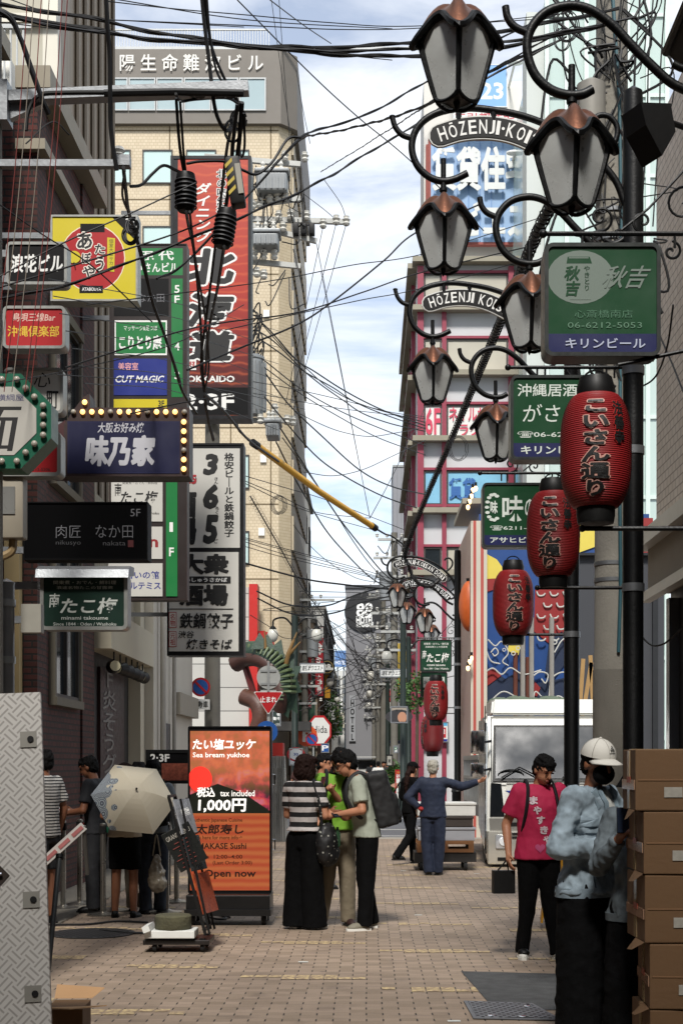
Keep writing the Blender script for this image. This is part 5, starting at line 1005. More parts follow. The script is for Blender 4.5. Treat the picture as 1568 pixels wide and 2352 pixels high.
for x,y,x2,y2 in ((598,1490,596,1452),(612,1492,614,1455),(632,1505,646,1468),(655,1530,676,1495),(664,1548,692,1530),(668,1575,694,1590),(660,1600,684,1640),(650,1612,662,1650)): a,c=d_(x,y,-.2),d_(x2,y2,-.1); w=(c-a).cross(Vector((0,1,0))).normalized()*.34; b.prism([a-w,a+w,c],(0,.08,0))
b.out('mane_fin',SC,dg,False); M().tube(smooth([d_(655,1530,-.3),d_(665,1495,-.3),d_(682,1452,-.2)]),[.09,.09,.09,.08,.08,.08,.07,.06,.06,.05,.04,.03,.02],8).out('antler',GLD,dg); M().tube([d_(662,1505,-.3),d_(690,1474,-.3)],[.07,.02],8).out('antler',GLD,dg); M().tube([d_(610,1490,-.2),d_(608,1450,-.1)],[.06,.02],8).out('antler',GLD,dg)
M().tube([d_(560,1520,.8),d_(600,1650,.8),d_(600,1753+98,.8)],.12,8).out('support',mat('#5a1512',.5,0,.2),dg)
# mural shop right
mw=thing('mural_shop','shop wall painted blue with red fish scales and white edged waves','building',(Xz(1295,31),32,0)); k4=31/F; mx=lambda px:(px-1295)*k4; mz=lambda py:CH+(HY-py)*k4
MB=mat('#1c417a',.45,0,.08,1); M().box((0,0,mz(1180)/2),(mx(1500)-mx(1110),1.96,mz(1180))).out('wall',MB,mw,False)
lay=[-1.0]
def mural(n,pts,m):
    lay[0]-=.003; M().prism([(mx(x),lay[0],mz(y)) for x,y in pts],(0,.002,0)).out(n,m,mw,False)
MW=mat('#b5b5ae',.5,0,.05); MR=mat('#84201f',.5,0,.1,1); MD=mat('#1a2740',.5,0,.1,1); MY=mat('#cdbb4e',.5,0,.08)
def wave(n,pts,r): lay[0]-=.003; M().tube(smooth([(mx(x),lay[0]+r*.6,mz(y)) for x,y in pts]),r,6).out(n,MW,mw)
mural('navy_field',[(1110,1560),(1132,1536),(1160,1560),(1190,1540),(1230,1570),(1330,1550),(1480,1560),(1480,1625),(1110,1625)],MD)
mural('red_fish',[(1228,1350),(1320,1330),(1480,1340),(1480,1470),(1330,1480),(1260,1478),(1225,1450)],MR); mural('red_fish',[(1110,1330),(1128,1320),(1142,1332),(1140,1352),(1110,1362)],MR)
mural('yellow_patch',[(1112,1270),(1140,1285),(1158,1310),(1150,1328),(1112,1330)],MY); mural('yellow_patch',[(1300,1185),(1380,1185),(1368,1255),(1300,1280)],MY); mural('red_patch',[(1440,1190),(1498,1190),(1498,1275),(1430,1275)],MR); mural('yellow_patch',[(1170,1460),(1196,1470),(1190,1505),(1165,1495)],MY)
mural('red_patch',[(1112,1545),(1135,1535),(1150,1552),(1112,1580)],MR); mural('red_patch',[(1200,1585),(1222,1560),(1240,1580),(1232,1600)],MR); mural('navy_field',[(1260,1470),(1290,1450),(1300,1520),(1270,1560),(1250,1550)],MD)
for r_ in range(5):
    for c_ in range(8):
        x,y=1240+c_*30+(r_%2)*15,1365+r_*26; wave('scale_mark',[(x-9,y-6),(x-4,y+3),(x+6,y+3),(x+11,y-2)],.018)
for pts in ([(1112,1625),(1150,1590),(1180,1600),(1196,1606)],[(1112,1545),(1130,1536),(1150,1550),(1170,1535),(1200,1550),(1240,1540)],[(1118,1470),(1135,1485),(1150,1475),(1165,1500),(1152,1520),(1165,1530)],[(1125,1500),(1135,1490),(1142,1500),(1134,1508),(1128,1502)],[(1215,1560),(1235,1545),(1255,1550),(1250,1570),(1240,1560)],[(1258,1600),(1264,1560),(1290,1545),(1310,1560),(1300,1590)],[(1270,1500),(1290,1470),(1320,1465)],[(1220,1620),(1226,1590),(1240,1600)],[(1260,1625),(1276,1600),(1296,1610),(1300,1625)],[(1112,1480),(1116,1500),(1126,1520),(1146,1526)]): wave('wave_line',pts,.016)
for x,y,r in ((1176,1502,.05),(1187,1490,.05),(1270,1476,.06),(1155,1494,.04)): lay[0]-=.003; M().lathe([(r*.6,lay[0]),(r,lay[0]),(r,lay[0]+.002),(r*.6,lay[0]+.002)],18,(mx(x),0,mz(y)),'y',False).out('bubble',MW,mw,False)
M().box((mx(1095),1.0,mz(1205)/2),(.35,5,mz(1205))).out('side_wall',ribmat('#b9b3a4',.16,.4,.5,.6,'u',.2,'#a5483e'),mw,False); M().box((mx(1088),.5,mz(1150)),(.5,3,.12)).out('side_canopy',mat('#8f8878',.6,0,.1),mw,False)
b=M()
for px in (1198,1218,1264): b.tube([(mx(px),-1.15,0),(mx(px),-1.15,mz(1420))],.055,8)
b.out('drainpipe',mat('#8d8a84',.5,.1,.2,3),mw); b=M().tube([(mx(1182),-1.1,0),(mx(1182),-1.1,mz(1500))],.05,8).tube([(mx(1210),-1.1,0),(mx(1210),-1.1,mz(1510))],.05,8); b.out('rusty_pipe',mat('#5a2f22',.8,0,.4,5),mw)
for i,(x,y) in enumerate(((1085,1126),(1082,1140),(1078,1152),(1074,1165),(1092,1122),(1078,1520),(1074,1535),(1082,1512))):
    t=thing('bulb_lamp','small lit bulb under the shop canopy beside the mural','lamp',P(x,y,30.2),0,'lit bulbs along the shop canopy'); M().ell((0,0,0),(.042,.042,.06)).out('bulb',mat('#ffd9a0',.3,0,0,3,0,40,1.6),t); M().cyl((0,0,.05),(0,0,.13),.028).out('socket',BLACK,t)
t=thing('paper_lantern','round orange lantern hanging at the shop corner left of the mural','paper lantern',P(1078,1392,31)); M().ell((0,0,0),(.24,.24,.56),u=20,v=14).out('paper_body',mat('#b4531c',.5,0,.3,4),t); M().lathe([(.07,0),(.08,.06),(0,.06)],14,(0,0,.54)).out('cap',BLACK,t)
t=thing('shop_column','red shop column with stacked black and red drums beyond the orange lantern','column',(Xz(1078,36),36,0)); M().box((.1,0,2.4),(.5,.4,4.8)).out('panel',mat('#a3181c',.4,0,.15,2),t,False)
for z in (2.6,3.4,4.3): M().lathe([(0,-.3),(.2,-.28),(.24,0),(.2,.28),(0,.3)],16,(-.05,-.3,z)).out('drum',RED if z!=3.4 else BLACK,t)
# greenery
LEAF=mat('#3c5a26',.6,0,.4,3)
def bush(name,label,c,r,n,size,stem=None):
    t=thing(name,label,'plant',c); b=M()
    for i in range(n):
        while 1:
            v=Vector((random.uniform(-1,1),random.uniform(-1,1),random.uniform(-1,1)))
            if .25<v.length<1 and noise.noise(v*2.1+Vector(c))>-.12: break
        p=Vector((v.x*r[0],v.y*r[1],v.z*r[2])); a=Vector((random.uniform(-1,1),random.uniform(-1,1),random.uniform(-.6,.6))).normalized(); w=a.orthogonal().normalized(); w=(Matrix.Rotation(random.uniform(0,6.3),3,a)@w); s=size*random.uniform(.6,1.3)
        b.face([p-a*s,p+w*s*.5,p+a*s,p-w*s*.5])
    b.out('foliage',LEAF,t,False,None,False)
    if stem: M().tube([(0,0,-c[2]),(.05,0,-r[2]*.5),(0,.05,r[2]*.4)],[.07,.05,.02],7).out('trunk',mat('#4a3c2e',.8,0,.3,4),t)
    else: M().tube([(0,.1,-r[2]),(0,.1,r[2])],.03,6).out('stem',mat('#4a3c2e',.8,0,.3,4),t)
    return t
bush('street_tree','green street tree spreading left of the small far lantern',tuple(P(955,1590,48)),(.75,.6,.75),900,.075,1); bush('street_tree','green tree showing behind the fourth lamp post near the orange lantern',tuple(P(1078,1340,44)),(.45,.6,1.5),900,.08,1)
bush('street_tree','yellowish green tree far down the street under the yellow hotel sign',tuple(P(757,1640,78)),(.8,.8,1.5),900,.1,1); bush('potted_plant','tall green plant standing by the far right signboard',(*P(903,1795,56)[:2],.9),(.35,.35,.9),600,.09); bush('ivy_plant','small green shrub beside the massage signboard',(*P(893,1810,58)[:2],.55),(.3,.3,.55),300,.07)

for i in range(26):
    sd=1 if i%2 else -1; Zs=random.uniform(60,150); xw=(1.75 if sd>0 else -2.85); h=random.uniform(.8,2.4); w_=random.uniform(.35,.7); z=random.uniform(2.6,6.5); col=random.choice(('#c9c8c2','#bfb8a4','#a3262a','#c8c4b8','#2f4f7a','#b59a3c','#d0cfc9','#31503c'))
    t=thing('box_sign','small plain box sign jutting from a far street building','shop sign',(xw+(-.2 if sd>0 else .2),Zs,z),0,'small box signs along the far street'); M().box((0,0,0),(w_,.14,h),None,.02).out('face',mat(col,.5,0,.08),t,False); M().box((0,0,0),(w_+.05,.1,h+.05)).out('frame',STEEL,t,False); M().box((sd*.45,.03,h*.3),(.6,.05,.05)).out('bracket',STEEL,t,False)

sp_=thing('shade_partition','unseen brown partition with an awning, added at the near right to shade the cardboard boxes','partition',(2.2,4.4,0)); M().box((0,0,1.5),(1.7,.08,3.0)).out('panel',mat('#3a2f26',.8,0,.2,2),sp_,False); M().box((0,-2.2,3.05),(1.75,4.6,.06)).out('awning',mat('#3a3733',.8,0,.2,2),sp_,False); M().box((-.82,-2.2,3.0),(.06,4.5,.16)).out('valance',mat('#2c2926',.8,0,.2,2),sp_,False)  # out of view, added to keep light off the box fronts
# ---------- LED screen sign
Z=14.2; k=Z/F
def foodmat():
    mt,nt,b=newmat('screen_picture'); v=objc(nt); n=noi(nt,7,8,v); r=nt.nodes.new('ShaderNodeValToRGB'); e=r.color_ramp.elements
    e[0].position=.36; e[0].color=hexc('#1c2a1e')+(1,); e[1].position=.72; e[1].color=hexc('#f0a24c')+(1,)
    for p,c in ((.43,'#5a2434'),(.5,'#c0324e'),(.56,'#e05a4a'),(.63,'#d8708a')): x=e.new(p); x.color=hexc(c)+(1,)
    nt.links.new(n,r.inputs[0]); sp=nt.nodes.new('ShaderNodeSeparateXYZ'); nt.links.new(v,sp.inputs[0])
    g=mth(nt,'MULTIPLY_ADD',sp.outputs[2],2.2,.25); c=mixc(nt,mth(nt,'MAXIMUM',mth(nt,'MINIMUM',mth(nt,'SUBTRACT',g,.55),.6),0),r.outputs[0],hexc('#f08a4a'))
    b.inputs['Base Color'].default_value=(.02,.02,.02,1); nt.links.new(c,b.inputs['Emission Color']); b.inputs['Emission Strength'].default_value=.6; b.inputs['Roughness'].default_value=.3; return mt
def orangemat():
    mt,nt,b=newmat('screen_orange'); w=nt.nodes.new('ShaderNodeTexWave'); w.bands_direction='Z'; w.inputs['Scale'].default_value=4; w.inputs['Distortion'].default_value=1.2; nt.links.new(objc(nt),w.inputs['Vector'])
    b.inputs['Base Color'].default_value=(.02,.02,.02,1); nt.links.new(mixc(nt,w.outputs['Fac'],hexc('#d8552a'),hexc('#e87a3e')),b.inputs['Emission Color']); b.inputs['Emission Strength'].default_value=.42; b.inputs['Roughness'].default_value=.3; return mt
s=Sign('screen_sign','bright upright LED screen advertising sushi in orange and pink, on castors','screen sign',432,1668,624,2052,Z,BLK,mat('#0c0c0d',.4,.1,.2,4),.12,.012,.02)
U=lambda x:(x-432)/192; V=lambda y:(y-1668)/384
def em(c,e): return mat(c,.4,0,0,3,0,40,e)
s.rect(U(437),V(1679),U(619),V(1868),foodmat(),'picture'); s.rect(U(437),V(1868),U(619),V(2045),orangemat(),'orange_field'); s.disc(U(460),V(1790),.12,.13,em('#e8362a',.42),'egg_yolk'); s.poly([(U(437),V(1825)),(U(500),V(1800)),(U(560),V(1822)),(U(619),V(1862)),(U(619),V(1868)),(U(437),V(1868))],em('#14180f',.3),'dark_patch')
EW=em('#f2f0ea',.5); EB=mat('#2a0d06',.5,0,0)
for t,x0,y0,x1,y1,m,bo,sh in (('たい塩ユッケ',442,1697,588,1722,EW,.03,.15),('Sea bream yukhoe',443,1728,573,1743,EW,.012,0),('税込',452,1808,494,1831,EW,.03,.1),('tax included',506,1815,585,1829,EW,.012,0),('1,000円',455,1834,566,1866,EW,.03,.05),('Authentic Japanese Cuisine',440,1879,557,1890,EB,.01,0),('太郎寿し',448,1893,560,1916,EB,.03,.1),('Click here for more info→',440,1919,557,1928,EB,.01,0),('OMAKASE Sushi',440,1936,566,1950,EB,.022,0),('Open  12:00~4:00',446,1963,557,1975,EB,.015,0),('(Last Order 3:00)',489,1977,579,1988,EB,.01,0),('Open now',469,1997,588,2019,EB,.028,0)): s.T(t,U(x0),V(y0),U(x1),V(y1),m,bo,sh)
b=M(); b.box((0,.05,s.Zz(1)-.1),(s.W*.99,.5,.2),None,.01); b.box((0,-.1,s.Zz(1)-.17),(s.W*1.02,.3,.06)); b.out('base',mat('#101011',.4,.1,.2,4),s.root,False)
s.y=-.02; s.T('株式会社MIRAI',.42,1.03,.68,1.05,mat('#9a9a9a',.5,0,0),.02); s.T('www.mirai-jcb.com',.42,1.06,.68,1.075,mat('#8a8a8a',.5,0,0),0); s.disc(.33,1.055,.05,.022,mat('#8a8a8a',.5,0,0),'maker_mark'); s.disc(.33,1.055,.042,.018,BLK,'mark_field'); s.T('MIRAI',.275,1.047,.385,1.064,TX_W,.02)
for sx in (-1,1):
    for yy in (-.12,.25):
        w=M().lathe([(.0,-.022),(.055,-.022),(.06,-.01),(.06,.01),(.055,.022),(0,.022)],18,(0,0,0),'x').out('castor',RUBBER,s.root); zc=-(P(0,1860,Z).z)+.06; w.location=(sx*s.W*.42,yy,zc); M().box((0,.0,.075),(.07,.08,.05)).box((.028,0,.03),(.006,.05,.09)).box((-.028,0,.03),(.006,.05,.09)).out('castor_fork',STEEL,w,False)
b=M()
for z in (.35,-.3): b.tube([(s.W/2+.01,.05,z),(s.W/2+.03,.05,z),(s.W/2+.03,.05,z-.1),(s.W/2+.01,.05,z-.1)],.007,6)
b.out('side_handle',CHROME,s.root)
# ---------- leaning board on a trolley
Z=12.2; k=Z/F; t=thing('menu_trolley','black leaning menu board standing on a low castor trolley','menu board',(Xz(412,Z),Z,0)); l=lambda px,py,dz=0:P(px,py,Z+dz)-t.location
b=M().box(l(412,2158),(.56,.42,.04),None,.006); b.out('platform',mat('#17110f',.45,.1,.25,5),t,False)
for px in (362,470):
    for dy in (-.15,.17):
        w=M().lathe([(0,-.016),(.036,-.016),(.042,0),(.036,.016),(0,.016)],16,(0,0,0),'x').out('castor',RUBBER,t); w.location=(l(px,0).x,dy,.044); M().box((0,0,.055),(.05,.05,.04)).out('castor_fork',BLACK,w,False)
A=l(395,1828); B=l(478,2140); d=(B-A)
fr=M()
for off in (Vector((0,-.2,0)),Vector((0,.2,0))): fr.tube([A+off,B+off],.017,4); fr.tube([A+Vector((.1,0,-.02))+off,B+Vector((.035,0,0))+off],.013,4)
for q_ in (0,.5,.97): fr.tube([A+d*q_+Vector((0,-.2,0)),A+d*q_+Vector((0,.2,0))],.015,4)
fr.out('frame',BLACK,t,False)
# the board's printed face turns towards the right, seen at a steep angle
n_=Vector((.02,0,.005))
for q0,q1,m in ((.03,.28,mat('#8d8f94',.25,0,.8,14)),(.3,.55,mat('#2c3032',.25,0,.7,10)),(.57,.86,mat('#8a3a1c',.3,0,.7,14))):
    p=[A+d*q0+Vector((.0,-.19,0)),A+d*q0+Vector((.085,.16,.0)),A+d*q1+Vector((.085,.16,0)),A+d*q1+Vector((.0,-.19,0))]
    M().prism([x+n_ for x in p],(.012,0,.004)).out('poster',m,t,False)
me=fit('MENU',-.03,-.06,.03,.08,0,.01,rz=R(-70)); me.transform(Matrix.Translation(A+d*.15+Vector((.05,-.1,.02)))); link('lettering',me,TX_W,t)
mn=thing('hanging_menu','dark menu sheet hanging tilted from the leaning board','menu',P(424,1945,12.05),0,None,(0,R(-28),R(8))); M().box((0,0,0),(.26,.012,.36),None,.004).out('sheet',mat('#1b1d1c',.3,0,.35,8),mn,False)
link('lettering',fit('GRAND MENU',-.11,.1,.11,.14,-.012,.0,rz=R(0)),mat('#a9a49a',.5,0,0),mn); b=M()
for i in range(7): b.box((random.uniform(-.03,.0),-.012,.06-i*.035),(random.uniform(.1,.18),.004,.006))
b.out('text_line',mat('#7a3a34',.5,0,.1),mn,False)
fo=thing('styrofoam_lid','white styrofoam box lid lying on the trolley','box lid',P(395,2142,12.1)); M().box((0,0,0),(.42,.3,.065),None,.008).box((-.19,-.05,.05),(.06,.3,.05),Matrix.Rotation(R(-20),3,'Y').to_euler()).out('lid',mat('#c9cac6',.7,0,.06,9),fo,False)
cw=thing('stone_weight','round mossy concrete weight resting on the styrofoam lid','weight',P(398,2117,12.1)); M().lathe([(0,-.062),(.148,-.062),(.156,-.05),(.156,.05),(.145,.062),(0,.062)],28).out('block',mat('#4d4b38',.95,0,.5,9,.8,40),cw)
# ---------- queue barriers
SPOST=mat('#8f8b84',.3,.85,.15,6)
SPOSTS=[(237,2108,'queue post in front carrying the green belt'),(146,2092,'queue post left of the green belt with a red belt'),(184,2084,'queue post behind the leaning tape bar'),(262,2098,'queue post behind the woman under the umbrella'),(383,2102,'queue post at the right end of the green belt'),(406,2078,'thin queue post close to the LED screen'),(478,2104,'queue post base just behind the LED screen')]
SPO={}
for px,py,lab in SPOSTS:
    Z=CH*F/(py-6-HY); t=thing('queue_post','steel '+lab,'barrier post',(Xz(px,Z),Z,0),0,'steel queue posts'); M().lathe([(.17,0),(.17,.012),(.05,.03),(.03,.04),(.03,.88),(.034,.88),(.034,.96),(.02,.97),(0,.97)],24).out('post',SPOST,t); M().box((0,0,.9),(.07,.07,.08)).out('belt_head',BLACK,t,False); SPO[px]=t
def belt(label,a,b,m,h=.9):
    a=Vector(a);b=Vector(b); t=thing('barrier_belt',label,'belt',a); d=b-a; M().prism([(0,0,-.03),(d.x,d.y,d.z-.03),(d.x,d.y,d.z+.03),(0,0,.03)],(0,.006,0)).out('belt',m,t,False); M().box((0,0,0),(.02,.02,.075)).out('end_clip',BLACK,t,False)
pz=lambda px,h=.9:(SPO[px].location.x,SPO[px].location.y,h)
belt('green belt stretched between the front queue posts',pz(237),pz(383,.88),mat('#14543c',.6,0,.1,4)); belt('red belt on the left running behind the metal plate',(-3.4,13.9,.92),pz(146),mat('#7e1418',.6,0,.1,4)); belt('short red belt behind the leaning tape bar',pz(184),pz(262),mat('#6e1216',.6,0,.1,4))
# ---------- metal plate, leaning bar, boxes
def treadmat():
    mt,nt,b=newmat('tread_plate'); sp=nt.nodes.new('ShaderNodeSeparateXYZ'); nt.links.new(objc(nt),sp.inputs[0]); x,z=sp.outputs[0],sp.outputs[2]
    u=mth(nt,'MULTIPLY',mth(nt,'ADD',x,z),13.5); v=mth(nt,'MULTIPLY',mth(nt,'SUBTRACT',x,z),13.5)
    ck=mth(nt,'FRACT',mth(nt,'MULTIPLY',mth(nt,'ADD',mth(nt,'FLOOR',u),mth(nt,'FLOOR',v)),.5)); sel=mth(nt,'GREATER_THAN',ck,.25)
    def bars(s,o): return mth(nt,'LESS_THAN',mth(nt,'ABSOLUTE',mth(nt,'SUBTRACT',mth(nt,'FRACT',mth(nt,'MULTIPLY',s,2.)),.5)),.16)
    h=mth(nt,'ADD',mth(nt,'MULTIPLY',sel,bars(u,0)),mth(nt,'MULTIPLY',mth(nt,'SUBTRACT',1.,sel),bars(v,0)))
    nt.links.new(mixc(nt,h,mixc(nt,noi(nt,1.8,6),hexc('#b5b2ad'),hexc('#d0ccc6')),hexc('#9d9993')),b.inputs['Base Color']); b.inputs['Metallic'].default_value=.15; b.inputs['Roughness'].default_value=.5; bumpn(nt,b,h,.5,.004); return mt
mp=thing('tread_plate','large aluminium tread plate standing upright at the lower left edge','metal plate',(-1.535,5.95,0),0,None,(R(-9),R(-2.5),R(4)))
b=M().prism([(-.5,0,0),(.23,0,0),(.205,0,1.93),(-.5,0,1.93)],(0,.03,0)); b.out('plate',treadmat(),mp,False)
for z in (.62,1.02,1.72): M().box((.15,-.003,z),(.07,.006,.07)).out('fixing_pad',mat('#8b8880',.5,.3,.15,5),mp,False); M().lathe([(0,-.012),(.014,-.012),(.014,-.004),(0,-.004)],14,(.16,0,z),'y').out('bolt_hole',BLACK,mp)
M().prism([(-.06,-.005,1.0),(.06,-.005,1.13),(-.06,-.005,1.26),(-.18,-.005,1.13)],(0,.004,0)).out('handle_recess',mat('#2a1c10',.7,0,.3,6),mp,False); M().tube([(-.1,-.02,1.13),(.03,-.02,1.135)],.008).out('handle',CHROME,mp)
lp=thing('leaning_pole','thin grey pole leaning beside the metal plate','pole',P(76,2360,6.0)); M().tube([(0,0,-.4),P(137,1972,6.5)-lp.location],.012,10).out('pole',mat('#4c4e4d',.5,.3,.2,5),lp); M().tube([P(137,1972,6.5)-lp.location,P(138,1964,6.51)-lp.location],.018,10).out('cap',BLACK,lp)
tb_=thing('tape_bar','white bar with red markings slanting over the queue posts','barrier bar',P(144,1940,8)); a,b_=P(95,1986,8)-tb_.location,P(193,1897,8)-tb_.location; M().box((a+b_)/2,((b_-a).length,.02,.05),(b_-a).to_track_quat('X','Z').to_euler()).out('bar',mat('#b5b0aa',.5,0,.1,6),tb_,False)
for q_ in (.25,.55,.86):
    M().box(a.lerp(b_,q_)+Vector((0,-.012,0)),(.075,.004,.022),(b_-a).to_track_quat('X','Z').to_euler()).out('red_mark',mat('#a0605e',.5,0,.3,20),tb_,False)
M().tube([b_,b_+Vector((-.0,.1,-.28))],.012).out('stay',mat('#5a5854',.4,.3,.1),tb_)
CARD=mat('#664b30',.8,0,.15,4,.15,30); CARDD=mat('#7c5c3f',.8,0,.15,4,.15,30); TAPE=mat('#a08a68',.15,0,.15,12)
def flute(o): return o
cb=thing('cardboard_box','open cardboard box with raised flaps at the lower left beside the plate','cardboard box',(Xz(150,7.4),7.4,0),R(3)); M().box((0,.12,.16),(.19,.3,.33)).out('body',CARD,cb,False)
M().prism([(-.1,-.03,.33),(.1,-.03,.335),(.23,-.12,.355),(.05,-.16,.345)],(0,.003,.005)).out('flap',mat('#b08a62',.8,0,.12,4),cb,False); M().prism([(-.1,.28,.33),(.1,.28,.33),(.16,.33,.375),(-.1,.36,.39)],(0,.003,.005)).out('flap',mat('#b08a62',.8,0,.12,4),cb,False); M().box((.0,-.032,.12),(.02,.004,.025)).out('label_mark',WHITE,cb,False)
prev=0
for i,(y0,y1,x0,dp,rz,lab) in enumerate(((1719,1862,1458,.34,0,'topmost cardboard box of the stack at the right edge'),(1863,2008,1477,.5,-1,'second cardboard box from the top of the right stack'),(2009,2166,1480,.42,1.5,'middle cardboard box of the right stack with red torn tape'),(2167,2318,1491,.42,-3,'fourth cardboard box from the top, with bulging tape'),(2319,2470,1492,.44,1,'lowest cardboard box of the right stack'))):
    Z=7; w=.62; h=(y1-y0)*Z/F-.004; t=thing('cardboard_box',lab,'cardboard box',(Xz(x0,Z),Z,P(0,y1,Z).z),R(rz),'cardboard boxes stacked at the right edge')
    M().box((w/2,dp/2,h/2),(w,dp,h),None,.006).out('body',CARD,t,False)
    M().box((-.0015,dp/2,h/2),(.004,.06,h*.96)).out('tape_strip',TAPE,t,False); M().box((-.004,dp/2,h*.42),(.004,dp*.96,.05)).out('tape_strip',mat('#a4826a',.2,0,.3,14),t,False); M().box((-.005,dp*.45,h*.5),(.004,.09,.03)).out('red_tape_print',mat('#9a4a38',.4,0,.4,30),t,False)
    M().box((w*.42,-.002,h*.5),(w*.8,.003,.006)).out('front_crease',CARDD,t,False); M().box((w*.3,-.003,h*.3),(.09,.003,.05)).out('shipping_label',mat('#9a968c',.6,0,.3,30),t,False)
    M().prism([(-.006,.0,.0),(-.006,dp*.48,0),(-.03-.012*i,dp*.4,-.05),(-.03-.012*i,.06,-.04)],(.003,0,.003)).out('bottom_flap',CARD,t,False)
    b=M().box((w/2,dp/2,h+.001),(w*.98,.06,.003)); b.out('top_tape',TAPE,t,False)
# ---------- ground covers and cables
def platemat(c,sc=16):
    mt,nt,b=newmat('cast_plate'); ck=nt.nodes.new('ShaderNodeTexBrick'); ck.offset=.5; ck.inputs['Scale'].default_value=sc; ck.inputs['Mortar Size'].default_value=.09; ck.inputs['Brick Width'].default_value=.5; ck.inputs['Row Height'].default_value=.42; nt.links.new(objc(nt),ck.inputs['Vector'])
    col=mixc(nt,ck.outputs['Fac'],hexc(c),tuple(x*.12 for x in hexc(c))); nt.links.new(mixc(nt,1.,col,mth(nt,'MULTIPLY_ADD',noi(nt,6,5),.6,.7),'MULTIPLY'),b.inputs['Base Color']); b.inputs['Metallic'].default_value=.4; b.inputs['Roughness'].default_value=.5; bumpn(nt,b,mth(nt,'SUBTRACT',1.,ck.outputs['Fac']),.7,.006); return mt
mh=thing('manhole_cover','rectangular grey cast plate in the paving beside the asphalt patch','manhole cover',G(1170,2324)); o=mh.location
q4=[G(1064,2302)-o,G(1222,2308)-o,G(1290,2346)-o,G(1086,2342)-o]
M().prism([(p.x,p.y,.006) for p in q4],(0,0,.006)).out('rim',mat('#6a6c70',.5,.3,.2,5),mh,False); c_=sum(q4,Vector())/4; M().prism([((p-c_)*.9+c_)+Vector((0,0,.012)) for p in q4],(0,0,.003)).out('tread',platemat('#85878c',9),mh,False)
for px,py in ((1212,2316),(1128,2338),(1200,2340)): M().ell(G(px,py)-o+Vector((0,0,.016)),(.03,.03,.006)).out('stud',CHROME,mh)
rm=thing('manhole_cover','round dark cast iron manhole cover left of the trolley','manhole cover',G(212,2145)); M().lathe([(0,.004),(.4,.004),(.4,.01),(0,.01)],40).out('rim',mat('#3a3b3c',.6,.3,.2,5),rm,False); M().lathe([(0,.01),(.365,.01),(.36,.014),(0,.014)],40).out('tread',platemat('#4c4d4f',8),rm,False)
for lab,pts in (('black power cable lying across the paving from the trolley to the left',[(-10,2138),(110,2128),(200,2126),(270,2119),(340,2122)]),('black cable running from the manhole cover to the trolley',[(230,2140),(290,2146),(335,2146),(352,2148)]),('black cable coiled in front of the LED screen base',[(455,2110),(480,2096),(505,2104),(520,2112),(498,2114),(474,2106),(500,2098),(528,2110)])):
    p=smooth([G(x,y)+Vector((0,0,.014)) for x,y in pts],6); o=p[0].copy(); tag(M().tube([x-o for x in p],.011,6).out('power_cable',WIRE,None,True,o),lab,'cable')
# ---------- parked truck
Z=22.; k=Z/F; tk=thing('truck','white parked delivery truck with a roof fairing and blue flash','truck',(Xz(1284,Z),Z,0)); X=lambda px:(px-1284)*k; H=lambda py:CH+(HY-py)*k
TW=mat('#cfcfc8',.25,0,.05,1,0,40,0,.5,0,.4); hw=1.12
b=M(); prof=[(-.0,H(1985)),(-.02,H(1880)),(0,H(1795)),(.42,H(1660)),(.48,H(1642)),(1.7,H(1642)),(1.75,.55)]
b.prism([(-hw+.0,y,z) for y,z in prof],(2*hw,0,0)); bmesh.ops.bevel(b.b,geom=list(b.b.edges),offset=.05,segments=3,affect='EDGES'); b.out('cab',TW,tk)
M().prism([(-hw+.12,.44,H(1644)),(-hw+.06,.5,H(1660)+.0),(hw-.06,.5,H(1660)),(hw-.12,.44,H(1644))],(0,.2,.0)).out('sun_visor',TW,tk,False)
b=M(); b.prism([(-hw+.1,.46,H(1640)),(hw-.1,.46,H(1640)),(hw-.14,.64,H(1602)),(-hw+.14,.64,H(1602))],(0,1.1,.02)); bmesh.ops.bevel(b.b,geom=list(b.b.edges),offset=.04,segments=3,affect='EDGES'); b.out('roof_fairing',TW,tk)
def slab(n,pts,m,pr=-.03,ext=.03):
    """pts in pixels on the cab front; y follows the raked screen"""
    def yy(z): return 0 if z<H(1795) else .42*(z-H(1795))/(H(1660)-H(1795))
    return M().prism([(X(x),yy(H(y))+pr,H(y)) for x,y in pts],(0,ext,0)).out(n,m,tk,False)
slab('windshield_seal',[(1130,1794),(1138,1664),(1438,1664),(1440,1794)],BLACK,-.015,.03); WSM=mat('#0d1113',.031,0,.1,.4,0,40,0,1); WSM.node_tree.nodes['Principled BSDF'].inputs['IOR'].default_value=1.5; slab('windshield',[(1137,1788),(1143,1669),(1433,1669),(1434,1788)],WSM,-.03,.02)
M().tube([(-.75+.2*math.cos(R(i*20)),.02,H(1786)+.02+.1*math.sin(R(i*20))) for i in range(18)],.012,6,closed=True).out('steering_wheel',BLACK,tk)
for x0,x1,a in ((1150,1235,8),(1290,1375,8)): M().tube([(X(x0),-.05,H(1786)),(X((x0+x1)/2),.03,H(1762)),(X(x1),-.045,H(1784))],.012,6).out('wiper',BLACK,tk)
slab('corner_panel',[(1124,1876),(1126,1798),(1150,1800),(1158,1876)],mat('#1a1d20',.12,.2,.2,2,0,40,0,.8)); slab('blue_flash',[(1160,1816),(1250,1816),(1200,1840)],mat('#1d3c8a',.35,0,.05),-.028,.02); slab('lower_panel',[(1156,1876),(1162,1798),(1440,1798),(1442,1876)],TW,-.02,.02)
slab('bumper_top',[(1124,1908),(1122,1879),(1446,1879),(1446,1908)],mat('#b5b3ac',.15,.7,.1,2),-.07,.08); b=M()
for i in range(4): b.box((X(1300),-.055,H(1838+i*10)),(1.2,.03,.03))
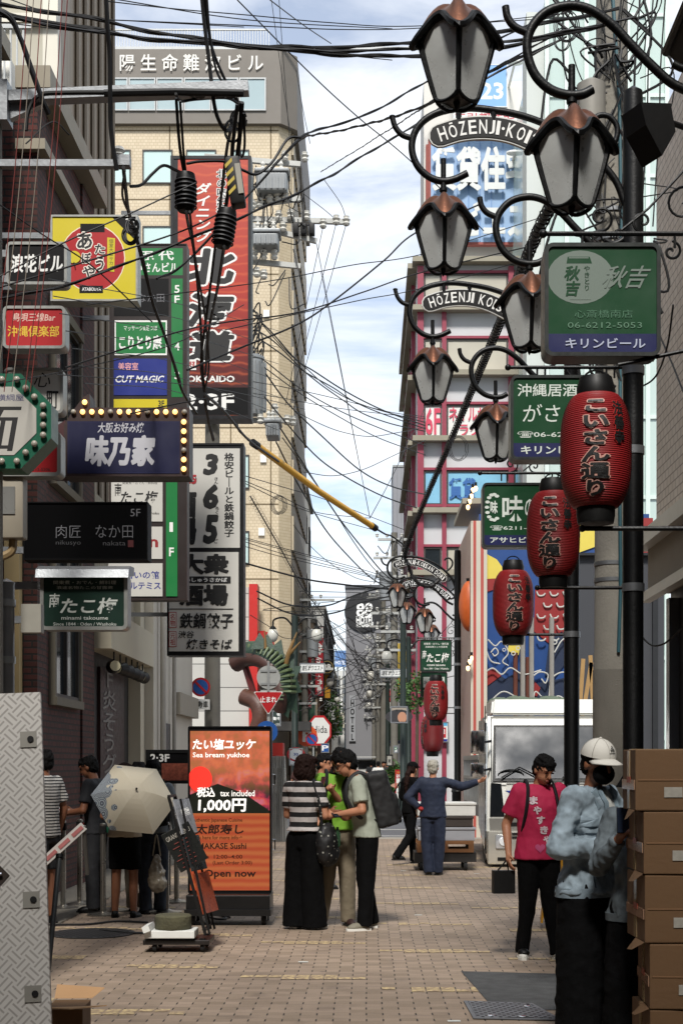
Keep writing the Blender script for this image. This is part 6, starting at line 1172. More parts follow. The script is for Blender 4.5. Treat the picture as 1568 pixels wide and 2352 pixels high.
b.out('grille',mat('#3a3c3e',.4,.3,.2),tk,False); M().box((X(1300),-.05,H(1893)),(1.9,.05,.06)).out('bumper_trim',BLACK,tk,False); M().box((0,-.03,H(1990)),(2.1,.1,.12)).out('air_dam',BLACK,tk,False)
M().box((0,-.06,H(1946)),(2*hw,.14,(1985-1908)*k),None,.03).out('bumper',mat('#c5c2b8',.2,.6,.1,2),tk)
for x in (1153,1415):
    hl=M().box((X(x),-.14,H(1932)),(.24,.05,.22),None,.03).out('headlight',mat('#c9ccd0',.05,.6,.2,8),tk); M().lathe([(.0,-.19),(.06,-.185),(.075,-.165),(0,-.165)],18,(X(x),0,H(1932)),'y').out('lens',mat('#e0e3e6',.05,.2,.1),hl)
M().box((X(1300),-.14,H(1958)),(.36,.02,.17)).out('number_plate',mat('#b9bdb2',.4,0,.1,4),tk,False); b=M()
for y in (1914,1922): b.box((X(1284),-.135,H(y)),(1.5,.02,.03))
b.out('bumper_slot',BLACK,tk,False); b=M()
for x in (1128,1441): b.box((X(x),.02,H(1750)),(.012,.02,1.4))
b.box((0,-.045,H(1797)),(2.1,.012,.012)); b.out('panel_seam',mat('#3a3b3c',.6,0,0),tk,False)
slab('fog_slot',[(1140,1976),(1140,1968),(1440,1968),(1440,1976)],BLACK,-.14,.03)
for x0,y0,x1,y1 in ((1078,1678,1111,1732),(1078,1752,1109,1786)): 
    c=Vector((X((x0+x1)/2),-.15,H((y0+y1)/2))); mr=M().box(c,((x1-x0)*k,.12,(y1-y0)*k),None,.04).out('mirror',CHROME,tk); M().tube([c+Vector((.1,.02,0)),(X(1128),.1,c.z+.02)],.02,6).out('mirror_arm',BLACK,mr)
M().tube([(X(1114),-.05,H(1960)),(X(1116),-.02,H(1660))],.02,8).out('mirror_post',CHROME,tk); M().tube([(X(1112),-.1,H(1700)),(X(1112),-.1,H(1622))],.008,6).out('aerial',BLACK,tk)
for x in (-hw+.14,hw-.14):
    w=M().lathe([(.22,-.1),(.42,-.12),(.44,-.06),(.44,.06),(.42,.12),(.22,.1)],28,(0,0,0),'x').out('wheel',RUBBER,tk); w.location=(x,.75,.44); M().lathe([(0,-.06),(.12,-.08),(.22,-.1),(.22,.1),(0,.1)],20,(0,0,0),'x').out('rim',STEEL,w)
M().box((0,3.6,.85),(2.2,3.7,.3)).out('bed',mat('#6f7173',.5,.3,.2,3),tk,False); b=M()
for i in range(9): b.box((-1.1,1.9+i*.42,1.3),(.05,.06,.8))
b.box((-1.1,3.6,1.7),(.05,3.6,.08)); b.box((-1.1,3.6,1.35),(.04,3.6,.06)); b.box((0,1.82,1.35),(2.2,.05,.9)); b.out('stake_side',ALU,tk,False)
b=M()
for i in range(5): b.ell((-.7+i*.28,2.3,2.72+.03*(i%2)),(.24,.3,.1))
b.skin('tarpaulin',mat('#55604f',.8,0,.2,4),None,.03,4,.02); bpy.data.objects['tarpaulin'].location=(tk.location.x,tk.location.y,-.1); tag(bpy.data.objects['tarpaulin'],'folded grey green tarpaulin lying on top of the truck behind its fairing','tarpaulin')
for i in range(5):
    x=1320+i*13; o=P(x,1590,25); t=M().box((0,0,0),(.07,.03,1.3-.12*(i%3)),Matrix.Rotation(R((-6,4,9,-3,2)[i]),3,'Y').to_euler()).out('timber_batten',mat('#9a7a4c',.8,0,.25,5),None,False,o); tag(t,'pale timber batten standing upright behind the truck cab','timber','pale timber battens behind the truck')
# dolly with crates
Z=21.2; k=Z/F; dl=thing('dolly','low wheeled dolly with a wooden pallet deck behind the coverall man','dolly',(Xz(1022,Z),Z,0)); M().box((0,.3,.2),(.92,.7,.14)).out('deck',mat('#1a1613',.7,0,.3,4),dl,False); b=M()
for z in (.3,.42): b.box((0,-.02,z),(.84,.1,.05)); b.box((0,.55,z),(.84,.1,.05))
for x in (-.38,0,.38): b.box((x,.26,.36),(.08,.66,.07))
b.out('pallet',mat('#7a5230',.8,0,.3,6),dl,False)
for x in (-.36,.3):
    for y in (.0,.6): w=M().lathe([(0,-.025),(.06,-.025),(.07,0),(.06,.025),(0,.025)],16,(0,0,0),'x').out('castor',RUBBER,dl); w.location=(x,y,.072); M().box((0,0,.07),(.06,.06,.05)).out('castor_fork',STEEL,w,False)
for i,(x,z,w,h,c,l) in enumerate(((.02,.445,.84,.2,'#85868a','grey crate at the bottom of the dolly load'),(.05,.65,.72,.16,'#2e2621','dark wooden crate in the middle of the dolly load'),(.02,.815,.86,.2,'#bdbcb6','white styrofoam crate on top of the dolly load'))):
    t=thing('crate',l,'crate',(dl.location.x+x,dl.location.y,z),0,'crates stacked on the dolly'); M().box((0,.3,h/2),(w,.62,h),None,.012).out('body',mat(c,.6,0,.2,4),t,False); M().box((0,.3,h-.02),(w+.03,.65,.035),None,.008).out('lid',mat(c,.6,0,.1,4),t,False)
yb=thing('folding_sign','narrow yellow folding sign seen edge on beside the lamp post base','folding sign',(Xz(1292,13.9),13.9,0),R(84)); M().prism([(-.22,-.03,.06),(.22,-.03,.06),(.19,.03,1.0),(-.19,.03,1.0)],(0,.02,0)).out('board',mat('#c08a1a',.5,0,.1,3),yb,False); M().prism([(-.22,.2,.06),(.22,.2,.06),(.19,.07,1.0),(-.19,.07,1.0)],(0,.02,0)).out('board',mat('#c08a1a',.5,0,.1,3),yb,False); M().tube([(-.2,.06,1.02),(.2,.06,1.02)],.015).out('hinge',BLACK,yb)
# stall with clear plastic sheet and red boxes beyond the screen
sv=thing('market_stall','red roofed stall wrapped in clear plastic sheeting behind the LED screen','stall',(Xz(635,29),29,0)); k=29/F
M().box((0,.3,H(1728) if 0 else CH+(HY-1722)*k),(.26,.6,.28)).out('red_roof',mat('#a3231c',.5,0,.1,3),sv,False); b=M(); n=26; rows=[]
for z in (0,.5,1.0,1.5,1.75): rows.append([b.b.verts.new((-.13+.3*i/n*(1.25-.2*z/1.75),-.02+.05*math.sin(i*1.9+z*2)+.02*math.sin(i*4.1),z)) for i in range(n+1)])
for A_,B_ in zip(rows,rows[1:]):
    for i in range(n): b.b.faces.new((A_[i],A_[i+1],B_[i+1],B_[i]))
b.out('plastic_sheet',mat('#a8a8a4',.12,0,.1,4,.3,18,0,.6,0,0,.72),sv); M().box((.0,.4,.85),(.3,.5,1.7)).out('counter',mat('#5a5c5c',.6,0,.2,3),sv,False)
gb=Sign('banner_flag','red banner with white characters hanging beside the wrapped stall','banner',646,1756,656,1830,33,mat('#a81c20',.6,0,.1),mat('#a81c20',.6,0,.1),.02,.01); gb.T(vert('らーめん'),.2,.1,.8,.9,TX_W,.02); M().tube([(-gb.W*.6,.02,gb.H*.55),(-gb.W*.6,.02,-P(0,1793,33).z)],.015,6).out('pole',STEEL,gb.root)
s=pl_sign('black board reading 2·3F with seafood pictures behind the umbrella',335,1722,440,1800,17.2,None,fa=BLK,nm='menu_board',cat='signboard',fr=BLACK); s.T('2·3F',.1,.12,.52,.36,TX_W,.03); s.rect(.35,.4,.98,.96,mat('#8a4a3a',.4,0,1.0,26),'food_picture'); M().cyl((0,.05,-s.H/2),(0,.05,-P(0,1761,17.2).z),.02).out('post',BLACK,s.root)
bush('potted_plant','leafy dressing of green and orange above the black food board',tuple(P(395,1790,17.0)),(.16,.06,.07),120,.03) if 0 else None
vn=thing('van','white van with an open tail far down the street','van',(Xz(845,105),105,0)); VW=mat('#c2c3c0',.3,0,.05)
b=M().box((0,0,1.15),(1.7,4,1.5),None,.15); b.out('body',VW,vn); M().box((0,-2.02,1.5),(1.4,.05,.6)).out('rear_window',GLASSD,vn,False); M().box((0,-2.3,2.05),(1.6,.9,.06)).out('tailgate',VW,vn,False)
for x in (-.75,.75):
    M().box((x,-2.02,.95),(.14,.06,.3)).out('tail_light',RED,vn,False); w=M().lathe([(0,-.1),(.32,-.1),(.32,.1),(0,.1)],16,(0,0,0),'x').out('wheel',RUBBER,vn); w.location=(x,-1.2,.32)
c2_=thing('van','pale van parked behind the first van on the far street','van',(Xz(862,122),122,0)); M().box((0,0,1.1),(1.7,4,1.6),None,.15).out('body',VW,c2_); M().box((0,-2.02,1.5),(1.4,.05,.5)).out('rear_window',GLASSD,c2_,False)
# ---------- people
from mathutils.bvhtree import BVHTree
SK=mat('#a87458',.55,0,.08,9); SKD=mat('#7d5038',.55,0,.1,9); HB=mat('#090808',.75,0,.3,20,.6,90,0,.15); HBR=mat('#20110d',.75,0,.3,20,.6,90,0,.15); HW=mat('#8f8a7f',.6,0,.15,20); CB=mat('#09090a',.9,0,.3,6,.3,60,0,.1); CN=mat('#0f1a30',.8,0,.2,6,.3,60); SHW=mat('#cfcdc6',.6,0,.08,9); SHG=mat('#6f6a5c',.7,0,.25,12); SHB=mat('#121212',.5,0,.2,9); EYE=mat('#15100e',.2,0,0); LIP=mat('#8a4a40',.5,0,0)
def V3(*a): return Vector(a)
def stripes(pitch,duty,c1,c2,ph=0):
    mt,nt,b=newmat('striped_cloth'); sp=nt.nodes.new('ShaderNodeSeparateXYZ'); nt.links.new(objc(nt),sp.inputs[0])
    z=mth(nt,'ADD',sp.outputs[2],mth(nt,'MULTIPLY',noi(nt,5,2),.012)); f=mth(nt,'LESS_THAN',mth(nt,'FRACT',mth(nt,'DIVIDE',mth(nt,'ADD',z,ph),pitch)),duty)
    nt.links.new(mixc(nt,f,hexc(c1),hexc(c2)),b.inputs['Base Color']); b.inputs['Roughness'].default_value=.85; return mt
def denim(c):
    mt,nt,b=newmat('denim'); r=nt.nodes.new('ShaderNodeValToRGB'); r.color_ramp.elements[0].position=.36; r.color_ramp.elements[1].position=.64; nt.links.new(noi(nt,9,6),r.inputs[0])
    cc=hexc(c); nt.links.new(mixc(nt,r.outputs[0],tuple(x*.62 for x in cc),tuple(min(1,x*1.15) for x in cc)),b.inputs['Base Color']); b.inputs['Roughness'].default_value=.85; bumpn(nt,b,noi(nt,14,5),.5,.01); return mt
def hand(b,w,d,side,curl=.35,ax=None,s=1):
    d=d.normalized(); ax=(ax or d.cross(V3(1,0,0))); ax=(ax-d*ax.dot(d)).normalized(); n=d.cross(ax)*side
    b.limb([w,w+d*.05*s],[.026*s,.03*s],10)
    for o in (-.024,-.008,.008,.024): b.ell(w+d*.06*s+ax*o*s,(.014*s,.014*s,.03*s),d.to_track_quat('Z','Y').to_matrix(),8,6)
    for i,(o,L) in enumerate(((.03,.07),(.011,.08),(-.009,.075),(-.028,.058))):
        p0=w+d*.08*s+ax*o*s; p1=p0+(d*(1-curl*.5)+n*curl*.7).normalized()*L*.45*s; p2=p1+(d*(1-curl*1.3)+n*curl*1.5).normalized()*L*.33*s; p3=p2+(d*(.9-curl*2)+n*curl*1.9).normalized()*L*.28*s; b.limb([p0,p1,p2,p3],[.0105*s,.0098*s,.009*s,.0078*s],8)
    t0=w+d*.025*s+ax*.026*s; t1=t0+(d*.55+ax*.7+n*.3).normalized()*.04*s; b.limb([t0,t1,t1+(d*.85+n*.4+ax*.1).normalized()*.032*s],[.014*s,.011*s,.009*s],8)
def person(label,px,Z,Ht,yaw,top,bottom,hair,skin=SK,shoes=SHB,sleeve='short',legs='straight',style='short',lean=0,hp=0,hy=0,hr=0,arms=None,feet=None,fit=1.,hem=.9,vox=.0095,curl=(.35,.35),group=None,hax=(None,None),armskin=None,collar=None,amp=.006,legskin=False,ffreq=9.,zoff=0,nohands=False):
    t=thing('person',label,'person',(Xz(px,Z),Z,zoff),R(yaw),group); sc=Ht/1.7; t.scale=(sc,)*3
    L_=Matrix.Rotation(R(lean),3,'X'); pv=V3(0,0,.95); U=lambda p:pv+L_@(Vector(p)-pv)
    ft={'L':(.1,0,.075),'R':(-.1,0,.075)}; kn={}; ty={'L':12,'R':-12}
    if feet:
        for k_,v in feet.items():
            if k_ in 'LR': ft[k_]=v
            elif k_ in ('kL','kR'): kn[k_[1]]=v
            elif k_ in ('tL','tR'): ty[k_[1]]=v
    ar={'eL':(.25,.03,1.13),'wL':(.26,-.05,.88),'eR':(-.25,.03,1.13),'wR':(-.26,-.05,.88)}; ar.update(arms or {})
    b=M(); neck=U((0,-.005,1.47)); HR=Matrix.Rotation(R(hy),3,'Z')@Matrix.Rotation(R(lean*.6+hp),3,'X')@Matrix.Rotation(R(hr),3,'Y'); hc=U((0,-.01,1.49))+HR@V3(0,-.02,.105); hd=lambda *a:hc+HR@Vector(a)
    b.limb([U((0,.0,1.38)),neck,hd(0,.02,-.04)],[.07,.052,.05]); b.ell(hc+HR@V3(0,.008,.03),(.074,.092,.086),HR); b.ell(hd(0,-.018,-.04),(.058,.07,.068),HR); b.ell(hd(0,-.048,-.085),(.03,.03,.022),HR)
    b.limb([hd(0,-.085,.02),hd(0,-.103,-.022)],[.01,.015],8); b.ell(hd(0,-.078,.035),(.055,.02,.012),HR,10,6)
    for s_ in (-1,1): b.ell(hd(.074*s_,.012,-.008),(.012,.022,.032),HR,8,6)
    b.loft([(U((0,0,.9)),.13,.09,L_),(U((0,0,1.1)),.125,.085,L_),(U((0,0,1.3)),.15,.095,L_),(U((0,0,1.42)),.1,.07,L_)],16)
    sh={}
    for k_,sg in (('L',1),('R',-1)):
        S0=U((.165*sg,0,1.395)); sh[k_]=S0; e,w=V3(*ar['e'+k_]),V3(*ar['w'+k_]); b.limb([S0,e],[.05,.04]); b.limb([e,e.lerp(w,.35),w],[.041,.039,.027]); 
        if not nohands: hand(b,w,w-e,sg,curl[0 if k_=='L' else 1],hax[0 if k_=='L' else 1])
        a=V3(*ft[k_]); kk=V3(*kn[k_]) if k_ in kn else V3(.095*sg,-.015,.48); b.limb([V3(.085*sg,0,.9),kk,a.lerp(kk,.6),a],[.08,.053,.052,.036])
        b.limb([a,a+Matrix.Rotation(R(ty[k_]),3,'Z')@V3(0,-.1,-.045)],[.035,.022],8)
    body=b.skin('body',skin,t,vox,3)
    # face
    for s_ in (-1,1): M().ell(hd(.031*s_,-.083,.012),(.013,.008,.007),HR,8,6).out('eye',EYE,t); M().ell(hd(.032*s_,-.089,.036),(.02,.006,.004),HR,8,5).out('eyebrow',HB,t)
    M().ell(hd(0,-.088,-.056),(.022,.008,.006),HR,10,6).out('mouth',LIP,t)
    # clothes
    f=fit; b=M(); b.loft([(V3(0,0,hem),(.212 if legs=='wide' else .186)*f,(.15 if legs=='wide' else .132)*f),(U((0,.0,1.02)),.16*f,.118*f,L_),(U((0,-.005,1.15)),.163*f,.12*f,L_),(U((0,-.005,1.28)),.178*f,.125*f,L_),(U((0,.0,1.37)),.165*f,.105*f,L_),(U((0,.0,1.43)),.115,.08,L_),(U((0,.0,1.462)),.068,.062,L_)],22)
    if sleeve!='none':
        for k_,sg in (('L',1),('R',-1)):
            S0=sh[k_]; e,w=V3(*ar['e'+k_]),V3(*ar['w'+k_]); q0=U((.1*sg,0,1.37)); b.limb([q0,S0],[.09,.07*f])
            if sleeve=='short': b.tube([S0,S0.lerp(e,.45),S0.lerp(e,.72)],[.07*f,.07*f,.071*f],14)
            else: b.limb([S0,S0.lerp(e,.5),e],[.07*f,.064*f,.06*f]); b.tube([e,e.lerp(w,.3),e.lerp(w,.92)],[.06*f,.057*f,.043*f],14)
    shirt=b.skin('shirt' if sleeve!='long' else 'jacket',top,t,vox*1.15,3,amp,ffreq)
    if collar: M().tube([U((.068*math.cos(R(i*18)),.062*math.sin(R(i*18)),1.465)) for i in range(20)],.011,6,closed=True).out('collar',collar,t)
    b=M(); zt=.97
    g=min(f,1.0); b.loft([(V3(0,0,.8),.155*g,.108*g),(V3(0,0,.9),.155*g,.108*g),(U((0,0,zt)),.14*g,.1*g,L_)],20)
    rad={'straight':(.098,.078,.072,.07),'wide':(.115,.125,.132,.138),'slim':(.095,.068,.055,.05),'shorts':(.1,.09,.09,.09)}[legs]
    for k_,sg in (('L',1),('R',-1)):
        a=V3(*ft[k_]); kk=V3(*kn[k_]) if k_ in kn else V3(.095*sg,-.015,.48); h0=V3(.082*sg,0,.88)
        if legs=='shorts': b.limb([h0,h0.lerp(kk,.4)],[.1,.095]); b.tube([h0.lerp(kk,.3),h0.lerp(kk,.85)],[.095,.092],14); continue
        b.limb([h0,h0.lerp(kk,.6)],[rad[0]*f,(rad[0]*.4+rad[1]*.6)*f]); end=a+V3(0,0,-.035 if legs!='wide' else -.05)
        if legs=='wide': end=V3(h0.x*1.05+a.x*.15,a.y*.8,.025)
        b.tube([h0.lerp(kk,.5),kk,kk.lerp(end,.55),end],[(rad[0]+rad[1])*.5*f,rad[1]*f,rad[2]*f,rad[3]*f],16)
    b.skin('trousers',bottom,t,vox*1.15,3,amp*.9)
    for k_ in 'LR':
        a=V3(*ft[k_]); r3=Matrix.Rotation(R(ty[k_]),3,'Z'); b=M(); up=a.z-.075
        b.ell(a+r3@V3(0,.01,-.02),(.042,.05,.05),r3); b.ell(a+r3@V3(0,-.06,-.035),(.043,.1,.036),r3); b.ell(a+r3@V3(0,-.1,-.045),(.046,.075,.028),r3)
        o=b.skin('shoe',shoes,t,.011,2)
        for v in o.data.vertices: v.co.z=max(v.co.z,up+.012)
        M().prism([a+r3@V3(x,y,-.075) for x,y in ((-.036,.055),(.036,.055),(.047,-.06),(.044,-.14),(.02,-.18),(-.02,-.18),(-.044,-.14),(-.047,-.06))],(0,0,.022)).out('sole',SHW if shoes in (SHW,SHG) else BLACK,o)
    # hair
    if style!='none':
        b=M()
        if style in ('short','cap'):
            b.ell(hd(0,.024,.04),(.084,.098,.083),HR); b.ell(hd(0,.052,-.012),(.076,.062,.076),HR)
            for s_ in (-1,1): b.ell(hd(.068*s_,.02,.035),(.015,.042,.04),HR)
            if style=='short':
                b.ell(hd(0,-.046,.072),(.066,.046,.036),HR); b.ell(hd(0,-.078,.05),(.045,.018,.022),HR)
                for i in range(14): a=R(i*26); b.ell(hd(.045*math.cos(a),.012+.06*math.sin(a),.096),(.022,.03,.026),HR,8,6)
        elif style=='bob':
            b.ell(hd(0,.03,.035),(.098,.108,.1),HR); b.ell(hd(0,.05,-.05),(.098,.085,.09),HR); b.ell(hd(0,-.045,.08),(.08,.05,.04),HR)
            for s_ in (-1,1): b.ell(hd(.08*s_,.0,-.04),(.026,.06,.095),HR)
        elif style=='pony':
            b.ell(hd(0,.02,.035),(.086,.1,.09),HR); b.ell(hd(0,.05,-.01),(.078,.06,.08),HR)
            b.limb([hd(0,.1,.0),hd(0,.15,-.1),hd(0.01,.15,-.25),hd(.02,.13,-.42)],[.03,.045,.045,.015])
        b.skin('hair',hair,t,.0085,1,.011,36)
    t['hd']=0; del t['hd']
    return t,hd,HR,U,shirt,body
def dome(b,hd,c,rx,ry,rz,z0=0):
    """cap crown: the part of an ellipsoid above z0, open below"""
    rows=[]
    for i in range(9):
        e=R(90*i/8); zz=z0+(rz-z0)*math.sin(e); k=math.sqrt(max(0,1-(zz/rz)**2)); rows.append([b.b.verts.new(hd(c[0]+rx*k*math.cos(R(15*j)),c[1]+ry*k*math.sin(R(15*j)),c[2]+zz)) for j in range(24)] if i<8 else [b.b.verts.new(hd(c[0],c[1],c[2]+rz))])
    for A_,B_ in zip(rows,rows[1:-1]):
        for j in range(24): b.b.faces.new((A_[j],A_[(j+1)%24],B_[(j+1)%24],B_[j]))
    for j in range(24): b.b.faces.new((rows[-2][j],rows[-2][(j+1)%24],rows[-1][0]))
    return b
def wrap_on(o,me,off=.006,d=(0,1,0),start=-.6):
    """lay lettering on a shirt front"""
    bv=BVHTree.FromPolygons([v.co for v in o.data.vertices],[p.vertices for p in o.data.polygons]); b=bmesh.new(); b.from_mesh(me)
    for _ in range(2):
        es=[e for e in b.edges if e.calc_length()>.02]
        if es: bmesh.ops.subdivide_edges(b,edges=es,cuts=1)
    for v in b.verts:
        h=bv.ray_cast(V3(v.co.x,start,v.co.z),V3(0,1,0))
        if h[0]: v.co.y=h[0].y-off
    b.to_mesh(me); b.free(); return me
def carried(name,label,cat,t,lift=None):
    o=thing(name,label,cat,t.location.copy(),t.rotation_euler.z); o.scale=t.scale; return o
def backpack(t,label,U,m,s=1,lean=0):
    o=carried('backpack',label,'backpack',t); Lr=Matrix.Rotation(R(lean),3,'X'); b=M(); e_=Lr.to_euler(); b.box(U((0,.19,1.19)),(.29*s,.16*s,.42*s),e_,.03); b.ell(U((0,.19,1.38)),(.135*s,.085*s,.07*s),Lr); b.box(U((0,.26,1.1)),(.25*s,.12*s,.2*s),e_,.03); b.skin('bag',m,o,.013,3,.008); M().tube(smooth([U((-.13*s,.285,1.02)),U((-.13*s,.275,1.36)),U((0,.28,1.42)),U((.13*s,.275,1.36)),U((.13*s,.285,1.02))]),.006,5).out('zip',mat('#2c2d30',.4,.3,.1),o); 
    for s_ in (-1,1): M().tube(smooth([U((.1*s_,.14,1.42)),U((.105*s_,.03,1.49)),U((.115*s_,-.09,1.42)),U((.135*s_,-.135,1.27)),U((.15*s_,-.06,1.08)),U((.11*s_,.1,1.0))]),.02,6,sq=.5).out('strap',m,o)
    M().ell(U((0,.325,1.06)),(.1*s,.02,.09*s),Lr).out('pocket',m,o); return o
def phone(t,label,c,rot,m=None):
    o=carried('phone',label,'phone',t); b=M().box(c,(.072,.011,.148),rot,.006); b.out('case',m or BLACK,o); M().box(Vector(c)+rot.to_matrix()@V3(0,-.007,0),(.066,.002,.14),rot).out('screen',mat('#1b2230',.05,0,.2),o,False); M().box(Vector(c)+rot.to_matrix()@V3(.018,.0075,.045),(.026,.005,.034),rot,.003).out('camera_bump',BLACK,o,False); return o
from mathutils import Euler
ER=lambda x,y,z:Euler((R(x),R(y),R(z)))
# three people in the middle
t,hd,HR,U,shirt,bd=person('person with a brown bob in a black and white striped top, seen from behind',697,13.72,1.665,150,stripes(.098,.5,'#0d0d0f','#b4adaa',.015),CB,HBR,SK,SHW,'short','wide','bob',0,8,-25,0,{'eR':(-.25,.0,1.12),'wR':(-.14,-.24,1.2),'eL':(.22,-.05,1.12),'wL':(.08,-.27,1.12)},{'L':(.1,0,.075),'R':(-.09,-.06,.075)},.92,.97)
bg=carried('shoulder_bag','black shoulder bag with pale dots hanging at the striped top person','bag',t)
def dotmat():
    mt,nt,b=newmat('dotted_cloth'); v=nt.nodes.new('ShaderNodeTexVoronoi'); v.inputs['Scale'].default_value=24; nt.links.new(objc(nt),v.inputs['Vector']); nt.links.new(mixc(nt,mth(nt,'LESS_THAN',v.outputs['Distance'],.22),hexc('#0e0e10'),hexc('#8f8f86')),b.inputs['Base Color']); b.inputs['Roughness'].default_value=.6; return mt
DM=dotmat(); M().ell((-.26,-.02,.86),(.1,.14,.2)).ell((-.26,-.04,.76),(.1,.15,.14)).skin('bag',DM,bg,.014,3,.008); M().tube(smooth([(-.25,.06,1.0),(-.22,.06,1.25),(-.13,.02,1.47),(-.2,-.13,1.25),(-.26,-.1,1.0)]),.016,6).out('strap',DM,bg); M().lathe([(0,0),(.03,0),(.03,.12),(.012,.16),(.012,.19),(0,.19)],12,(-.33,-.1,.82)).out('bottle',mat('#3a5a40',.1,0,.1,3,0,40,0,.5,.5),bg)
t,hd,HR,U,shirt,bd=person('person in a lime green tee and khaki trousers wearing a white mask',774,13.98,1.75,8,mat('#6c9a28',.8,0,.1,5,.2,50),mat('#6f6553',.85,0,.15,5,.3,50),HB,SKD,mat('#2a1513',.6,0,.4,20),'short','straight','short',6,26,12,0,{'eL':(.25,.0,1.14),'wL':(.1,-.26,1.07),'eR':(-.25,.0,1.14),'wR':(-.1,-.28,1.1)},{'L':(.11,.02,.075),'R':(-.15,.1,.075)},1.03,.92,curl=(.7,.7),collar=CB)
M().ell(hd(0,-.06,-.045),(.064,.05,.055),HR).out('face_mask',mat('#b9c0bb',.8,0,.05),t); link('lettering',wrap_on(shirt,fit('Kawasaki',.0,1.2,.13,1.225,0,.01)),TX_K,t)
phone(t,'phone held low between the lime tee person and the striped top person',(-.06,-.38,1.08),ER(-70,0,15)); backpack(t,'dark backpack worn by the lime tee person',U,mat('#14161a',.8,0,.2,5),.95,6)
t,hd,HR,U,shirt,bd=person('person in a sage grey tee leaning forward with glasses and black trousers',843,13.72,1.735,-82,mat('#8f9486',.85,0,.1,5,.2,50),CB,HB,SK,SHG,'short','straight','short',14,16,0,0,{'eL':(.24,-.08,1.13),'wL':(.08,-.32,1.08),'eR':(-.22,-.2,1.16),'wR':(-.08,-.32,1.3)},{'L':(.1,-.04,.075),'R':(-.1,.06,.075)},1.02,.87,curl=(.8,.7))
backpack(t,'large black backpack on the person in the sage grey tee',U,mat('#0b0b0d',.7,0,.2,5),1.25,14); phone(t,'pink cased phone held up by the sage grey tee person',(-.07,-.42,1.37),ER(-15,0,20),mat('#6a3038',.4,0,.3,12))
b=M()
for s_ in (-1,1): b.tube([hd(.034*s_+.026*math.cos(R(i*30)),-.1,.01+.022*math.sin(R(i*30))) for i in range(12)],.0025,5,closed=True); b.tube([hd(.06*s_,-.098,.014),hd(.078*s_,.0,.012)],.0025,5)
b.out('glasses',BLACK,t); M().lathe([(.032,-.012),(.036,0),(.032,.012)],14,V3(.1,-.3,1.085),'z',False).out('wristwatch',BLACK,t)
t,hd,HR,U,shirt,bd=person('person with dark hair behind the trio, only head and shoulder showing',738,18,1.7,70,mat('#2a2d33',.8,0,.2,5),CB,HB,SK,SHB,'short','straight','short',0,5,0,0,vox=.013)
# dark suited walker and coverall man
t,hd,HR,U,shirt,bd=person('person in a black suit and cap with long brown hair walking away',940,22.6,1.61,125,CB,CB,HBR,SK,SHB,'long','straight','pony',4,4,20,0,{'eR':(-.24,.1,1.13),'wR':(-.24,.02,.9),'eL':(.25,-.02,1.13),'wL':(.2,-.16,.98)},{'L':(.09,-.16,.075),'kL':(.09,-.12,.49),'R':(-.09,.36,.16),'kR':(-.09,.06,.47)},.95,.85,vox=.012,curl=(.6,.6))
dome(M(),hd,(0,.01,.04),.094,.112,.09).ell(hd(0,-.12,.05),(.07,.06,.012),HR).out('cap',CB,t); hb=carried('handbag','small black handbag hanging at the black suited walker','bag',t); M().box((.28,.1,.78),(.1,.24,.2),None,.03).out('bag',CB,hb); M().tube(smooth([(.28,.0,.88),(.25,.0,1.1),(.2,.04,1.38),(.27,.16,1.1),(.28,.18,.88)]),.01,6).out('strap',CB,hb)
t,hd,HR,U,shirt,bd=person('white haired person in navy coveralls reaching out to the truck mirror',994,20.3,1.63,172,CN,CN,HW,SK,SHB,'long','straight','short',-2,0,-12,0,{'eR':(-.43,-.05,1.32),'wR':(-.68,-.08,1.4),'eL':(.37,.06,1.16),'wL':(.2,.04,1.0)},{'L':(.06,.0,.075),'R':(-.06,-.05,.075)},1.13,.86,vox=.0115,curl=(.6,.5),amp=.008)
M().ell((.17,.05,.99),(.05,.06,.035)).out('red_glove',mat('#8e1c1a',.8,0,.1,9),t); b=M().loft([(V3(0,0,.95),.178,.135),(V3(0,0,1.0),.178,.135)],22); b.out('waistband',mat('#121c30',.8,0,.2,9),t)
# magenta tee
PINKM=mat('#a3123f',.8,0,.1,4,.2,40)
t,hd,HR,U,shirt,bd=person('person in a magenta tee with white writing looking down at a phone',1236,11.7,1.665,6,PINKM,CB,HB,SK,SHW,'short','slim','short',3,24,22,0,{'eR':(-.27,.03,1.12),'wR':(-.27,-.07,.88),'eL':(.28,-.0,1.14),'wL':(.2,-.24,1.3)},{'L':(.13,-.12,.075),'R':(-.14,.02,.075),'tL':12,'tR':-6},1.14,.83,curl=(.8,.3))
for i,c in enumerate('まやすきやぁ'): x,z=-.075+.029*i,1.325-.082*i; w=.034 if c!='ぁ' else .024; link('lettering',wrap_on(shirt,fit(c,x-w,z-w,x+w,z+w,0,.05)),mat('#c9b6bc',.6,0,0),t)
hm=bpy.data.meshes.new('h'); hp_=[(.042*16*math.sin(a)**3/16,(13*math.cos(a)-5*math.cos(2*a)-2*math.cos(3*a)-math.cos(4*a))*.042/16) for a in [2*math.pi*i/24 for i in range(24)]]; hm.from_pydata([(x-.02,0,z+.93) for x,z in hp_],[],[tuple(range(24))]); b=bmesh.new(); b.from_mesh(hm); bmesh.ops.triangulate(b,faces=b.faces); b.to_mesh(hm); b.free(); link('heart_print',wrap_on(shirt,hm),mat('#a8406a',.5,0,.1),t)
for o in list(t.children):
    if o.name.startswith('shoe'):
        x=sum(v.co.x for v in o.data.vertices)/len(o.data.vertices); y=min(v.co.y for v in o.data.vertices); M().ell((x,y+.07,.055),(.05,.06,.035)).out('strap',BLACK,o)
phone(t,'black phone held by the person in the magenta tee',(.2,-.35,1.39),ER(-25,0,0)); backpack(t,'dark backpack on the person in the magenta tee',U,mat('#14151a',.7,0,.2,5),.85,3)
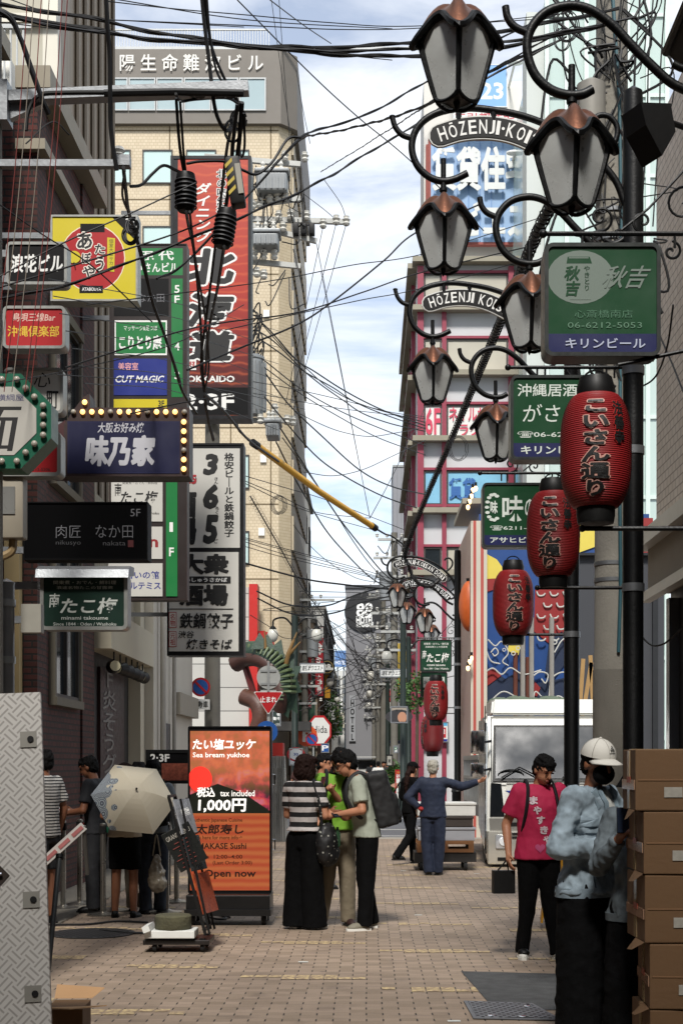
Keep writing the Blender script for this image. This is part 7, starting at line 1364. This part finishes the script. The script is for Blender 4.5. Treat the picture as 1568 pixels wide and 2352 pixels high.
sb_=carried('shopping_bag','black square shopping bag hanging from the magenta tee person','bag',t); M().prism([(-.4,-.1,.55),(-.22,-.1,.55),(-.22,-.1,.74),(-.4,-.1,.74)],(0,.1,0)).out('bag',BLACK,sb_,False); M().tube(smooth([(-.36,-.06,.74),(-.31,-.07,.8),(-.29,-.08,.83),(-.28,-.06,.8),(-.27,-.06,.74)]),.007,6).out('handle',BLACK,sb_)
# white cap and denim
t,hd,HR,U,shirt,bd=person('person in a white cap, black mask and pale denim jacket looking down',1348,8.1,1.71,44,denim('#8796a0'),CB,HB,SKD,SHB,'long','wide','cap',4,10,-18,0,{'eL':(.24,-.1,1.14),'wL':(.08,-.33,1.2),'eR':(-.27,.0,1.12),'wR':(-.02,-.3,1.13)},{'L':(.13,0,.075),'R':(-.12,-.04,.075)},1.04,.86,vox=.008,curl=(.7,.7),amp=.013,ffreq=12.5)
M().ell(hd(0,-.06,-.045),(.066,.054,.06),HR).out('face_mask',CB,t); CAPW=mat('#b9b6ae',.75,0,.06,8,.15,80)
dome(M(),hd,(0,.012,.045),.094,.11,.1).out('cap',CAPW,t)
bm=bmesh.new(); br=M(); rows=[]
for r_ in (0,.35,.7,1): rows.append([br.b.verts.new(hd((.088+.004*r_)*math.sin(R(a))*(1+.05*r_),-.09*math.cos(R(a))-.085*r_*math.cos(R(a*.8))+.0,.052-.02*r_*math.cos(R(a))-.03*(abs(a)/75)**2)) for a in range(-75,76,15)])
for A_,B_ in zip(rows,rows[1:]):
    for i in range(len(A_)-1): br.b.faces.new((A_[i],A_[i+1],B_[i+1],B_[i]))
M().ell(hd(0,.012,.147),(.009,.009,.006),HR,10,6).out('cap_button',CAPW,t); sm_=M()
for j in range(6): sm_.tube([hd(.0955*math.cos(R(60*j+30))*math.cos(R(e)),.012+.1115*math.sin(R(60*j+30))*math.cos(R(e)),.045+.1*math.sin(R(e))) for e in range(0,91,10)],.0018,4)
sm_.out('cap_seam',mat('#8a877f',.8,0,.1),t)
o_=br.out('cap_brim',CAPW,t); sd=o_.modifiers.new('s','SOLIDIFY'); sd.thickness=.006
capm=[o for o in t.children if o.name.startswith('cap') and 'brim' not in o.name][0]
def capmark(me):
    bv=BVHTree.FromPolygons([v.co for v in capm.data.vertices],[p.vertices for p in capm.data.polygons])
    for v in me.vertices:
        s0=hd(v.co.x,-.4,v.co.z); dr=(HR@V3(0,1,0)); h=bv.ray_cast(s0,dr); v.co=(h[0] or hd(v.co.x,-.1,v.co.z))-dr*.003
    return me
for i,(x,h_) in enumerate(((-.0,.012),(.012,.02),(.024,.028))):
    hm=bpy.data.meshes.new('b'); hm.from_pydata([(x+.012,0,.088),(x+.02,0,.088),(x+.02-h_*.5,0,.088+h_),(x+.012-h_*.5,0,.088+h_)],[],[(0,1,2,3)]); link('cap_mark',capmark(hm),TX_K,t)
link('lettering',capmark(fit('adidas',-.004,.076,.046,.086,0,.02)),TX_K,t)
# open front of the jacket with a white tee
bv=BVHTree.FromPolygons([v.co for v in shirt.data.vertices],[p.vertices for p in shirt.data.polygons]); hm=bpy.data.meshes.new('tee'); vs_=[];fs=[]
for i in range(13):
    z=1.44-.035*i; w=.062-.0028*i
    for j in range(5):
        x=.03+(-1+j*.5)*w; h=bv.ray_cast(V3(x,-.6,z),V3(0,1,0)); vs_.append((x,(h[0].y if h[0] else -.1)-.006,z))
    if i: fs+=[((i-1)*5+j,(i-1)*5+j+1,i*5+j+1,i*5+j) for j in range(4)]
hm.from_pydata(vs_,[],fs); link('white_tee',hm,mat('#a9aaa6',.8,0,.05),t); lp_=M()
for sg in (-1,1): lp_.tube([(vs_[i*5+(0 if sg<0 else 4)][0],vs_[i*5+(0 if sg<0 else 4)][1]-.006,vs_[i*5][2]) for i in range(13)],.014,6); lp_.prism([(.03+sg*.05,-.1,1.47),(.03+sg*.12,-.1,1.43),(.03+sg*.1,-.13,1.33),(.03+sg*.055,-.13,1.37)],(0,.01,.0))
lp_.out('collar',denim('#74858f'),t); JT=denim('#7d8c96')
b=M().loft([(U((0,0,.84)),.214,.152),(U((0,0,.895)),.214,.152)],26); b.out('waistband',JT,t); SEAM=mat('#3a4650',.9,0,.2,9)
for pts_ in ([(-.19,1.2),(-.02,1.2)],[(.1,1.2),(.2,1.2)],[(-.1,.9),(-.085,1.2)],[(.14,.9),(.13,1.2)]):
    hm=bpy.data.meshes.new('s'); (xa,za),(xb,zb)=pts_; vv=[];ff=[]
    for i in range(13):
        x,z=xa+(xb-xa)*i/12,za+(zb-za)*i/12; dx,dz=(0,.004) if za==zb else (.004,0); vv+=[(x-dx,0,z-dz),(x+dx,0,z+dz)]
        if i: ff.append((2*i-2,2*i-1,2*i+1,2*i))
    hm.from_pydata(vv,[],ff); link('seam',wrap_on(shirt,hm,.004),SEAM,t)
for e_,w_ in (((.24,-.1,1.14),(.08,-.33,1.2)),((-.27,.0,1.12),(-.02,-.3,1.13))): a_,b_=V3(*e_),V3(*w_); M().tube([a_.lerp(b_,.84),a_.lerp(b_,.95)],[.056,.054],14).out('cuff',JT,t)
for x_ in (-.13,.16): link('pocket_flap',wrap_on(shirt,fit('■',x_-.045,1.24,x_+.045,1.29,0),.008),JT,t)
DG=denim('#5a6368')
t,hd,HR,U,shirt,bd=person('person in a dark bucket hat and grey denim jacket, half hidden by the cardboard boxes',1474,7.75,1.58,-12,DG,CB,HB,SKD,SHB,'long','wide','bob',2,6,0,0,{'eR':(-.25,-.1,1.12),'wR':(-.12,-.3,1.3),'eL':(.26,-.1,1.15),'wL':(.06,-.34,1.3)},None,1.0,.82,vox=.009,curl=(.8,.8),amp=.013,ffreq=12.5)
M().loft([(U((0,0,.8)),.215,.153),(U((0,0,.845)),.217,.155)],26).out('waistband',DG,t); M().lathe([(.15,-.02),(.152,-.03),(.105,.05),(.1,.11),(.06,.135),(0,.14)],24,hd(0,.01,.02)).out('hat',CB,t); phone(t,'black phone held up by the bucket hat person',(-.1,-.36,1.4),ER(-10,0,10))
# queue on the left
t,hd,HR,U,shirt,bd=person('person in a finely striped tee at the left edge behind the metal plate',104,14.1,1.72,-118,stripes(.03,.42,'#a8a5a0','#141416'),mat('#15161a',.8,0,.2,5),HB,SKD,SHB,'short','shorts','short',0,0,0,0,None,None,1.0,.86,vox=.011,legskin=True)
t,hd,HR,U,shirt,bd=person('person in a charcoal tee reading a menu in the queue',222,15.3,1.67,-100,mat('#1b1c20',.85,0,.2,5),mat('#141519',.85,0,.2,5),HB,SKD,SHB,'short','straight','short',3,18,0,0,{'eR':(-.22,-.08,1.12),'wR':(-.08,-.3,1.1),'eL':(.24,-.06,1.12),'wL':(.1,-.3,1.08)},None,1.0,.86,vox=.011,curl=(.7,.7))
mn=carried('menu','printed white menu held open by the charcoal tee person','menu',t); M().prism([(-.2,-.36,1.06),(.2,-.36,1.06),(.2,-.55,1.16),(-.2,-.55,1.16)],(0,.003,.004)).out('page',mat('#9d9a95',.5,0,.1,4),mn,False); b=M()
for i in range(9): b.box((random.uniform(-.14,.14),-.4-.015*i,1.088+.0079*i),(.08,.012,.006),ER(-28,0,0))
b.out('print_block',mat('#6a2f34',.5,0,.6,30),mn,False)
t,hd,HR,U,shirt,bd=person('person in black shorts and sandals standing behind the open umbrella',287,14.75,1.58,178,mat('#a89a84',.8,0,.1,5),CB,HBR,SKD,BLACK,'none','shorts','bob',0,0,0,0,{'eR':(-.24,-.02,1.13),'wR':(-.12,-.22,1.18),'eL':(.24,.0,1.13),'wL':(.14,-.2,1.1)},{'L':(.11,0,.06),'R':(-.1,0,.06)},1.05,.9,vox=.0105)
um=thing('umbrella','open cream umbrella with grey blue scallop pattern on one side, in the queue','umbrella',P(313,1815,14.3)); UR=ER(68,0,0).to_matrix(); um.rotation_euler=ER(62,6,14)
def umbmat():
    mt,nt,b=newmat('umbrella_cloth'); sp=nt.nodes.new('ShaderNodeSeparateXYZ'); nt.links.new(objc(nt),sp.inputs[0]); w=nt.nodes.new('ShaderNodeTexVoronoi'); w.inputs['Scale'].default_value=9; nt.links.new(objc(nt),w.inputs['Vector'])
    rings=mth(nt,'LESS_THAN',mth(nt,'FRACT',mth(nt,'MULTIPLY',w.outputs['Distance'],9.)),.5); m=mth(nt,'LESS_THAN',mth(nt,'ADD',sp.outputs[0],mth(nt,'MULTIPLY',w.outputs['Distance'],.25)),-.1)
    nt.links.new(mixc(nt,m,hexc('#b3aa96'),mixc(nt,rings,hexc('#8d9498'),hexc('#454b55'))),b.inputs['Base Color']); b.inputs['Roughness'].default_value=.7; b.inputs['Transmission Weight'].default_value=0; return mt
u=M(); n=6; rows=[]
for i in range(9):
    q_=i/8; rows.append([u.b.verts.new((.43*q_*math.cos(2*math.pi*j/n),.43*q_*math.sin(2*math.pi*j/n),-.2*q_**2)) for j in range(n)] if i else [u.b.verts.new((0,0,0))])
for j in range(n): u.b.faces.new((rows[0][0],rows[1][j],rows[1][(j+1)%n]))
for A_,B_ in zip(rows[1:],rows[2:]):
    for j in range(n): u.b.faces.new((A_[j],A_[(j+1)%n],B_[(j+1)%n],B_[j]))
u.out('canopy',umbmat(),um,False)
for j in range(6): a=2*math.pi*j/6; M().tube([(.43*q_*math.cos(a),.43*q_*math.sin(a),-.2*q_**2-.006) for q_ in (0,.25,.5,.75,1)],.004,5).out('rib',STEEL,um)
M().tube([(0,0,.04),(0,0,-.55)],.006,8).out('shaft',STEEL,um); M().ell((0,0,.03),(.012,.012,.02)).out('tip',BLACK,um); M().tube([(0,0,-.52),(0,0,-.62)],.014,8).out('handle',BLACK,um)
t,hd,HR,U,shirt,bd=person('person in beige trousers and pale boots behind the umbrella',318,15.4,1.6,170,mat('#5a5a5c',.8,0,.2,5),mat('#7d7465',.85,0,.15,5),HB,SKD,mat('#8a8272',.7,0,.15,9),'short','straight','short',0,0,0,0,None,{'L':(.07,0,.075),'R':(-.08,0,.075)},vox=.012)
t,hd,HR,U,shirt,bd=person('person in jeans and grey trainers with a black backpack near the menu board',352,15.1,1.62,195,mat('#5f6468',.8,0,.2,5),denim('#232b38'),HB,SKD,mat('#3f4349',.7,0,.3,9),'long','straight','short',0,4,0,0,None,{'L':(.08,0,.075),'R':(-.08,-.06,.075)},vox=.012); backpack(t,'black backpack on the queueing person in jeans',U,CB,.95)
pb_=thing('plastic_bag','crumpled clear beige carrier bag hanging beside the queue post','bag',P(360,2010,14.8)); M().ell((0,0,0),(.09,.07,.16)).ell((.01,0,-.08),(.1,.08,.1)).ell((.0,0,.12),(.05,.04,.1)).skin('bag',mat('#8f8676',.25,0,.3,9,.5,25),pb_,.014,3,.02,16); M().tube(smooth([(-.04,0,.2),(0,0,.42),(.04,0,.2)]),.008,6).out('handle',mat('#8f8676',.4,0,.3),pb_)
# far pedestrians
for px,Z,yaw,c1,c2,lab in ((690,38,160,'#4a2a22','#1a1a1c','distant person in a rust brown shirt left of the trio'),(868,58,175,'#c2c2be','#1c1c20','distant person in a white shirt on the far street'),(880,60,10,'#1a1b1e','#1a1a1c','distant person in black beside the white shirt'),(852,72,180,'#202226','#26262a','distant person in dark clothes near the van'),(889,66,-80,'#2a2c30','#1a1a1c','distant person with a grey bag at the right of the far street')):
    person(lab,px,Z,1.66,yaw,mat(c1,.8,0,.1,5),mat(c2,.8,0,.1,5),HB,SK,SHB,'short','straight','short',vox=.022,amp=0)
